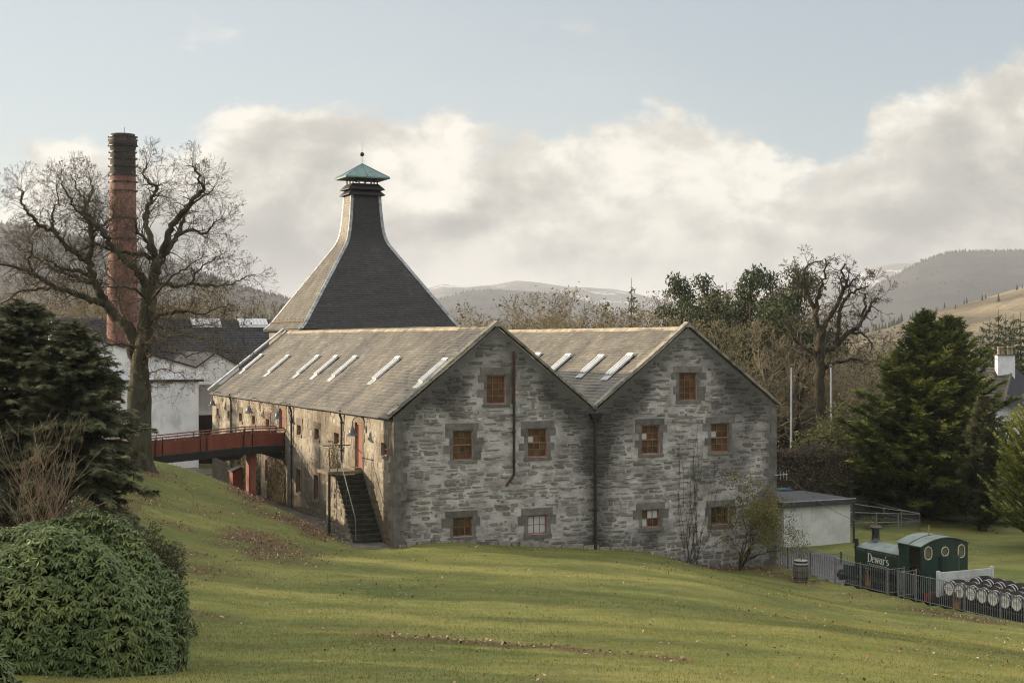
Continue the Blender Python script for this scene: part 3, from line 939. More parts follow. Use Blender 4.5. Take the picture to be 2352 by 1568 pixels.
# corner stones
z = 1.9; k = 0
while z < ZE - .2:
    h = rnd.uniform(.24, .42); wq = (.62, .34)[k % 2] * rnd.uniform(.75, 1.15)
    block('corner_stone', C0, U, -Vv, -.012, wq, z + .001, min(z + h, ZE - .05) - .002, DRESS, barn, proud=.018, t=rnd.random() * .6)
    block('corner_stone', C0, Vv, -U, .11, (.36, .62)[k % 2], z + .001, min(z + h, ZE - .05) - .002, WDRESS, barn, proud=.014, back=.08)
    z += h; k += 1
z = -.1; k = 0
while z < ZE2 - .2:
    h = rnd.uniform(.24, .42); wq = (.6, .34)[k % 2] * rnd.uniform(.75, 1.15)
    block('corner_stone', C0, U, -Vv, UW2 - wq, UW2 + .012, z + .001, min(z + h, ZE2 - .05) - .002, DRESS, barn, proud=.018, t=rnd.random() * .6)
    z += h; k += 1

# roofs -------------------------------------------------------------
def roof_deck(name, u0, z0, u1, z1, v0, v1, parent):
    b = MB()
    a, c = W(u0, v0, z0), W(u1, v0, z1)
    n = np.cross(c - a, Vv); n /= np.linalg.norm(n)
    if n[2] < 0: n = -n
    b.box(a - n * .15, c - a, Vv * (v1 - v0), n * .08)
    return b.build(name, IRON, parent)
SV0, SV1 = 0.10, LEN - .12
SLI = []     # rooflights on the first roof: centre line top and bottom from the photograph, put onto the roof plane
nL = np.cross(W(RID1, 0, ZR) - W(0, 0, ZE), Vv); nL /= np.linalg.norm(nL)
if nL[2] < 0: nL = -nL
for (tx, ty, bx, by) in [(564, 476, 394, 620), (826, 486, 641, 644), (1121, 491, 925, 658), (1299, 495, 1101, 669), (1490, 498, 1276, 685), (1912, 508, 1677, 713)]:
    a = uvz(ray(600 + tx / 3.36, 900 + ty / 3.36, W(0, 0, ZE), nL)); b = uvz(ray(600 + bx / 3.36, 900 + by / 3.36, W(0, 0, ZE), nL))
    SLI.append(((a[1] + b[1]) / 2, a[0], b[0]))
a = uvz(ray(1100 + 450 / 2.178, 930 + 275 / 2.178, W(0, 0, ZE), nL)); b = uvz(ray(1100 + 300 / 2.178, 930 + 417 / 2.178, W(0, 0, ZE), nL))
SLI.append(((a[1] + b[1]) / 2, a[0], b[0]))
nL2 = np.cross(W(RID2, 0, ZR) - W(UW1, 0, ZV), Vv); nL2 /= np.linalg.norm(nL2)
if nL2[2] < 0: nL2 = -nL2
SLI2 = []
for (tx, ty, bx, by) in [(1448, 842, 1260, 992), (1222, 851, 1065, 976), (966, 843, 800, 985), (740, 834, 560, 980)]:
    a = uvz(ray(1300 + tx / 2.613, 720 + ty / 2.613, W(UW1, 0, ZV), nL2)); b = uvz(ray(1300 + bx / 2.613, 720 + by / 2.613, W(UW1, 0, ZV), nL2))
    SLI2.append(((a[1] + b[1]) / 2, a[0], b[0]))

def slope(name, u0, z0, u1, z1, lights, nparts, seed, v0=SV0, v1=SV1):
    e0, e1 = W(u0, 0, z0), W(u1, 0, z1)
    L = np.linalg.norm(e1 - e0); d = (e1 - e0) / L
    flip = np.cross(Vv, d)[2] < 0
    roof_deck(name, u0, z0, u1, z1, v0, v1, barn)
    def P(a, b):
        vv = (v0 + v1 - a) if flip else a
        sag = -.03 * math.sin(math.pi * b / L) + .012 * math.sin(vv * 0.9 + b)
        return e0 + d * b + Vv * vv + Zz * sag
    rows, b = [], -.07
    while b < L - .05:
        ex = .235 - .10 * (b / L)
        rows.append((b, v0, v1, ex)); b += ex
    lt = [(v, min(abs(ut - u0), abs(ub - u0)) / abs(u1 - u0) * L, max(abs(ut - u0), abs(ub - u0)) / abs(u1 - u0) * L) for v, ut, ub in lights]
    def skip(a, b):
        vv = (v0 + v1 - a) if flip else a
        return any(abs(vv - v) < .26 and lo < b < hi for v, lo, hi in lt)
    def tf(c, tr, rg):
        u, v, z_ = uvz(c)
        b = (z_ - min(z0, z1)) / abs(z1 - z0) * L
        x = tr * .62 + .06
        if rg.random() < .05: x = rg.uniform(.8, 1)
        for vv, lo, hi in lt:
            if abs(v - vv) < .4 and lo - .38 < b < lo: x = .96
        return x
    def sf(V):
        q = V - C0
        v = q @ Vv; b = (V[:, 2] - min(z0, z1)) / abs(z1 - z0) * L
        st = np.zeros(len(V))
        for vv, lo, hi in lt:
            st = np.maximum(st, .85 * np.exp(-((v - vv + .05) / .42) ** 2) * sstep(lo - .35 - b, 0, .3))
        st = np.maximum(st, .8 * np.exp(-((v - 0.5) / .5) ** 2) * (b < L * .5))
        st = np.maximum(st, 0.7 * sstep(fbm(v, b * .25, 1.6, seed, 3), .52, .72))
        return st
    return slates(P, rows, .27, SLATE, barn, nparts, seed, tintf=tf, stainf=sf, skip=skip, lift=.016, th=.010)
slope('roof', 0 - .13, ZE - .06, RID1, ZR, SLI, 150, 5)
slope('roof', UW1, ZV, RID2, ZR, SLI2, 150, 6)
slope('roof', UW1, ZV, RID1, ZR, [], 0, 7)
slope('roof', UW2 + .13, ZE2 - .06, RID2, ZR, [], 0, 8)

def rooflight(c, ut, ub, u0, z0, u1, z1):
    e0, e1 = W(u0, 0, z0), W(u1, 0, z1)
    d = (e1 - e0) / np.linalg.norm(e1 - e0)
    n = np.cross(d, Vv); n = n if n[2] > 0 else -n
    Pt = lambda u: e0 + (e1 - e0) * (u - u0) / (u1 - u0)
    a, b = Pt(ub), Pt(ut)
    w = .27
    f = MB()
    L = np.linalg.norm(b - a)
    lo = a + Vv * (c - w)
    for k in range(3):
        f.box(lo + Vv * (k * (2 * w - .05) / 2) + n * .03, Vv * .05, d * L, n * .085)
    f.box(lo + d * (L - .09) + n * .03, Vv * 2 * w, d * .13, n * .105)
    f.box(lo + n * .02, Vv * 2 * w, d * .06, n * .07)
    fo = f.build('rooflight', PALE, barn)
    for k in range(2):
        g = MB()
        g.box(lo + Vv * (.05 + k * (w - .025)) + d * .05 + n * .05, Vv * (w - .075), d * (L - .14), n * .012)
        g.build('pane', SKYG, fo)
    g = MB()
    g.box(lo - d * .36 - Vv * .03 + n * .028, Vv * (2 * w + .06), d * .38, n * .012)
    g.build('lead_apron', LEAD, fo)
for c, ut, ub in SLI: rooflight(c, ut, ub, 0, ZE, RID1, ZR)
for c, ut, ub in SLI2: rooflight(c, ut, ub, UW1, ZV, RID2, ZR)

# ridge stones
for rid in (RID1, RID2):
    v = .25
    while v < LEN - .3:
        l = rnd.uniform(.5, .62)
        b = MB()
        c = W(rid, v, ZR - .015 + rnd.uniform(-.008, .008))
        prof = [(-.17, -.10), (0, .055), (.17, -.10), (.15, -.14), (0, .0), (-.15, -.14)]
        b.prism([c + U * x + Zz * y for x, y in prof], Vv * (l - .015), tint=rnd.random())
        b.build('ridge_stone', RIDGE, barn)
        v += l
# coping stones on the gables (near) and the far gable of the first roof
def skew(p, q, vdepth, side, n_up, m=COPING, l0=.55, name='coping_stone'):
    p, q = np.asarray(p), np.asarray(q)
    L = np.linalg.norm(q - p); d = (q - p) / L
    n = np.cross(d, Vv); n = n if n[2] > 0 else -n
    k = max(1, int(L / l0)); l = L / k
    for i in range(k):
        b = MB()
        b.box(p + d * (i * l + .006) - Vv * .07 + n * (n_up - .07 + rnd.uniform(-.006, .006)), d * (l - .012), Vv * vdepth, n * (.09 + rnd.uniform(0, .015)), tint=rnd.random())
        b.build(name, m, barn)
up = .16
skew(W(-.12, 0, ZE - .05), W(RID1, 0, ZR), .34, 1, up); skew(W(RID1, 0, ZR), W(UW1, 0, ZV), .34, 1, up)
skew(W(UW1, 0, ZV), W(RID2, 0, ZR), .34, 1, up); skew(W(RID2, 0, ZR), W(UW2 + .12, 0, ZE2 - .05), .34, 1, up)
skew(W(-.12, LEN - .2, ZE - .05), W(RID1, LEN - .2, ZR), .36, 1, up + .08, m=LEAD, l0=1.1, name='lead_capping')
b = MB(); b.prism([W(RID1 - .22, -.08, ZR + .02), W(RID1, -.08, ZR + .26), W(RID1 + .22, -.08, ZR + .02)], Vv * .36); b.build('apex_stone', COPING, barn)
b = MB(); b.prism([W(RID2 - .22, -.08, ZR + .02), W(RID2, -.08, ZR + .26), W(RID2 + .22, -.08, ZR + .02)], Vv * .36); b.build('apex_stone', COPING, barn)
# gutter along the long wall, valley hopper, downpipes
b = MB(); b.tube([W(-.17, v, ZE - .10 + .01 * math.sin(v)) for v in np.linspace(.15, LEN, 12)], .045, 6); b.build('gutter', IRON, barn)
def pipe(pts, m=IRON, r=.05, hopper=None, brackets=True):
    o = MB().tube(pts, r, 8).build('downpipe', m, barn)
    z0, z1 = min(p[2] for p in pts), max(p[2] for p in pts)
    p0 = np.asarray(pts[len(pts) // 2])
    zz = z0 + .5
    while zz < z1 - .3:
        b = MB(); q = np.array(pts[-2] if True else p0); q = np.array([np.interp(zz, [min(pts[-1][2], pts[-2][2]), max(pts[-1][2], pts[-2][2])], [pts[-1][i], pts[-2][i]]) if False else pts[-2][i] for i in range(3)])
        b.tube([(q[0], q[1], zz), (q[0], q[1], zz + .07)], r * 1.35, 8); b.build('pipe_collar', m, o)
        zz += 1.2
    return o
for (tx, ty, by) in [(182, 462, 1030), (580, 525, 1195), (910, 570, 975)]:
    v, zt_ = spt(600 + tx / 2.24, 950 + ty / 2.24)
    zb_ = 2.0 if by > 1000 else 4.75
    pipe([W(-.17, v, zt_ + .05), W(-.17, v, zt_ - .12), W(-.09, v, zt_ - .35), W(-.09, v, zb_)])
u1_, zt_ = gpt(1503, 1028); _, zb_ = gpt(1503, 1388); u3_, z3_ = gpt(1479, 1422)
pipe([W(u1_, -.1, zt_), W(u1_, -.1, zb_ + .1), W(u1_, -.1, zb_), ], r=.055)
MB().tube([W(u1_, -.1, zb_), W(u1_ - .08, -.12, zb_ - .12), W(u3_, -.14, z3_)], .06, 8).build('downpipe', RUST, barn)
MB().tube([W(u1_, -.1, zt_), W(u1_, -.1, zt_ - 2.0)], .058, 8).build('downpipe', RUST, barn)
pipe([W(UW1, -.12, 6.75), W(UW1, -.12, 6.6), W(UW1, -.12, 1.25)], r=.06)
b = MB(); b.prism([W(UW1 - .32, -.30, 7.0), W(UW1 + .32, -.30, 7.0), W(UW1 + .16, -.24, 6.72), W(UW1 - .16, -.24, 6.72)], Vv * .24); b.build('hopper', IRON, barn)
# rough plinth stones at the foot of the gable
u = .2
while u < 12:
    w_ = rnd.uniform(.25, .7); p = W(u + w_ / 2, -.1)
    g = gz(p[0], p[1])
    block('plinth_stone', C0, U, -Vv, u, u + w_ - .02, g - .15, g + rnd.uniform(.04, .2), COPING, barn, proud=rnd.uniform(.06, .15), t=rnd.random())
    u += w_
# ------------------------------------------------------------------ the kiln with its pagoda roof
COPPER = mat('green_copper', [(0.0646, 0.134, 0.127), (0.0907, 0.181, 0.175), (0.129, 0.228, 0.221), (0.0756, 0.101, 0.0894)], rough=0.55, ns=2.2, bump=0.15, bs=9, bd=0.02, spec=0.5)
KU0, KU1, KV0, KV1 = 5.6, 16.4, 31.6, 39.9
KC = W((KU0 + KU1) / 2, (KV0 + KV1) / 2)
kiln = empty('malting_kiln', W(11, 35.5, 0), 'tall pagoda roofed kiln of dark slate with green copper cap behind the barn', 'kiln')
HU, HV = (KU1 - KU0) / 2, (KV1 - KV0) / 2
ZK = 10.77
PROF = [(1.0, ZK), (0.955, ZK + .20), (0.262, 16.35), (0.232, 16.85), (0.216, 17.4), (0.202, 18.1), (0.191, 18.9), (0.185, 19.6)]
pf, pz = np.array([a for a, b in PROF]), np.array([b for a, b in PROF])
# smooth the profile a little and get arc length
zz = np.linspace(ZK, 19.6, 60)
ff = np.interp(zz, pz, pf)
for _ in range(2):
    ff[1:-1] = (ff[:-2] + 2 * ff[1:-1] + ff[2:]) / 4
sl = np.concatenate([[0], np.cumsum(np.hypot(np.diff(ff) * HU, np.diff(zz)))])
def kf(b): return float(np.interp(b, sl, ff)), float(np.interp(b, sl, zz))
kb = MB()
for i in range(len(zz) - 1):
    for (a, c) in (((-1, -1), (1, -1)), ((1, -1), (1, 1)), ((1, 1), (-1, 1)), ((-1, 1), (-1, -1))):
        q = [KC + U * HU * s[0] * f * .995 + Vv * HV * s[1] * f * .995 + Zz * (z - .03) for s, f, z in ((a, ff[i], zz[i]), (c, ff[i], zz[i]), (c, ff[i + 1], zz[i + 1]), (a, ff[i + 1], zz[i + 1]))]
        kb.add(q, [(0, 1, 2, 3)])
kb.build('roof_shell', IRON, kiln)
KLIT = mat('sunlit_kiln_slate', [(0.0562, 0.0507, 0.0389), (0.0899, 0.0803, 0.0608), (0.127, 0.115, 0.0876), (0.195, 0.183, 0.15)], rough=0.55, ns=1.0, nmix=0.5, tint=True, bump=0.3, bs=40, bd=0.01, spec=0.4, rvar=0.2, stretch=(1, 1, .4))  # lighter, browner slate copy for the sunny face; sunlight is put into its colour
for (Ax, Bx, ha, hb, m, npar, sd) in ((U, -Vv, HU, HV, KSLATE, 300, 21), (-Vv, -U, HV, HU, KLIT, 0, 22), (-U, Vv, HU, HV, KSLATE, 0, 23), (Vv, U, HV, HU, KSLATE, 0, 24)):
    def P(a, b, Ax=Ax, Bx=Bx, ha=ha, hb=hb):
        f, z = kf(b)
        return KC + Ax * a + Bx * hb * f + Zz * z
    rows, b = [], 0.0
    while b < sl[-1] - .05:
        ex = .17
        f, z = kf(b)
        rows.append((b, -ha * f + .02, ha * f - .02, ex)); b += ex
    def tf(c, tr, rg, Ax=Ax, ha=ha):
        x = tr * .55 + .05
        q = np.dot(c - KC, Ax) / ha
        # pale streaks of washed out lime
        for s0, w0, za, zb in ((.42, .02, 12.3, 14.8), (-.02, .04, 12.8, 15.2), (-.62, .02, 10.8, 12.4), (.10, .03, 14.0, 16.1), (-.3, .015, 13.0, 15.5)):
            if abs(q - s0) < w0 and za < c[2] < zb and rg.random() < .7: x = rg.uniform(.75, 1)
        if c[2] > 16.8: x += .15
        if rg.random() < .03: x = rg.uniform(.7, .95)
        return min(x, 1)
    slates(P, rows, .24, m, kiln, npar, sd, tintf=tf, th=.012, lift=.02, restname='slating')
# lead hips, in overlapping lengths
for su, sv in ((-1, -1), (1, -1), (1, 1), (-1, 1)):
    b = 0.0
    while b < sl[-1] - .1:
        l = min(.62, sl[-1] - b)
        m_ = MB()
        pts = []
        for bb in np.linspace(b, b + l, 3):
            f, z = kf(bb)
            pts.append(KC + U * su * HU * f + Vv * sv * HV * f + Zz * (z + .03))
        wI = .16
        for i in range(2):
            p, q = pts[i], pts[i + 1]
            fp = [p - U * su * wI + Vv * sv * .02, p + Zz * .05 + U * su * .03 + Vv * sv * .03, p - Vv * sv * wI + U * su * .02]
            fq = [q - U * su * wI + Vv * sv * .02, q + Zz * .05 + U * su * .03 + Vv * sv * .03, q - Vv * sv * wI + U * su * .02]
            m_.add([fp[0], fp[1], fq[1], fq[0]], [(0, 1, 2, 3)]); m_.add([fp[1], fp[2], fq[2], fq[1]], [(0, 1, 2, 3)])
        m_.box(pts[0] - U * su * .1 - Vv * sv * .1 - Zz * .02, U * su * .15, Vv * sv * .15, Zz * .05)
        m_.build('lead_hip', LEAD, kiln)
        b += l + .01
# skirts (louvre roofs), posts, copper cap, finial
def pyr(name, z0, h0u, h0v, z1, h1u, h1v, m, th=.05, parent=kiln):
    b = MB()
    c = [(-1, -1), (1, -1), (1, 1), (-1, 1)]
    for i in range(4):
        a, d = c[i], c[(i + 1) % 4]
        lo = [KC + U * s[0] * h0u + Vv * s[1] * h0v + Zz * z0 for s in (a, d)]
        hi = [KC + U * s[0] * h1u + Vv * s[1] * h1v + Zz * z1 for s in (a, d)]
        b.add([lo[0], lo[1], hi[1], hi[0]], [(0, 1, 2, 3)])
        b.add([lo[0] - Zz * th, lo[1] - Zz * th, lo[1], lo[0]], [(0, 1, 2, 3)])
        b.add([lo[0] - Zz * th, lo[1] - Zz * th, hi[1] - Zz * th, hi[0] - Zz * th], [(3, 2, 1, 0)])
    return b.build(name, m, parent)
pyr('louvre_skirt', 19.54, 1.24, 1.0, 19.90, .88, .68, KSLATE)
pyr('louvre_skirt', 19.90, 1.22, .98, 20.24, .90, .70, KSLATE)
b = MB(); b.box(KC - U * .86 - Vv * .66 + Zz * 19.4, U * 1.72, Vv * 1.32, Zz * .86); b.build('louvre_core', KSLATE, kiln)
for i, s in enumerate(np.linspace(-1, 1, 5)):
    for (a, c) in ((s, -1), (s, 1)):
        b = MB(); b.box(KC + U * (a * .83 - .035) + Vv * (c * .62 - .03) + Zz * 20.24, U * .07, Vv * .06, Zz * .5); b.build('louvre_post', DRESS, kiln)
for s in (-.5, 0, .5):
    for a in (-1, 1):
        b = MB(); b.box(KC + U * (a * .83 - .035) + Vv * (s * 1.2 - .03) + Zz * 20.24, U * .07, Vv * .06, Zz * .5); b.build('louvre_post', DRESS, kiln)
b = MB(); b.box(KC - U * 1.3 - Vv * 1.05 + Zz * 20.60, U * 2.6, Vv * 2.1, Zz * .05); b.build('soffit', DRESS, kiln)
for i in range(4):
    c = [(-1, -1), (1, -1), (1, 1), (-1, 1)]
    a, d = c[i], c[(i + 1) % 4]
    for hlf in (0, 1):
        m_ = MB()
        A_, D_ = np.array(a, float), np.array(d, float)
        M_ = (A_ + D_) / 2
        s0, s1 = (A_, M_) if hlf == 0 else (M_, D_)
        lo = [KC + U * s[0] * 1.50 + Vv * s[1] * 1.20 + Zz * 20.66 for s in (s0, s1)]
        lo = [lo[0] + (lo[1] - lo[0]) * .004, lo[1] - (lo[1] - lo[0]) * .004]
        ap = KC + Zz * 21.62
        m_.add([lo[0], lo[1], ap], [(0, 1, 2)]); m_.add([lo[0] - Zz * .09, lo[1] - Zz * .09, lo[1], lo[0]], [(0, 1, 2, 3)])
        m_.add([lo[0] - Zz * .09, lo[1] - Zz * .09, KC + Zz * 20.66], [(2, 1, 0)])
        m_.tube([lo[1] + Zz * .01, ap + Zz * .01], .022, 5)
        m_.build('copper_sheet', COPPER, kiln)
fb = MB(); fb.tube([KC + Zz * 21.5, KC + Zz * 23.05], [.02, .008], 6)
fb.lathe(KC + Zz * 22.23, [(.0, -.15), (.08, -.125), (.13, -.07), (.15, 0), (.13, .07), (.08, .125), (0, .15)], 14)
fb.build('finial', IRON, kiln, smoothf=True)
# kiln walls under the eaves
kw = MB()
th = .35
kr = [(0, ZK - .04), (2 * HU - .5, ZK - .04)]
wall_mesh('kiln_wall', KC - U * (HU - .25) - Vv * (HV - .25), U, -Vv, kr, 1.0, [], LIME, kiln, lambda s, z: 0.4 + 0 * s, step=.5)
hk = [(2.6, 3.0, 9.95, 10.3)]
wall_mesh('kiln_wall', KC - U * (HU - .25) - Vv * (HV - .25), Vv, -U, [(0, ZK - .04), (2 * HV - .5, ZK - .04)], 1.0, hk, WLIME, kiln, lambda s, z: 0.2 + 0 * s, step=.5)
wall_mesh('kiln_wall', KC + U * (HU - .25) + Vv * (HV - .25), -Vv, U, [(0, ZK - .04), (2 * HV - .5, ZK - .04)], 1.0, [], LIME, kiln, None, step=1)
wall_mesh('kiln_wall', KC + U * (HU - .25) + Vv * (HV - .25), -U, Vv, kr, 1.0, [], LIME, kiln, None, step=1)
stones(KC - U * (HU - .25) - Vv * (HV - .25), U, -Vv, kr, 9.7, [], STONE, kiln, lambda s, z: .9, lambda s, z: 0.3 + 0 * s, nparts=60, seed=31)
b = MB()
b.tube([KC - U * (HU - .12) - Vv * (HV - .6) + Zz * (ZK - .1), KC - U * (HU - .12) - Vv * (HV - .6) + Zz * 9.0], .05, 6); b.build('downpipe', IRON, kiln)
b = MB(); gut = [KC - U * (HU + .04) + Vv * (HV * s) + Zz * (ZK - .07) for s in (-1, 1)]; b.tube(gut, .05, 6); b.build('gutter', IRON, kiln)
# snow board on the sunny side
f1, z1 = kf(.55)
b = MB(); b.tube([KC - U * (HU * f1 + .06) + Vv * (HV * f1 * s) + Zz * (z1 + .09) for s in (-1, 1)], .022, 5)
for s in np.linspace(-.95, .95, 9): b.tube([KC - U * (HU * f1 - .02) + Vv * (HV * f1 * s) + Zz * (z1 + .3), KC - U * (HU * f1 + .1) + Vv * (HV * f1 * s) + Zz * (z1 - .04)], .015, 4)
b.build('snow_guard', WDRESS, kiln)
# two birds on the louvre
BIRD = mat('dark_feathers', [(0.02, 0.02, 0.022), (0.05, 0.05, 0.055)], rough=0.7)
for lab, a, fl in (('dark bird perched among the posts under the green cap, in the middle', -.06, 1), ('dark bird perched at the corner post under the green cap', -.72, -1)):
    p = KC + U * a - Vv * .88 + Zz * 20.25
    b = MB()
    b.lathe(p + U * fl * -.09 + Zz * .05, [(.004, -.06), (.02, -.02), (.05, .04), (.052, .1), (.03, .16), (.012, .19)], 8, axis=U * fl + Zz * .25)
    b.lathe(p + U * fl * .09 + Zz * .12, [(0, -.035), (.03, -.01), (.03, .015), (.012, .035), (.003, .07)], 8, axis=U * fl)
    b.tube([p + Zz * .0, p + Zz * .06], .006, 4)
    b.build('bird', BIRD, None, smoothf=True, label=lab, cat='bird', group='birds on the kiln louvre')

# ------------------------------------------------------------------ brick chimney
CB = at(360, 1000, 105); CB = np.array([CB[0], CB[1], 2.2])
chim = empty('brick_chimney', CB, 'tall round red brick chimney with soot black top rising behind the bare oak', 'chimney')
def brickmat(name, cols, mort):
    m = bpy.data.materials.new(name); m.use_nodes = True; t = m.node_tree; b = t.nodes['Principled BSDF']
    g = N(t, 'ShaderNodeNewGeometry').outputs['Position']
    sp = N(t, 'ShaderNodeSeparateXYZ'); t.links.new(g, sp.inputs[0])
    ax = mth(t, 'SUBTRACT', sp.outputs[0], float(CB[0])); ay = mth(t, 'SUBTRACT', sp.outputs[1], float(CB[1]))
    an = mth(t, 'ARCTAN2', ax, ay)
    cx = N(t, 'ShaderNodeCombineXYZ'); t.links.new(mth(t, 'MULTIPLY', an, 1.0), cx.inputs[0]); t.links.new(sp.outputs[2], cx.inputs[1])
    br = N(t, 'ShaderNodeTexBrick'); t.links.new(cx.outputs[0], br.inputs[0])
    br.inputs['Scale'].default_value = 1.0; br.inputs['Brick Width'].default_value = .24; br.inputs['Row Height'].default_value = .08; br.inputs['Mortar Size'].default_value = .008
    br.inputs['Color1'].default_value = (*cols[0], 1); br.inputs['Color2'].default_value = (*cols[1], 1); br.inputs['Mortar'].default_value = (*mort, 1)
    c = mixc(t, smooth(t, noise(t, vscale(t, g, (1, 1, .5)), .9, 5), .4, .7), br.outputs[0], cols[2])
    t.links.new(c, b.inputs['Base Color']); b.inputs['Roughness'].default_value = .85
    return m
BR = brickmat('red_brick', [(0.22, 0.095, 0.07), (0.27, 0.125, 0.095), (0.15, 0.065, 0.05)], (0.2, 0.13, 0.11))
BK = brickmat('sooted_brick', [(0.035, 0.028, 0.024), (0.05, 0.04, 0.034), (0.028, 0.023, 0.02)], (0.06, 0.05, 0.042))
def zC(py): return 10 - (py - 1000) / F_ * 105
def rC(py): return float(np.interp(py, [394, 480, 700, 880, 1200], [.86, .92, .99, 1.12, 1.25]))
zs_ = [1300, 1150, 1000, 880, 780, 700, 640, 545]
b = MB().lathe(CB, [(rC(p), zC(p) - 2.2) for p in zs_], 40); b.build('shaft', BR, chim, smoothf=True)
b = MB().lathe(CB, [(rC(545) - .0, zC(545) - 2.2), (rC(500), zC(514) - 2.2)], 40); b.build('shaft', BR, chim, smoothf=True)
tp = zC(394) - 2.2
b = MB().lathe(CB, [(rC(514), zC(514) - 2.2 - .0), (rC(450), zC(440) - 2.2), (rC(440) + .03, zC(438) - 2.2), (rC(440) + .05, zC(430) - 2.2), (1.02, zC(427) - 2.2), (1.02, zC(412) - 2.2), (.92, zC(404) - 2.2), (.86, zC(398) - 2.2), (.88, tp), (.70, tp), (.66, tp - 1.5)], 40)
b.build('shaft_top', BK, chim, smoothf=True)
for py in (402, 411, 428, 447, 466, 488, 514, 534, 560, 640, 700):
    b = MB(); r_ = rC(py) + (.09 if py < 430 else .02)
    b.lathe(CB + Zz * (zC(py) - 2.2), [(r_ - .01, -.04), (r_ + .035, -.04), (r_ + .035, .04), (r_ - .01, .04)], 40)
    for k in range(6):
        an = k * math.pi / 3 + .1
        d_ = np.array([math.cos(an), math.sin(an), 0]); tt = np.array([-math.sin(an), math.cos(an), 0])
        b.box(CB + Zz * (zC(py) - 2.2 - .06) + d_ * (r_ + .0) - tt * .05, tt * .1, d_ * .11, Zz * .12)
    b.build('iron_band', IRON, chim)
b = MB(); b.tube([CB + U * .1 + Zz * (tp - .2), CB + U * .1 + Zz * (tp + .55)], .02, 5); b.build('lightning_rod', IRON, chim)
b = MB(); b.tube([CB - U * 0 - Vv * 0 + np.array([-.3, -1.2, 0]), CB + np.array([-.3, -.98, 12])], .02, 4); b.build('conductor_strip', IRON, chim)

# ------------------------------------------------------------------ white distillery buildings behind the oak
WHITE = mat('white_render', [(0.644, 0.661, 0.69), (0.759, 0.776, 0.805), (0.85, 0.85, 0.85)], rough=0.85, ns=.8, bump=.35, bs=6, bd=.02, stain2=(0.44, 0.45, 0.46))
NAVY = mat('blue_black_slate', [(0.0112, 0.012, 0.0176), (0.02, 0.0208, 0.0288), (0.032, 0.032, 0.04)], rough=0.6, ns=1.6, nmix=0.4, tint=True, bump=0.3, bs=30, bd=0.01)
wh = empty('white_still_house', W(-6, 44, 2), 'white rendered building with two low gables behind the oak trunk', 'building')
VW = 40.2
def wpt(px, py, v=VW):
    u, _, z = uvz(ray(px, py, W(0, v), Vv)); return u, z
u_r, _ = wpt(582, 1200)
_, zg = wpt(450, 1115)
U_l = -17.0
h1 = []
for (x0, y0, x1, y1) in ((313, 1129, 356, 1173), (322, 1242, 358, 1290)):
    a, zt_ = wpt(x0, y0); c, zb_ = wpt(x1, y1); h1.append((a - U_l, c - U_l, zb_, zt_))
Ow = W(U_l, VW, 0)
wall_mesh('rendered_wall', Ow, U, -Vv, [(0, zg), (u_r - U_l, zg)], .5, h1, WHITE, wh, None, step=.8, rough=.01)
WARMG = mat('reflecting_amber_glass', [(0.05, 0.018, 0.008), (0.16, 0.06, 0.02), (0.26, 0.11, 0.04)], rough=0.1, ns=2.5, nmix=.5, tint=True, spec=.5)
sash(Ow, U, -Vv, h1[0], 3, 3, False, 'warm', wh, fm=REDD)
sash(Ow, U, -Vv, h1[1], 2, 2, False, 'white', wh, fm=REDD)
b = MB(); b.tube([Ow + Zz * zg - Vv * .12, Ow + U * (u_r - U_l + .3) + Zz * zg - Vv * .12], .09, 6); b.build('gutter', IRON, wh)
# side return and the recessed part with the cart arch
wall_mesh('rendered_wall', W(u_r, VW), Vv, U, [(0, zg), (3.0, zg)], .5, [], WHITE, wh, None, step=1)
u2, zz2 = wpt(617, 1115, VW + 3)
ar0, _ = wpt(583, 1200, VW + 3)
_, zar = wpt(600, 1215, VW + 3)
ra = wall_mesh('rendered_wall', W(u_r, VW + 3), U, -Vv, [(0, zg + .3), (6, zg + .3)], .5, [(0.02, 2.3, .6, zar)], WHITE, wh, None, step=.8)
b = MB(); b.box(W(u_r, VW + 4.2, .5), U * 2.4, Vv * .05, Zz * 4.5); b.build('archway_shade', DARKIN, wh)
# gables above the gutter line
gs = [(329, 1009, 100, 1112, 574, 1080), (631, 1036, 574, 1080, 720, 1085)]
VG = VW + .6
def gq(px, py): 
    u, z = wpt(px, py, VG); return u, z
prof = [gq(200, 1062), gq(329, 1009), gq(574, 1078), gq(631, 1036), gq(700, 1072)]
roofp = [(a - prof[0][0], z) for a, z in prof]
wall_mesh('white_gable', W(prof[0][0], VG), U, -Vv, roofp, zg - .3, [], WHITE, wh, None, step=.6)
wall_mesh('white_gable', W(prof[0][0] - 6, VG), U, -Vv, [(0, prof[0][1]), (6, prof[0][1])], zg - .3, [], WHITE, wh, None, step=1)
for i in range(4):
    (ua, za), (ub, zb_) = prof[i], prof[i + 1]
    e0, e1 = W(ua, VG - .15, za), W(ub, VG - .15, zb_)
    b = MB(); n = np.cross(e1 - e0, Vv); n /= np.linalg.norm(n); n = n if n[2] > 0 else -n
    b.box(e0 + n * .01, e1 - e0, Vv * 12, n * .08); b.build('roof', NAVY, wh)
b = MB(); b.box(W(U_l, VW - .05, zg), U * (u_r - U_l), Vv * .9, Zz * .03); b.build('ledge', LEAD, wh)

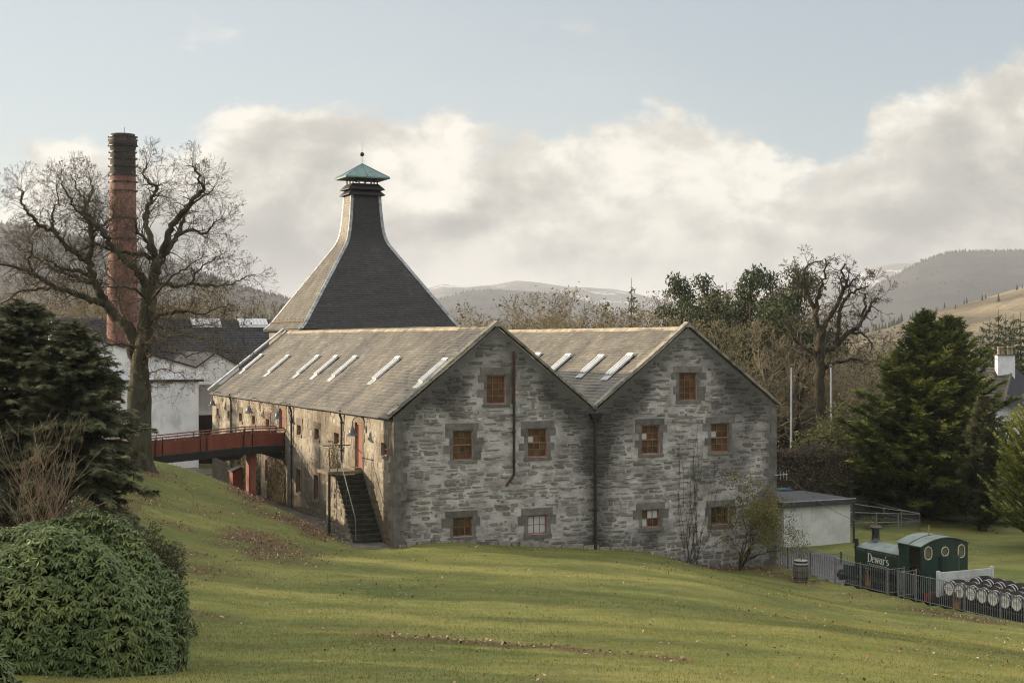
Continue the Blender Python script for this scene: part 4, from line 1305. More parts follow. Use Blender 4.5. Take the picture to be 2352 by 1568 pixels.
# the big dark roofed block behind
dk = empty('dark_roofed_block', W(-6, 56, 2), 'long building with steep blue black slate roof and white ridge rooflights', 'building')
VD = 58.0
def dpt(px, py, v=VD):
    u, _, z = uvz(ray(px, py, W(0, v), Vv)); return u, z
ul, zr = dpt(150, 937); ur, _ = dpt(830, 937)
zr = dpt(600, 938)[1]
ze_ = 6.2
P0_, P1_ = W(ul, VD - 7, ze_), W(ul, VD, zr)
L_ = np.linalg.norm(P1_ - P0_); dd_ = (P1_ - P0_) / L_
rows, b_ = [], 0
while b_ < L_ - .1:
    rows.append((b_, 0, ur - ul, .30)); b_ += .30
slates(lambda a, b: P0_ + U * a + dd_ * b, rows, .42, NAVY, dk, 0, 41, th=.012, lift=.03, tintf=lambda c, t, rg: t)
b = MB(); b.box(W(ul, VD - 7, ze_) - Zz * .08, U * (ur - ul), P1_ - P0_, Zz * .05); b.box(W(ul, VD + 7, ze_) - Zz * .08, U * (ur - ul), W(ul, VD, zr) - W(ul, VD + 7, ze_), Zz * .05); b.build('roof_deck', NAVY, dk)
b = MB(); b.prism([W(ul, VD - 6.8, 1), W(ul, VD + 6.8, 1), W(ul, VD + 6.8, ze_), W(ul, VD, zr - .1), W(ul, VD - 6.8, ze_)], U * (ur - ul)); b.build('wall', WHITE, dk)
for (x0, x1) in ((558, 643), (696, 780)):
    a, _ = dpt(x0, 937); c, _ = dpt(x1, 937)
    b = MB(); b.prism([W(a, VD - .75, zr - .62), W(a, VD - .72, zr - .40), W(a, VD, zr + .16), W(a, VD + .72, zr - .4), W(a, VD + .7, zr - .6)], U * (c - a))
    o = b.build('ridge_rooflight', PALE, dk)
    for k in range(8):
        g = MB(); g.box(W(a + (c - a) * (k + .08) / 8, VD - .74, zr - .36), U * (c - a) * .84 / 8, Vv * .66 + Zz * .50, Zz * .02); g.build('pane', SKYG, o)
b = MB(); u3, z3 = dpt(520, 1000)
for k in range(3):
    q = P0_ + U * (14 + k * 2.4) + dd_ * 2.6
    g = MB(); g.box(q + Zz * .08, U * .7, dd_ * .9, Zz * .06); g.build('roof_window', LEAD, dk)

# ------------------------------------------------------------------ outside stone stair
st = empty('stone_stair', W(-.6, 2.6, 2), 'steep outside stone stair with handrail up to the red door', 'stairs')
ZL = 4.62
nst = 14
v_top, v_bot = 3.72, 1.28
for i in range(nst):
    va = v_top - (v_top - v_bot) * (i) / nst
    zt_ = ZL - (ZL - 1.9) * (i + 1) / (nst + 1)
    b = MB(); b.box(W(-1.22, va - (v_top - v_bot) / nst - .03, zt_ - .13), U * 1.19, Vv * ((v_top - v_bot) / nst + .06), Zz * .13, tint=rnd.random())
    b.build('step', STEPM, st)
b = MB()
b.prism([W(-1.16, 1.32, 1.4), W(-1.16, v_top + .02, 1.4), W(-1.16, v_top + .02, ZL - .16), W(-1.16, 1.32, 2.0)], U * 1.12)
b.build('stair_core', STEPM, st)
sr = [(0, 2.05), (v_top - 1.32, ZL - .1), (4.95 - 1.32, ZL - .1)]
wall_mesh('stair_wall', W(-1.2, 1.32), Vv, -U, sr, 1.3, [], WLIME, st, lambda s, z: .5 + 0 * s, step=.3)
stones(W(-1.2, 1.32), Vv, -U, sr, 1.6, [], WSTONE, st, lambda s, z: .85, lambda s, z: .4 + 0 * s, nparts=120, seed=51, hr=(.12, .26))
wall_mesh('stair_wall', W(-1.2, 1.32), U, -Vv, [(0, 2.0), (1.15, 2.0)], 1.3, [], LIME, st, None, step=.3)
b = MB(); b.box(W(-1.55, v_top - .05, ZL - .12), U * 1.52, Vv * 1.45, Zz * .12, tint=.5); b.build('landing', WDRESS, st)
b = MB(); b.box(W(-.3, 3.9, ZL), U * .28, Vv * .72, Zz * .10, tint=.5); b.build('door_step', WDRESS, st)
b = MB(); b.tube([W(-1.45, 3.75, 1.9), W(-1.45, 3.75, ZL - .12)], .06, 8); b.lathe(W(-1.45, 3.75, 1.92), [(.14, 0), (.14, .14), (.07, .18)], 10); b.build('landing_post', IRON, st)
RAILM = mat('worn_handrail', [(0.10, 0.10, 0.10), (0.25, 0.25, 0.25)], rough=.4, ns=5, metal=.3, spec=.5)
b = MB()
b.tube([W(-1.45, 5.05, ZL + .98), W(-1.45, v_top, ZL + .98), W(-1.12, v_top - .05, ZL + .95), W(-1.12, v_bot + .1, 2.95), W(-1.12, v_bot + .05, 2.0)], .022, 6); b.build('handrail', RAILM, st)
b = MB()
b.tube([W(-1.45, 5.05, ZL + .98), W(-.1, 5.05, ZL + .98)], .022, 6)
for p in ((-1.45, 5.05), (-1.45, v_top + .02), (-1.12, v_top - .06)): b.tube([W(p[0], p[1], ZL), W(p[0], p[1], ZL + .97)], .018, 6)
b.tube([W(-1.12, 2.5, 3.2), W(-1.12, 2.5, 4.0)], .016, 6)
b.build('railing_post', IRON, st)

# ------------------------------------------------------------------ red footbridge to the upper door
br = empty('footbridge', W(-3, 16, 4.5), 'oxblood red footbridge with boarded sides crossing from the bank to the barn', 'bridge')
VB0, VB1 = 15.45, 17.0
ZB = 4.86
def zb(t): return ZB if t < 1.62 else ZB - (t - 1.62) * .071
TEND = 9.6
breaks = [0.02, 1.62, 2.05, 3.85, 4.15, 5.95, 6.3, 8.1, 8.45, TEND]
BEAM = mat('black_bridge_beam', [(0.010, 0.010, 0.011), (0.022, 0.021, 0.021)], rough=.55, ns=3, spec=.4)
for vv, nm in ((VB0, -1), (VB1, 1)):
    for i in range(len(breaks) - 1):
        t0, t1 = breaks[i], breaks[i + 1]
        gapp = (t1 - t0) < .5 and t0 > 1
        n = max(2, int((t1 - t0) / .14))
        for k in range(n):
            a, c = t0 + (t1 - t0) * k / n + .006, t0 + (t1 - t0) * (k + 1) / n - .006
            z0, z1 = zb((a + c) / 2) + (.26 if gapp else .06), zb((a + c) / 2) + .66
            b = MB(); b.box(W(-c, vv - .012 + rnd.uniform(-.003, .003), z0), U * (c - a), Vv * .024, Zz * (z1 - z0), tint=rnd.random()); b.build('side_board', REDD, br)
        for t in (t0, t1):
            b = MB(); b.box(W(-t - .02, vv - .05 * 1, zb(t) - .32), U * .04, Vv * .10, Zz * 1.18); b.build('bridge_post', IRON, br)
    for (ta, tb) in ((0.02, 1.62), (1.62, TEND)):
        b = MB(); b.prism([W(-ta, vv - .004, zb(ta) + .07), W(-tb, vv - .004, zb(tb) + .07), W(-tb, vv - .004, zb(tb) + .65), W(-ta, vv - .004, zb(ta) + .65)], Vv * .008); b.build('backing_panel', REDD, br)
    pts = lambda dz, off=0: [W(-t, vv + off, zb(t) + dz) for t in (0.02, 1.62, TEND)]
    b = MB().tube(pts(.90), .028, 8); b.build('handrail', REDD, br)
    b = MB().tube(pts(.78), .02, 6); b.build('lower_rail', REDD, br)
    b = MB()
    for t in np.arange(.3, TEND, .42): b.tube([W(-t, vv, zb(t) + .66), W(-t, vv, zb(t) + .9)], .01, 4)
    b.build('rail_bracket', RAILM, br)
    for (ta, tb) in ((0.0, 1.62), (1.62, TEND)):
        b = MB(); b.prism([W(-ta, vv - .05, zb(ta) + .02), W(-tb, vv - .05, zb(tb) + .02), W(-tb, vv - .05, zb(tb) - .34), W(-ta, vv - .05, zb(ta) - .34)], Vv * .1); b.build('beam', BEAM, br)
for k in range(int(TEND / .16)):
    t = .05 + k * .16
    b = MB(); b.box(W(-t - .15, VB0 + .05, zb(t) + .0), U * .15, Vv * (VB1 - VB0 - .1), Zz * .04, tint=.5); b.build('deck_board', BEAM, br)
b = MB(); b.box(W(-1.66, VB0 + .3, 1.8), U * .30, Vv * .5, Zz * 2.75); b.build('pier', PINKP, br)
b = MB(); b.box(W(-1.73, VB0 + .2, 1.8), U * .06, Vv * .62, Zz * 2.75, tint=.2); b.build('pier', REDD, br)
b = MB(); b.prism([W(-1.2, VB0 + .1, ZB - .34), W(0, VB0 + .1, ZB - .34), W(0, VB0 + .1, ZB - .62), W(-.3, VB0 + .1, ZB - .62)], Vv * .2); b.build('bracket', BEAM, br)
b = MB(); b.prism([W(-3.4, VB0 + .1, zb(3) - .34), W(-2.0, VB0 + .1, zb(2) - .34), W(-2.2, VB0 + .1, zb(2) - .55), W(-3.0, VB0 + .1, zb(3) - .55)], Vv * .3); b.build('bracket', BEAM, br)
b = MB(); b.box(W(-6.62, VB0 - .4, 4.0), U * .12, Vv * .12, Zz * 1.0, tint=.4); b.build('gate_post', REDD, br)
b = MB(); b.box(W(-7.7, VB0 - .37, 4.1), U * 1.08, Vv * .05, Zz * .78, tint=.3); b.build('gate_panel', REDD, br)

# small red hatch box against the long wall
v_, _ = spt(600 + 252 / 2.24, 1400)
hx = empty('meter_box', W(-.5, v_, 2), 'small red lean-to cupboard at the foot of the long wall', 'cupboard')
b = MB(); b.prism([W(-.6, v_ - .1, 2), W(-.6, v_ - .1, 2.95), W(-.02, v_ - .1, 3.2), W(-.02, v_ - .1, 2)], Vv * .75); b.build('cabinet', REDD, hx)
b = MB(); b.prism([W(-.68, v_ - .16, 2.93), W(-.68, v_ - .16, 2.98), W(-.01, v_ - .16, 3.27), W(-.01, v_ - .16, 3.21)], Vv * .87); b.build('lid', IRON, hx)
# goose neck lamps
LAMPM = mat('grey_lamp_enamel', [(0.045, 0.047, 0.052), (0.075, 0.078, 0.085)], rough=.4, ns=4, spec=.5)
labs = ['goose neck lamp beside the right hand door above the stone stair', 'goose neck lamp just above the end of the red footbridge', 'goose neck lamp between the tall dark door and the far downpipe', 'goose neck lamp nearest the far end of the long wall']
for lab, (hx_, hy_) in zip(labs, ((1060, 690), (560, 585), (365, 550), (120, 505))):
    v, z = spt(600 + hx_ / 2.24, 950 + hy_ / 2.24)
    root = empty('wall_lamp', W(0, v, z), lab, 'lamp', 'goose neck lamps along the long wall')
    pts = [W(-.02, v, z)]
    for k in range(11):
        an = math.pi * k / 10
        pts.append(W(-.34 + .27 * math.cos(an) , v, z + .28 + .27 * math.sin(an) ))
    pts.insert(1, W(-.07, v, z + .02))
    pts.append(W(-.61, v, z + .12))
    b = MB().tube(pts, .02, 6); b.build('arm', LAMPM, root)
    b = MB().box(W(-.03, v - .05, z - .14), U * .03, Vv * .1, Zz * .3); b.build('wall_plate', LAMPM, root)
    b = MB().lathe(W(-.61, v, z - .22), [(.0, .36), (.05, .36), (.06, .30), (.10, .26), (.13, .16), (.15, .08), (.26, .0), (.27, -.015), (.25, -.01), (.13, .07), (.0, .1)], 16); b.build('lamp_shade', LAMPM, root, smoothf=True)
# aerial on the right corner
ae = empty('wall_aerial', W(UW2, .2, 5.0), 'small grey aerial on a bracket at the right corner of the barn', 'aerial')
q = at(2290, 1388, 64.0)
b = MB(); b.tube([W(UW2 - .2, -.1, q[2]), W(UW2 + .55, -.1, q[2])], .018, 5); b.build('bracket', LEAD, ae)
b = MB()
for k, l in enumerate((.22, .18, .26)): b.tube([W(UW2 + .15 + .17 * k, -.1, q[2] - l), W(UW2 + .15 + .17 * k, -.1, q[2] + l * .7)], .012, 4)
b.build('aerial_rods', LEAD, ae)
# ------------------------------------------------------------------ shed, cage, poles, house
SHEDW = mat('grey_white_harl', [(0.48, 0.492, 0.48), (0.6, 0.612, 0.6), (0.672, 0.684, 0.672)], rough=.9, ns=1.1, bump=.5, bs=30, bd=.02, stain2=(0.30, 0.31, 0.29))
FELT = mat('roof_felt', [(0.03, 0.032, 0.038), (0.055, 0.058, 0.068)], rough=.6, ns=1.5, bump=.2, bs=20, bd=.01)
GALV = mat('galvanised_steel', [(0.15, 0.154, 0.161), (0.225, 0.232, 0.24)], rough=.5, ns=5, spec=.5, metal=.25)
CONC = mat('stained_concrete', [(0.05, 0.05, 0.045), (0.10, 0.098, 0.088), (0.15, 0.145, 0.13)], rough=.9, ns=1.2, bump=.3, bs=14, bd=.02)
MESHM = mat('wire_netting', [(0.10, 0.10, 0.10), (0.17, 0.17, 0.17)], rough=.6)
shd = empty('flat_roofed_shed', W(24, 6.5, 0), 'small pale rendered shed with flat dark felt roof right of the barn', 'shed')
SU0, SU1, SVf, SVb = 22.15, 26.2, 4.9, 9.0
b = MB(); b.box(W(SU0, SVf, -.4), U * (SU1 - SU0), Vv * (SVb - SVf), Zz * 2.42); b.build('wall', SHEDW, shd)
b = MB(); b.box(W(SU0 - .15, SVf - .2, 2.05), U * (SU1 - SU0 + .35), Vv * (SVb - SVf + .3), Zz * .06); b.build('roof', FELT, shd)
b = MB(); b.box(W(SU0 - .15, SVf - .225, 1.86), U * (SU1 - SU0 + .35), Vv * .022, Zz * .22); b.box(W(SU0 - .175, SVf - .2, 1.86), U * .022, Vv * 4.4, Zz * .22); b.build('fascia', FELT, shd)
b = MB(); b.tube([W(SU1 + .12, SVf - .12, 1.9), W(SU1 + .12, SVf - .12, -.1)], .06, 6); b.build('downpipe', FELT, shd)
b = MB(); b.box(W(SU0 - .15, SVf - .2, 2.112), U * (SU1 - SU0 + .35), Vv * .05, Zz * .03); b.build('roof_edge', LEAD, shd)
b = MB(); b.box(W(24.2, 9.6, 1.6), U * 2.0, Vv * .9, Zz * .55); b.build('tarpaulin_cover', mat('blue_tarpaulin', [(0.02, 0.05, 0.08), (0.04, 0.08, 0.12)], rough=.5), shd)

cg = empty('netting_compound', W(29, 8, -.1), 'wire netting compound on grey posts with low concrete wall behind the shed', 'enclosure')
PA, PB, PC_, PD = W(26.35, 6.6), W(32.3, 6.8), W(32.6, 11.5), W(26.5, 11.5)
zt_of = {0: (1.25, .80), 1: (.80, 1.0), 2: (1.0, 1.75)}
for i, (p, q_) in enumerate(((PA, PB), (PB, PC_), (PC_, PD))):
    L = np.linalg.norm(q_ - p); n = 4 if i != 1 else 3
    za, zb_ = zt_of[i]
    for k in range(n + 1):
        f = k / n; r_ = p + (q_ - p) * f
        b = MB(); b.tube([r_ + Zz * -.3, r_ + Zz * (za + (zb_ - za) * f)], .035, 6); b.build('post', GALV, cg)
    for fr in (1.0, .52):
        b = MB(); b.tube([p + Zz * (za * fr), q_ + Zz * (zb_ * fr)], .022, 5); b.build('rail', GALV, cg)
    b = MB()
    d = (q_ - p) / L
    s = 0
    while s < L:
        f = s / L; hz = za + (zb_ - za) * f
        b.add([p + d * s - Zz * .1, p + d * (s + .008) - Zz * .1, p + d * (s + .008) + Zz * hz, p + d * s + Zz * hz], [(0, 1, 2, 3)]); s += .09
    for zz_ in np.arange(-.05, 1.0, .09):
        b.add([p + Zz * zz_, q_ + Zz * zz_ * zb_ / za, q_ + Zz * (zz_ * zb_ / za + .008), p + Zz * (zz_ + .008)], [(0, 1, 2, 3)])
    b.build('wire_net', MESHM, cg, kind='stuff')
b = MB(); b.box(PD + Vv * .4 - Zz * .3 - U * .1, U * 6.4, Vv * .2, Zz * 1.6); b.build('low_wall', CONC, cg)
b = MB(); b.tube([PD + Zz * 1.75, PA + Zz * 1.5 + U * -.1], .02, 5); b.tube([PD + Zz * 1.75 + U * -.1, PB + Zz * .85], .02, 5); b.build('stay_rail', GALV, cg)
for k in range(2):
    p = W(27.0 + k * .9, 8.2, -.1)
    bb = empty('wire_bin', p, 'grey wire bin standing inside the netting compound, ' + ('nearer the shed' if k == 0 else 'farther from the shed'), 'bin', 'wire bins in the compound')
    b = MB(); b.lathe(p, [(.30, .62), (.34, .66), (.34, .72), (.30, .74)], 16); b.build('rim', GALV, bb)
    b = MB()
    for j in range(14):
        an = j * math.pi / 7; c, s_ = math.cos(an), math.sin(an)
        b.tube([p + np.array([.24 * c, .24 * s_, 0]), p + np.array([.32 * c, .32 * s_, .66])], .01, 4)
    b.lathe(p, [(.0, .01), (.25, .01), (.25, .04), (0, .04)], 14)
    b.build('basket', GALV, bb)

# flagpoles far behind
for (px, yt, yb, lab) in ((2316, 1075, 1325, 'bare white flagpole closer to the barn gable'), (2434, 1075, 1325, 'bare white flagpole rising behind the bush beside the big conifer')):
    Yf = 90
    p0, p1 = at(px, yb, Yf), at(px + (2 if px < 2400 else 0), yt, Yf)
    fp = empty('flagpole', (p0[0], p0[1], 0.0), lab, 'flagpole', 'flagpoles beyond the barn')
    b = MB(); b.tube([(p0[0], p0[1], 0), p1], [.07, .045], 10); b.build('pole', PALE, fp, smoothf=True)
    b = MB(); b.lathe(p1, [(.0, -.02), (.10, .0), (.12, .08), (.07, .16), (0, .2)], 10); b.build('finial', WDRESS, fp, smoothf=True)
    b = MB(); b.tube([p0 + np.array([.12, 0, .5]), p1 + np.array([.08, 0, -.1])], .012, 4); b.build('halyard', GALV, fp)

# slated house with white chimney at the far right
hs = empty('slated_house', at(2900, 1300, 112), 'house with steep brown slate roof and white four-pot chimney, far right', 'house')
YH = 112
r0, r1 = at(2790, 1078, YH + 1), at(2967, 1072, YH)
e0, e1 = at(2700, 1190, YH - 4), at(2938, 1190, YH - 4)
e2 = at(3110, 1190, YH + 1)
HSL = mat('house_slate', [(0.05, 0.045, 0.04), (0.095, 0.083, 0.068), (0.14, 0.12, 0.1)], rough=.6, ns=1, nmix=.5, tint=True)
def Q4(a, b_, c, d): 
    return lambda s, t: (a * (1 - s) + b_ * s) * (1 - t) + (d * (1 - s) + c * s) * t
f = Q4(e0, e1, r1, r0)
Lh, Wd = np.linalg.norm(e1 - e0), np.linalg.norm(r0 - e0)
rows = [(k * .25, 0, Lh, .25) for k in range(int(Wd / .25))]
slates(lambda a, b: f(a / Lh, min(1, b / Wd)), rows, .35, HSL, hs, 0, 61, lift=.03)
b = MB(); b.add([e1, e2, r1], [(0, 1, 2)]); b.add([e0 - Zz * .1, e1 - Zz * .1, r1 - Zz * .1, r0 - Zz * .1], [(0, 1, 2, 3)]); b.build('roof', NAVY, hs)
b = MB(); b.tube([e1, r1], .10, 5); b.build('hip_ridge', HSL, hs)
b = MB(); w0, w1, w2 = e0 + np.array([.4, .4, 0]), e1 + np.array([-.3, .4, 0]), e2
b.prism([w0, w1, w1 + np.array([5, 5, 0]), w0 + np.array([0, 8, 0])], Zz * -5.5); b.build('wall', WHITE, hs)
k0 = at(2944, 1092, YH - .5)
b = MB(); cw, cd = 1.35, .7
b.box(k0 - np.array([cw / 2, cd / 2, .6]), np.array([cw, 0, 0]), np.array([0, cd, 0]), Zz * (.6 + 1.38), tint=.5)
ch = b.build('chimney_stack', WHITE, hs)
b = MB(); b.box(k0 + np.array([-cw / 2 - .08, -cd / 2 - .08, 1.38]), np.array([cw + .16, 0, 0]), np.array([0, cd + .16, 0]), Zz * .08); b.build('capping', DRESS, hs)
POT = mat('buff_clay', [(0.30, 0.20, 0.14), (0.45, 0.36, 0.27)], rough=.8, ns=2)
for s in (-.48, -.22, .28, .52):
    b = MB(); b.lathe(k0 + np.array([s, 0, 1.46]), [(.11, 0), (.105, .5), (.13, .52), (.13, .60), (.08, .6)], 12); b.build('chimney_pot', POT, hs, smoothf=True)
# window on that house
b = MB(); pw = at(2880, 1215, YH - 4.2); b.box(pw, np.array([.9, 0, 0]), np.array([0, -.1, 0]), Zz * -1.2); wo = b.build('window', DARKIN, hs)

# ------------------------------------------------------------------ railings round the locomotive
def picket_run(p, q_, h, parent, step=.115, posts=6, zoff=0.0, base=None, thick=.015):
    p, q_ = np.asarray(p, float), np.asarray(q_, float)
    L = math.hypot(*(q_ - p)[:2]); d = (q_ - p) / L
    g0 = (gz(p[0], p[1]) if base is None else base[0]) + zoff
    g1 = (gz(q_[0], q_[1]) if base is None else base[1]) + zoff
    G = lambda s: g0 + (g1 - g0) * s / L
    lat = np.array([-d[1], d[0], 0])
    for zz_ in (.07, h):
        b = MB(); a = p.copy(); a[2] = G(0) + zz_; c = q_.copy(); c[2] = G(L) + zz_
        b.box(a - lat * .022 - Zz * .008, c - a, lat * .044, Zz * .016); b.build('rail', GALV, parent)
    n = int(L / step)
    for k in range(1, n):
        s = L * k / n; r_ = p + d * s
        b = MB(); b.box(np.array([r_[0], r_[1], G(s) + .07]) - (d + lat) * thick / 2, d * thick, lat * thick, Zz * (h - .07)); b.build('picket', GALV, parent)
    for k in range(posts + 1):
        s = L * k / posts; r_ = p + d * s; w_ = .06 if k in (0, posts) else .04
        b = MB(); b.box(np.array([r_[0], r_[1], G(s) - .3]) - (d + lat) * w_ / 2, d * w_, lat * w_, Zz * (h + .36)); b.build('post', GALV, parent)
FU = 18.15
def fv(px): 
    r = (px - 1500) / F_
    a0, b0 = C0 + U * FU, None
    # intersection of the sight line with the line u = FU
    return (a0[0] - r * a0[1]) / (r * Vv[1] - Vv[0])
vA0, vA1, vB0 = .75, fv(2600), fv(2632)
ra_ = empty('railing', W(FU, -3, -.1), 'grey picket railing from the barn corner to the gateway, with still-shaped panel', 'railing', 'galvanised railings round the locomotive')
picket_run(W(FU, vA0), W(FU, vA1), 1.0, ra_, posts=5, base=(-.12, -.10))
picket_run(W(FU, vA1), W(FU + .85, vA1 + .02), 1.0, ra_, posts=1, base=(-.10, -.10))
rb_ = empty('railing', W(FU, -12, -.1), 'grey picket railing running past the barrel wagon to the picture edge', 'railing', 'galvanised railings round the locomotive')
picket_run(W(FU, vB0), W(FU, -17.4), 1.02, rb_, posts=5, base=(-.10, -.02))
picket_run(W(FU, vB0), W(FU + .9, vB0 + .02), 1.0, rb_, posts=1, base=(-.10, -.10))
rc_ = empty('railing', W(20, 1, -.1), 'grey picket railing at the back of the paved yard before the shed', 'railing', 'galvanised railings round the locomotive')
picket_run(W(FU + .1, .9), W(22.5, .9), .95, rc_, posts=2, base=(-.75, -.8))
picket_run(W(22.5, .9), W(22.5, -3.0), .95, rc_, posts=2, base=(-.8, -1.0))
# still shaped plates on the railings
TAN = mat('rusty_steel_plate', [(0.20, 0.10, 0.048), (0.29, 0.155, 0.075)], rough=.7, ns=6)
def still_sign(px, py0, py1, lab):
    v = fv(px); P = lambda a, z: W(FU - .04, v, 0) - Vv * a + Zz * z
    Y = P(0, 0)[1]
    zt_, zb_ = 10 - (py0 - 1000) / F_ * Y, 10 - (py1 - 1000) / F_ * Y
    h = zt_ - zb_; 
    out = [(-.17, 0), (.0, .03), (.17, -.02), (.19, .02), (.215, .22), (.17, .33), (.09, .42), (.055, .50), (.04, .70), (.035, .88), (.0, .98), (-.06, 1.0), (-.12, .97), (-.15, .90), (-.11, .86), (-.05, .89), (-.03, .80), (-.05, .52), (-.09, .42), (-.18, .33), (-.22, .22), (-.2, .04)]
    pts = [P(a * h * .95, zb_ + z * h) for a, z in out]
    b = MB(); b.prism(pts, -U * .012)
    b.build('still_shaped_plate', TAN, None, label=lab, cat='plate', group='still-shaped plates on the railings')
    b = MB()
    for a in (-.26, .26):
        b.tube([P(a * h, zb_ - .1), P(a * h, zt_ + .1)], .014, 4)
    b.tube([P(-.26 * h, zb_ - .06), P(.26 * h, zb_ - .06)], .014, 4); b.tube([P(-.26 * h, zt_ + .06), P(.26 * h, zt_ + .06)], .014, 4)
    b.build('plate_frame', GALV, ra_ if px < 2620 else rb_)
still_sign(2545, 1669, 1716, 'brown still-shaped steel plate on the railing before the locomotive')
still_sign(2805, 1733, 1784, 'brown still-shaped steel plate on the railing before the barrels')

# ------------------------------------------------------------------ the green tank locomotive
GREEN = mat('dark_green_enamel', [(0.010, 0.028, 0.021), (0.016, 0.040, 0.030), (0.022, 0.050, 0.038)], rough=.42, ns=2, spec=.45, bump=.05, bs=6, bd=.02, rvar=.25, stain2=(0.035, 0.040, 0.034))
GREENT = mat('pale_green_top', [(0.10, 0.145, 0.135), (0.16, 0.20, 0.19), (0.21, 0.25, 0.24)], rough=.5, ns=1.5, spec=.5, rvar=.2)  # paler green for the tank top and cab roof
CREAM = mat('cream_paint', [(0.50, 0.46, 0.28), (0.60, 0.56, 0.36)], rough=.5)
INCR = mat('cab_lining', [(0.20, 0.17, 0.12), (0.28, 0.24, 0.18)], rough=.7, ns=2)
TXT = mat('white_lettering', [(0.62, 0.62, 0.58), (0.70, 0.70, 0.66)], rough=.6)
BRASS = mat('brass', [(0.35, 0.25, 0.11), (0.45, 0.33, 0.16)], rough=.35, metal=.6)
REDB = mat('buffer_beam_red', [(0.20, 0.02, 0.015), (0.28, 0.035, 0.025)], rough=.5)
LU, RZ = 19.5, -1.03
def Lp(w, v, z): return W(LU + w, v, z)
lo = empty('steam_locomotive', Lp(1.2, -5.5, RZ), 'small dark green saddle tank steam locomotive behind the railings', 'locomotive')
# saddle tank: a rounded section swept along v
TW0, TW1 = .30, 2.10
tc_ = (TW0 + TW1) / 2; hw = (TW1 - TW0) / 2
sec = [(-hw + .06, .32), (-hw, .38), (-hw, .98), (-hw + .03, 1.08), (-hw + .10, 1.17), (-hw + .26, 1.26), (-hw + .5, 1.33), (0, 1.39)]
sec = sec + [(-a, z) for a, z in sec[-2::-1]]
v0_, v1_ = -6.64, -3.42
b = MB()
ns_ = len(sec)
def secp(v, s=1.0, dz=0): return [Lp(tc_ + a * s, v, .85 + (z - .85) * s + dz) for a, z in sec]
ringsT = [secp(v0_), secp(v1_ - .10), secp(v1_ - .03, .985), secp(v1_, .94)]
for i in range(len(ringsT) - 1):
    b.add(ringsT[i] + ringsT[i + 1], [(j, j + 1, ns_ + j + 1, ns_ + j) for j in range(ns_ - 1)])
b.add(ringsT[-1] + [Lp(tc_, v1_, .8)], [(j, j + 1, ns_) for j in range(ns_ - 1)])
b.add([ringsT[-1][0], ringsT[-1][-1], Lp(tc_, v1_, .8)], [(0, 1, 2)])
b.build('saddle_tank', GREEN, lo, smoothf=False)
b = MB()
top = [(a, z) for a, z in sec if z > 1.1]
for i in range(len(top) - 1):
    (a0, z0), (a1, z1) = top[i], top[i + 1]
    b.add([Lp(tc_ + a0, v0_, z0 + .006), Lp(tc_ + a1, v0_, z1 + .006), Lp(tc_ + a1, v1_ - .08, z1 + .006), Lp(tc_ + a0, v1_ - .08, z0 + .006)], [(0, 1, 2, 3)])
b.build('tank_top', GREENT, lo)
b = MB(); b.tube([Lp(TW0 - .03, v0_, 1.17), Lp(TW0 - .03, v1_, 1.17)], .022, 6)
for vv in (-6.2, -5.3, -4.2, -3.45): b.tube([Lp(TW0 + .06, vv, 1.1), Lp(TW0 - .03, vv, 1.17)], .02, 5)
b.build('grab_rail', IRON, lo)
b = MB(); b.lathe(Lp(1.2, -3.75, 1.30), [(.40, 0), (.38, .04), (.25, .09), (.19, .17), (.165, .24), (.16, .62), (.20, .64), (.27, .66), (.28, .71), (.22, .74), (.17, .75), (.16, .6)], 24); b.build('chimney', mat('gloss_black', [(0.02, 0.02, 0.022), (0.05, 0.05, 0.055)], rough=.3, spec=.6), lo, smoothf=True)
b = MB(); b.lathe(Lp(1.2, -3.75, 2.04), [(.17, 0), (.2, .0), (.2, .03), (.16, .03)], 20); b.build('chimney_rim', BRASS, lo)
b = MB(); b.lathe(Lp(1.15, -5.7, 1.28), [(.30, 0), (.30, .30), (.33, .32), (.33, .36), (.0, .40)], 20); b.build('water_filler', GREEN, lo, smoothf=False)
b = MB(); b.tube([Lp(.95, -5.7, 1.66), Lp(1.05, -5.7, 1.74), Lp(1.25, -5.7, 1.74), Lp(1.4, -5.7, 1.66)], .02, 5); b.build('filler_handle', IRON, lo)
b = MB(); b.tube([Lp(.55, v1_ + .14, .9), Lp(.55, v1_ + .14, 1.5)], .09, 8); b.build('side_pipe', IRON, lo)
# smokebox and boiler below
b = MB(); b.lathe(Lp(1.2, -6.6, .35), [(.0, 0), (.58, 0), (.58, 3.05), (.60, 3.3), (.56, 3.36), (0, 3.42)], 24, axis=Vv); b.build('boiler', IRON, lo, smoothf=False)
# running plate, buffer beams, buffers
b = MB(); b.box(Lp(.02, -8.15, -.10), U * 2.36, Vv * 5.35, Zz * .05); b.build('running_plate', IRON, lo)
b = MB(); b.box(Lp(.02, -8.22, -.34), U * 2.36, Vv * .08, Zz * .29); b.build('buffer_beam', REDB, lo)
b = MB(); b.box(Lp(.02, -2.82, -.34), U * 2.36, Vv * .08, Zz * .29); b.build('buffer_beam', IRON, lo)
for w_ in (.45, 1.95):
    b = MB(); b.lathe(Lp(w_, -2.74, -.18), [(.11, 0), (.10, .22), (.05, .24), (.05, .32), (.22, .36), (.22, .40), (.12, .42), (0, .425)], 18, axis=Vv); b.build('buffer', IRON, lo, smoothf=False)
    b = MB(); b.lathe(Lp(w_, -8.22, -.18), [(.11, 0), (.10, .2), (.05, .22), (.22, .3), (0, .33)], 18, axis=-Vv); b.build('buffer', IRON, lo, smoothf=False)
b = MB(); b.box(Lp(.1, -3.5, -.05), U * .5, Vv * .55, Zz * .42); b.build('sandbox', GREEN, lo)
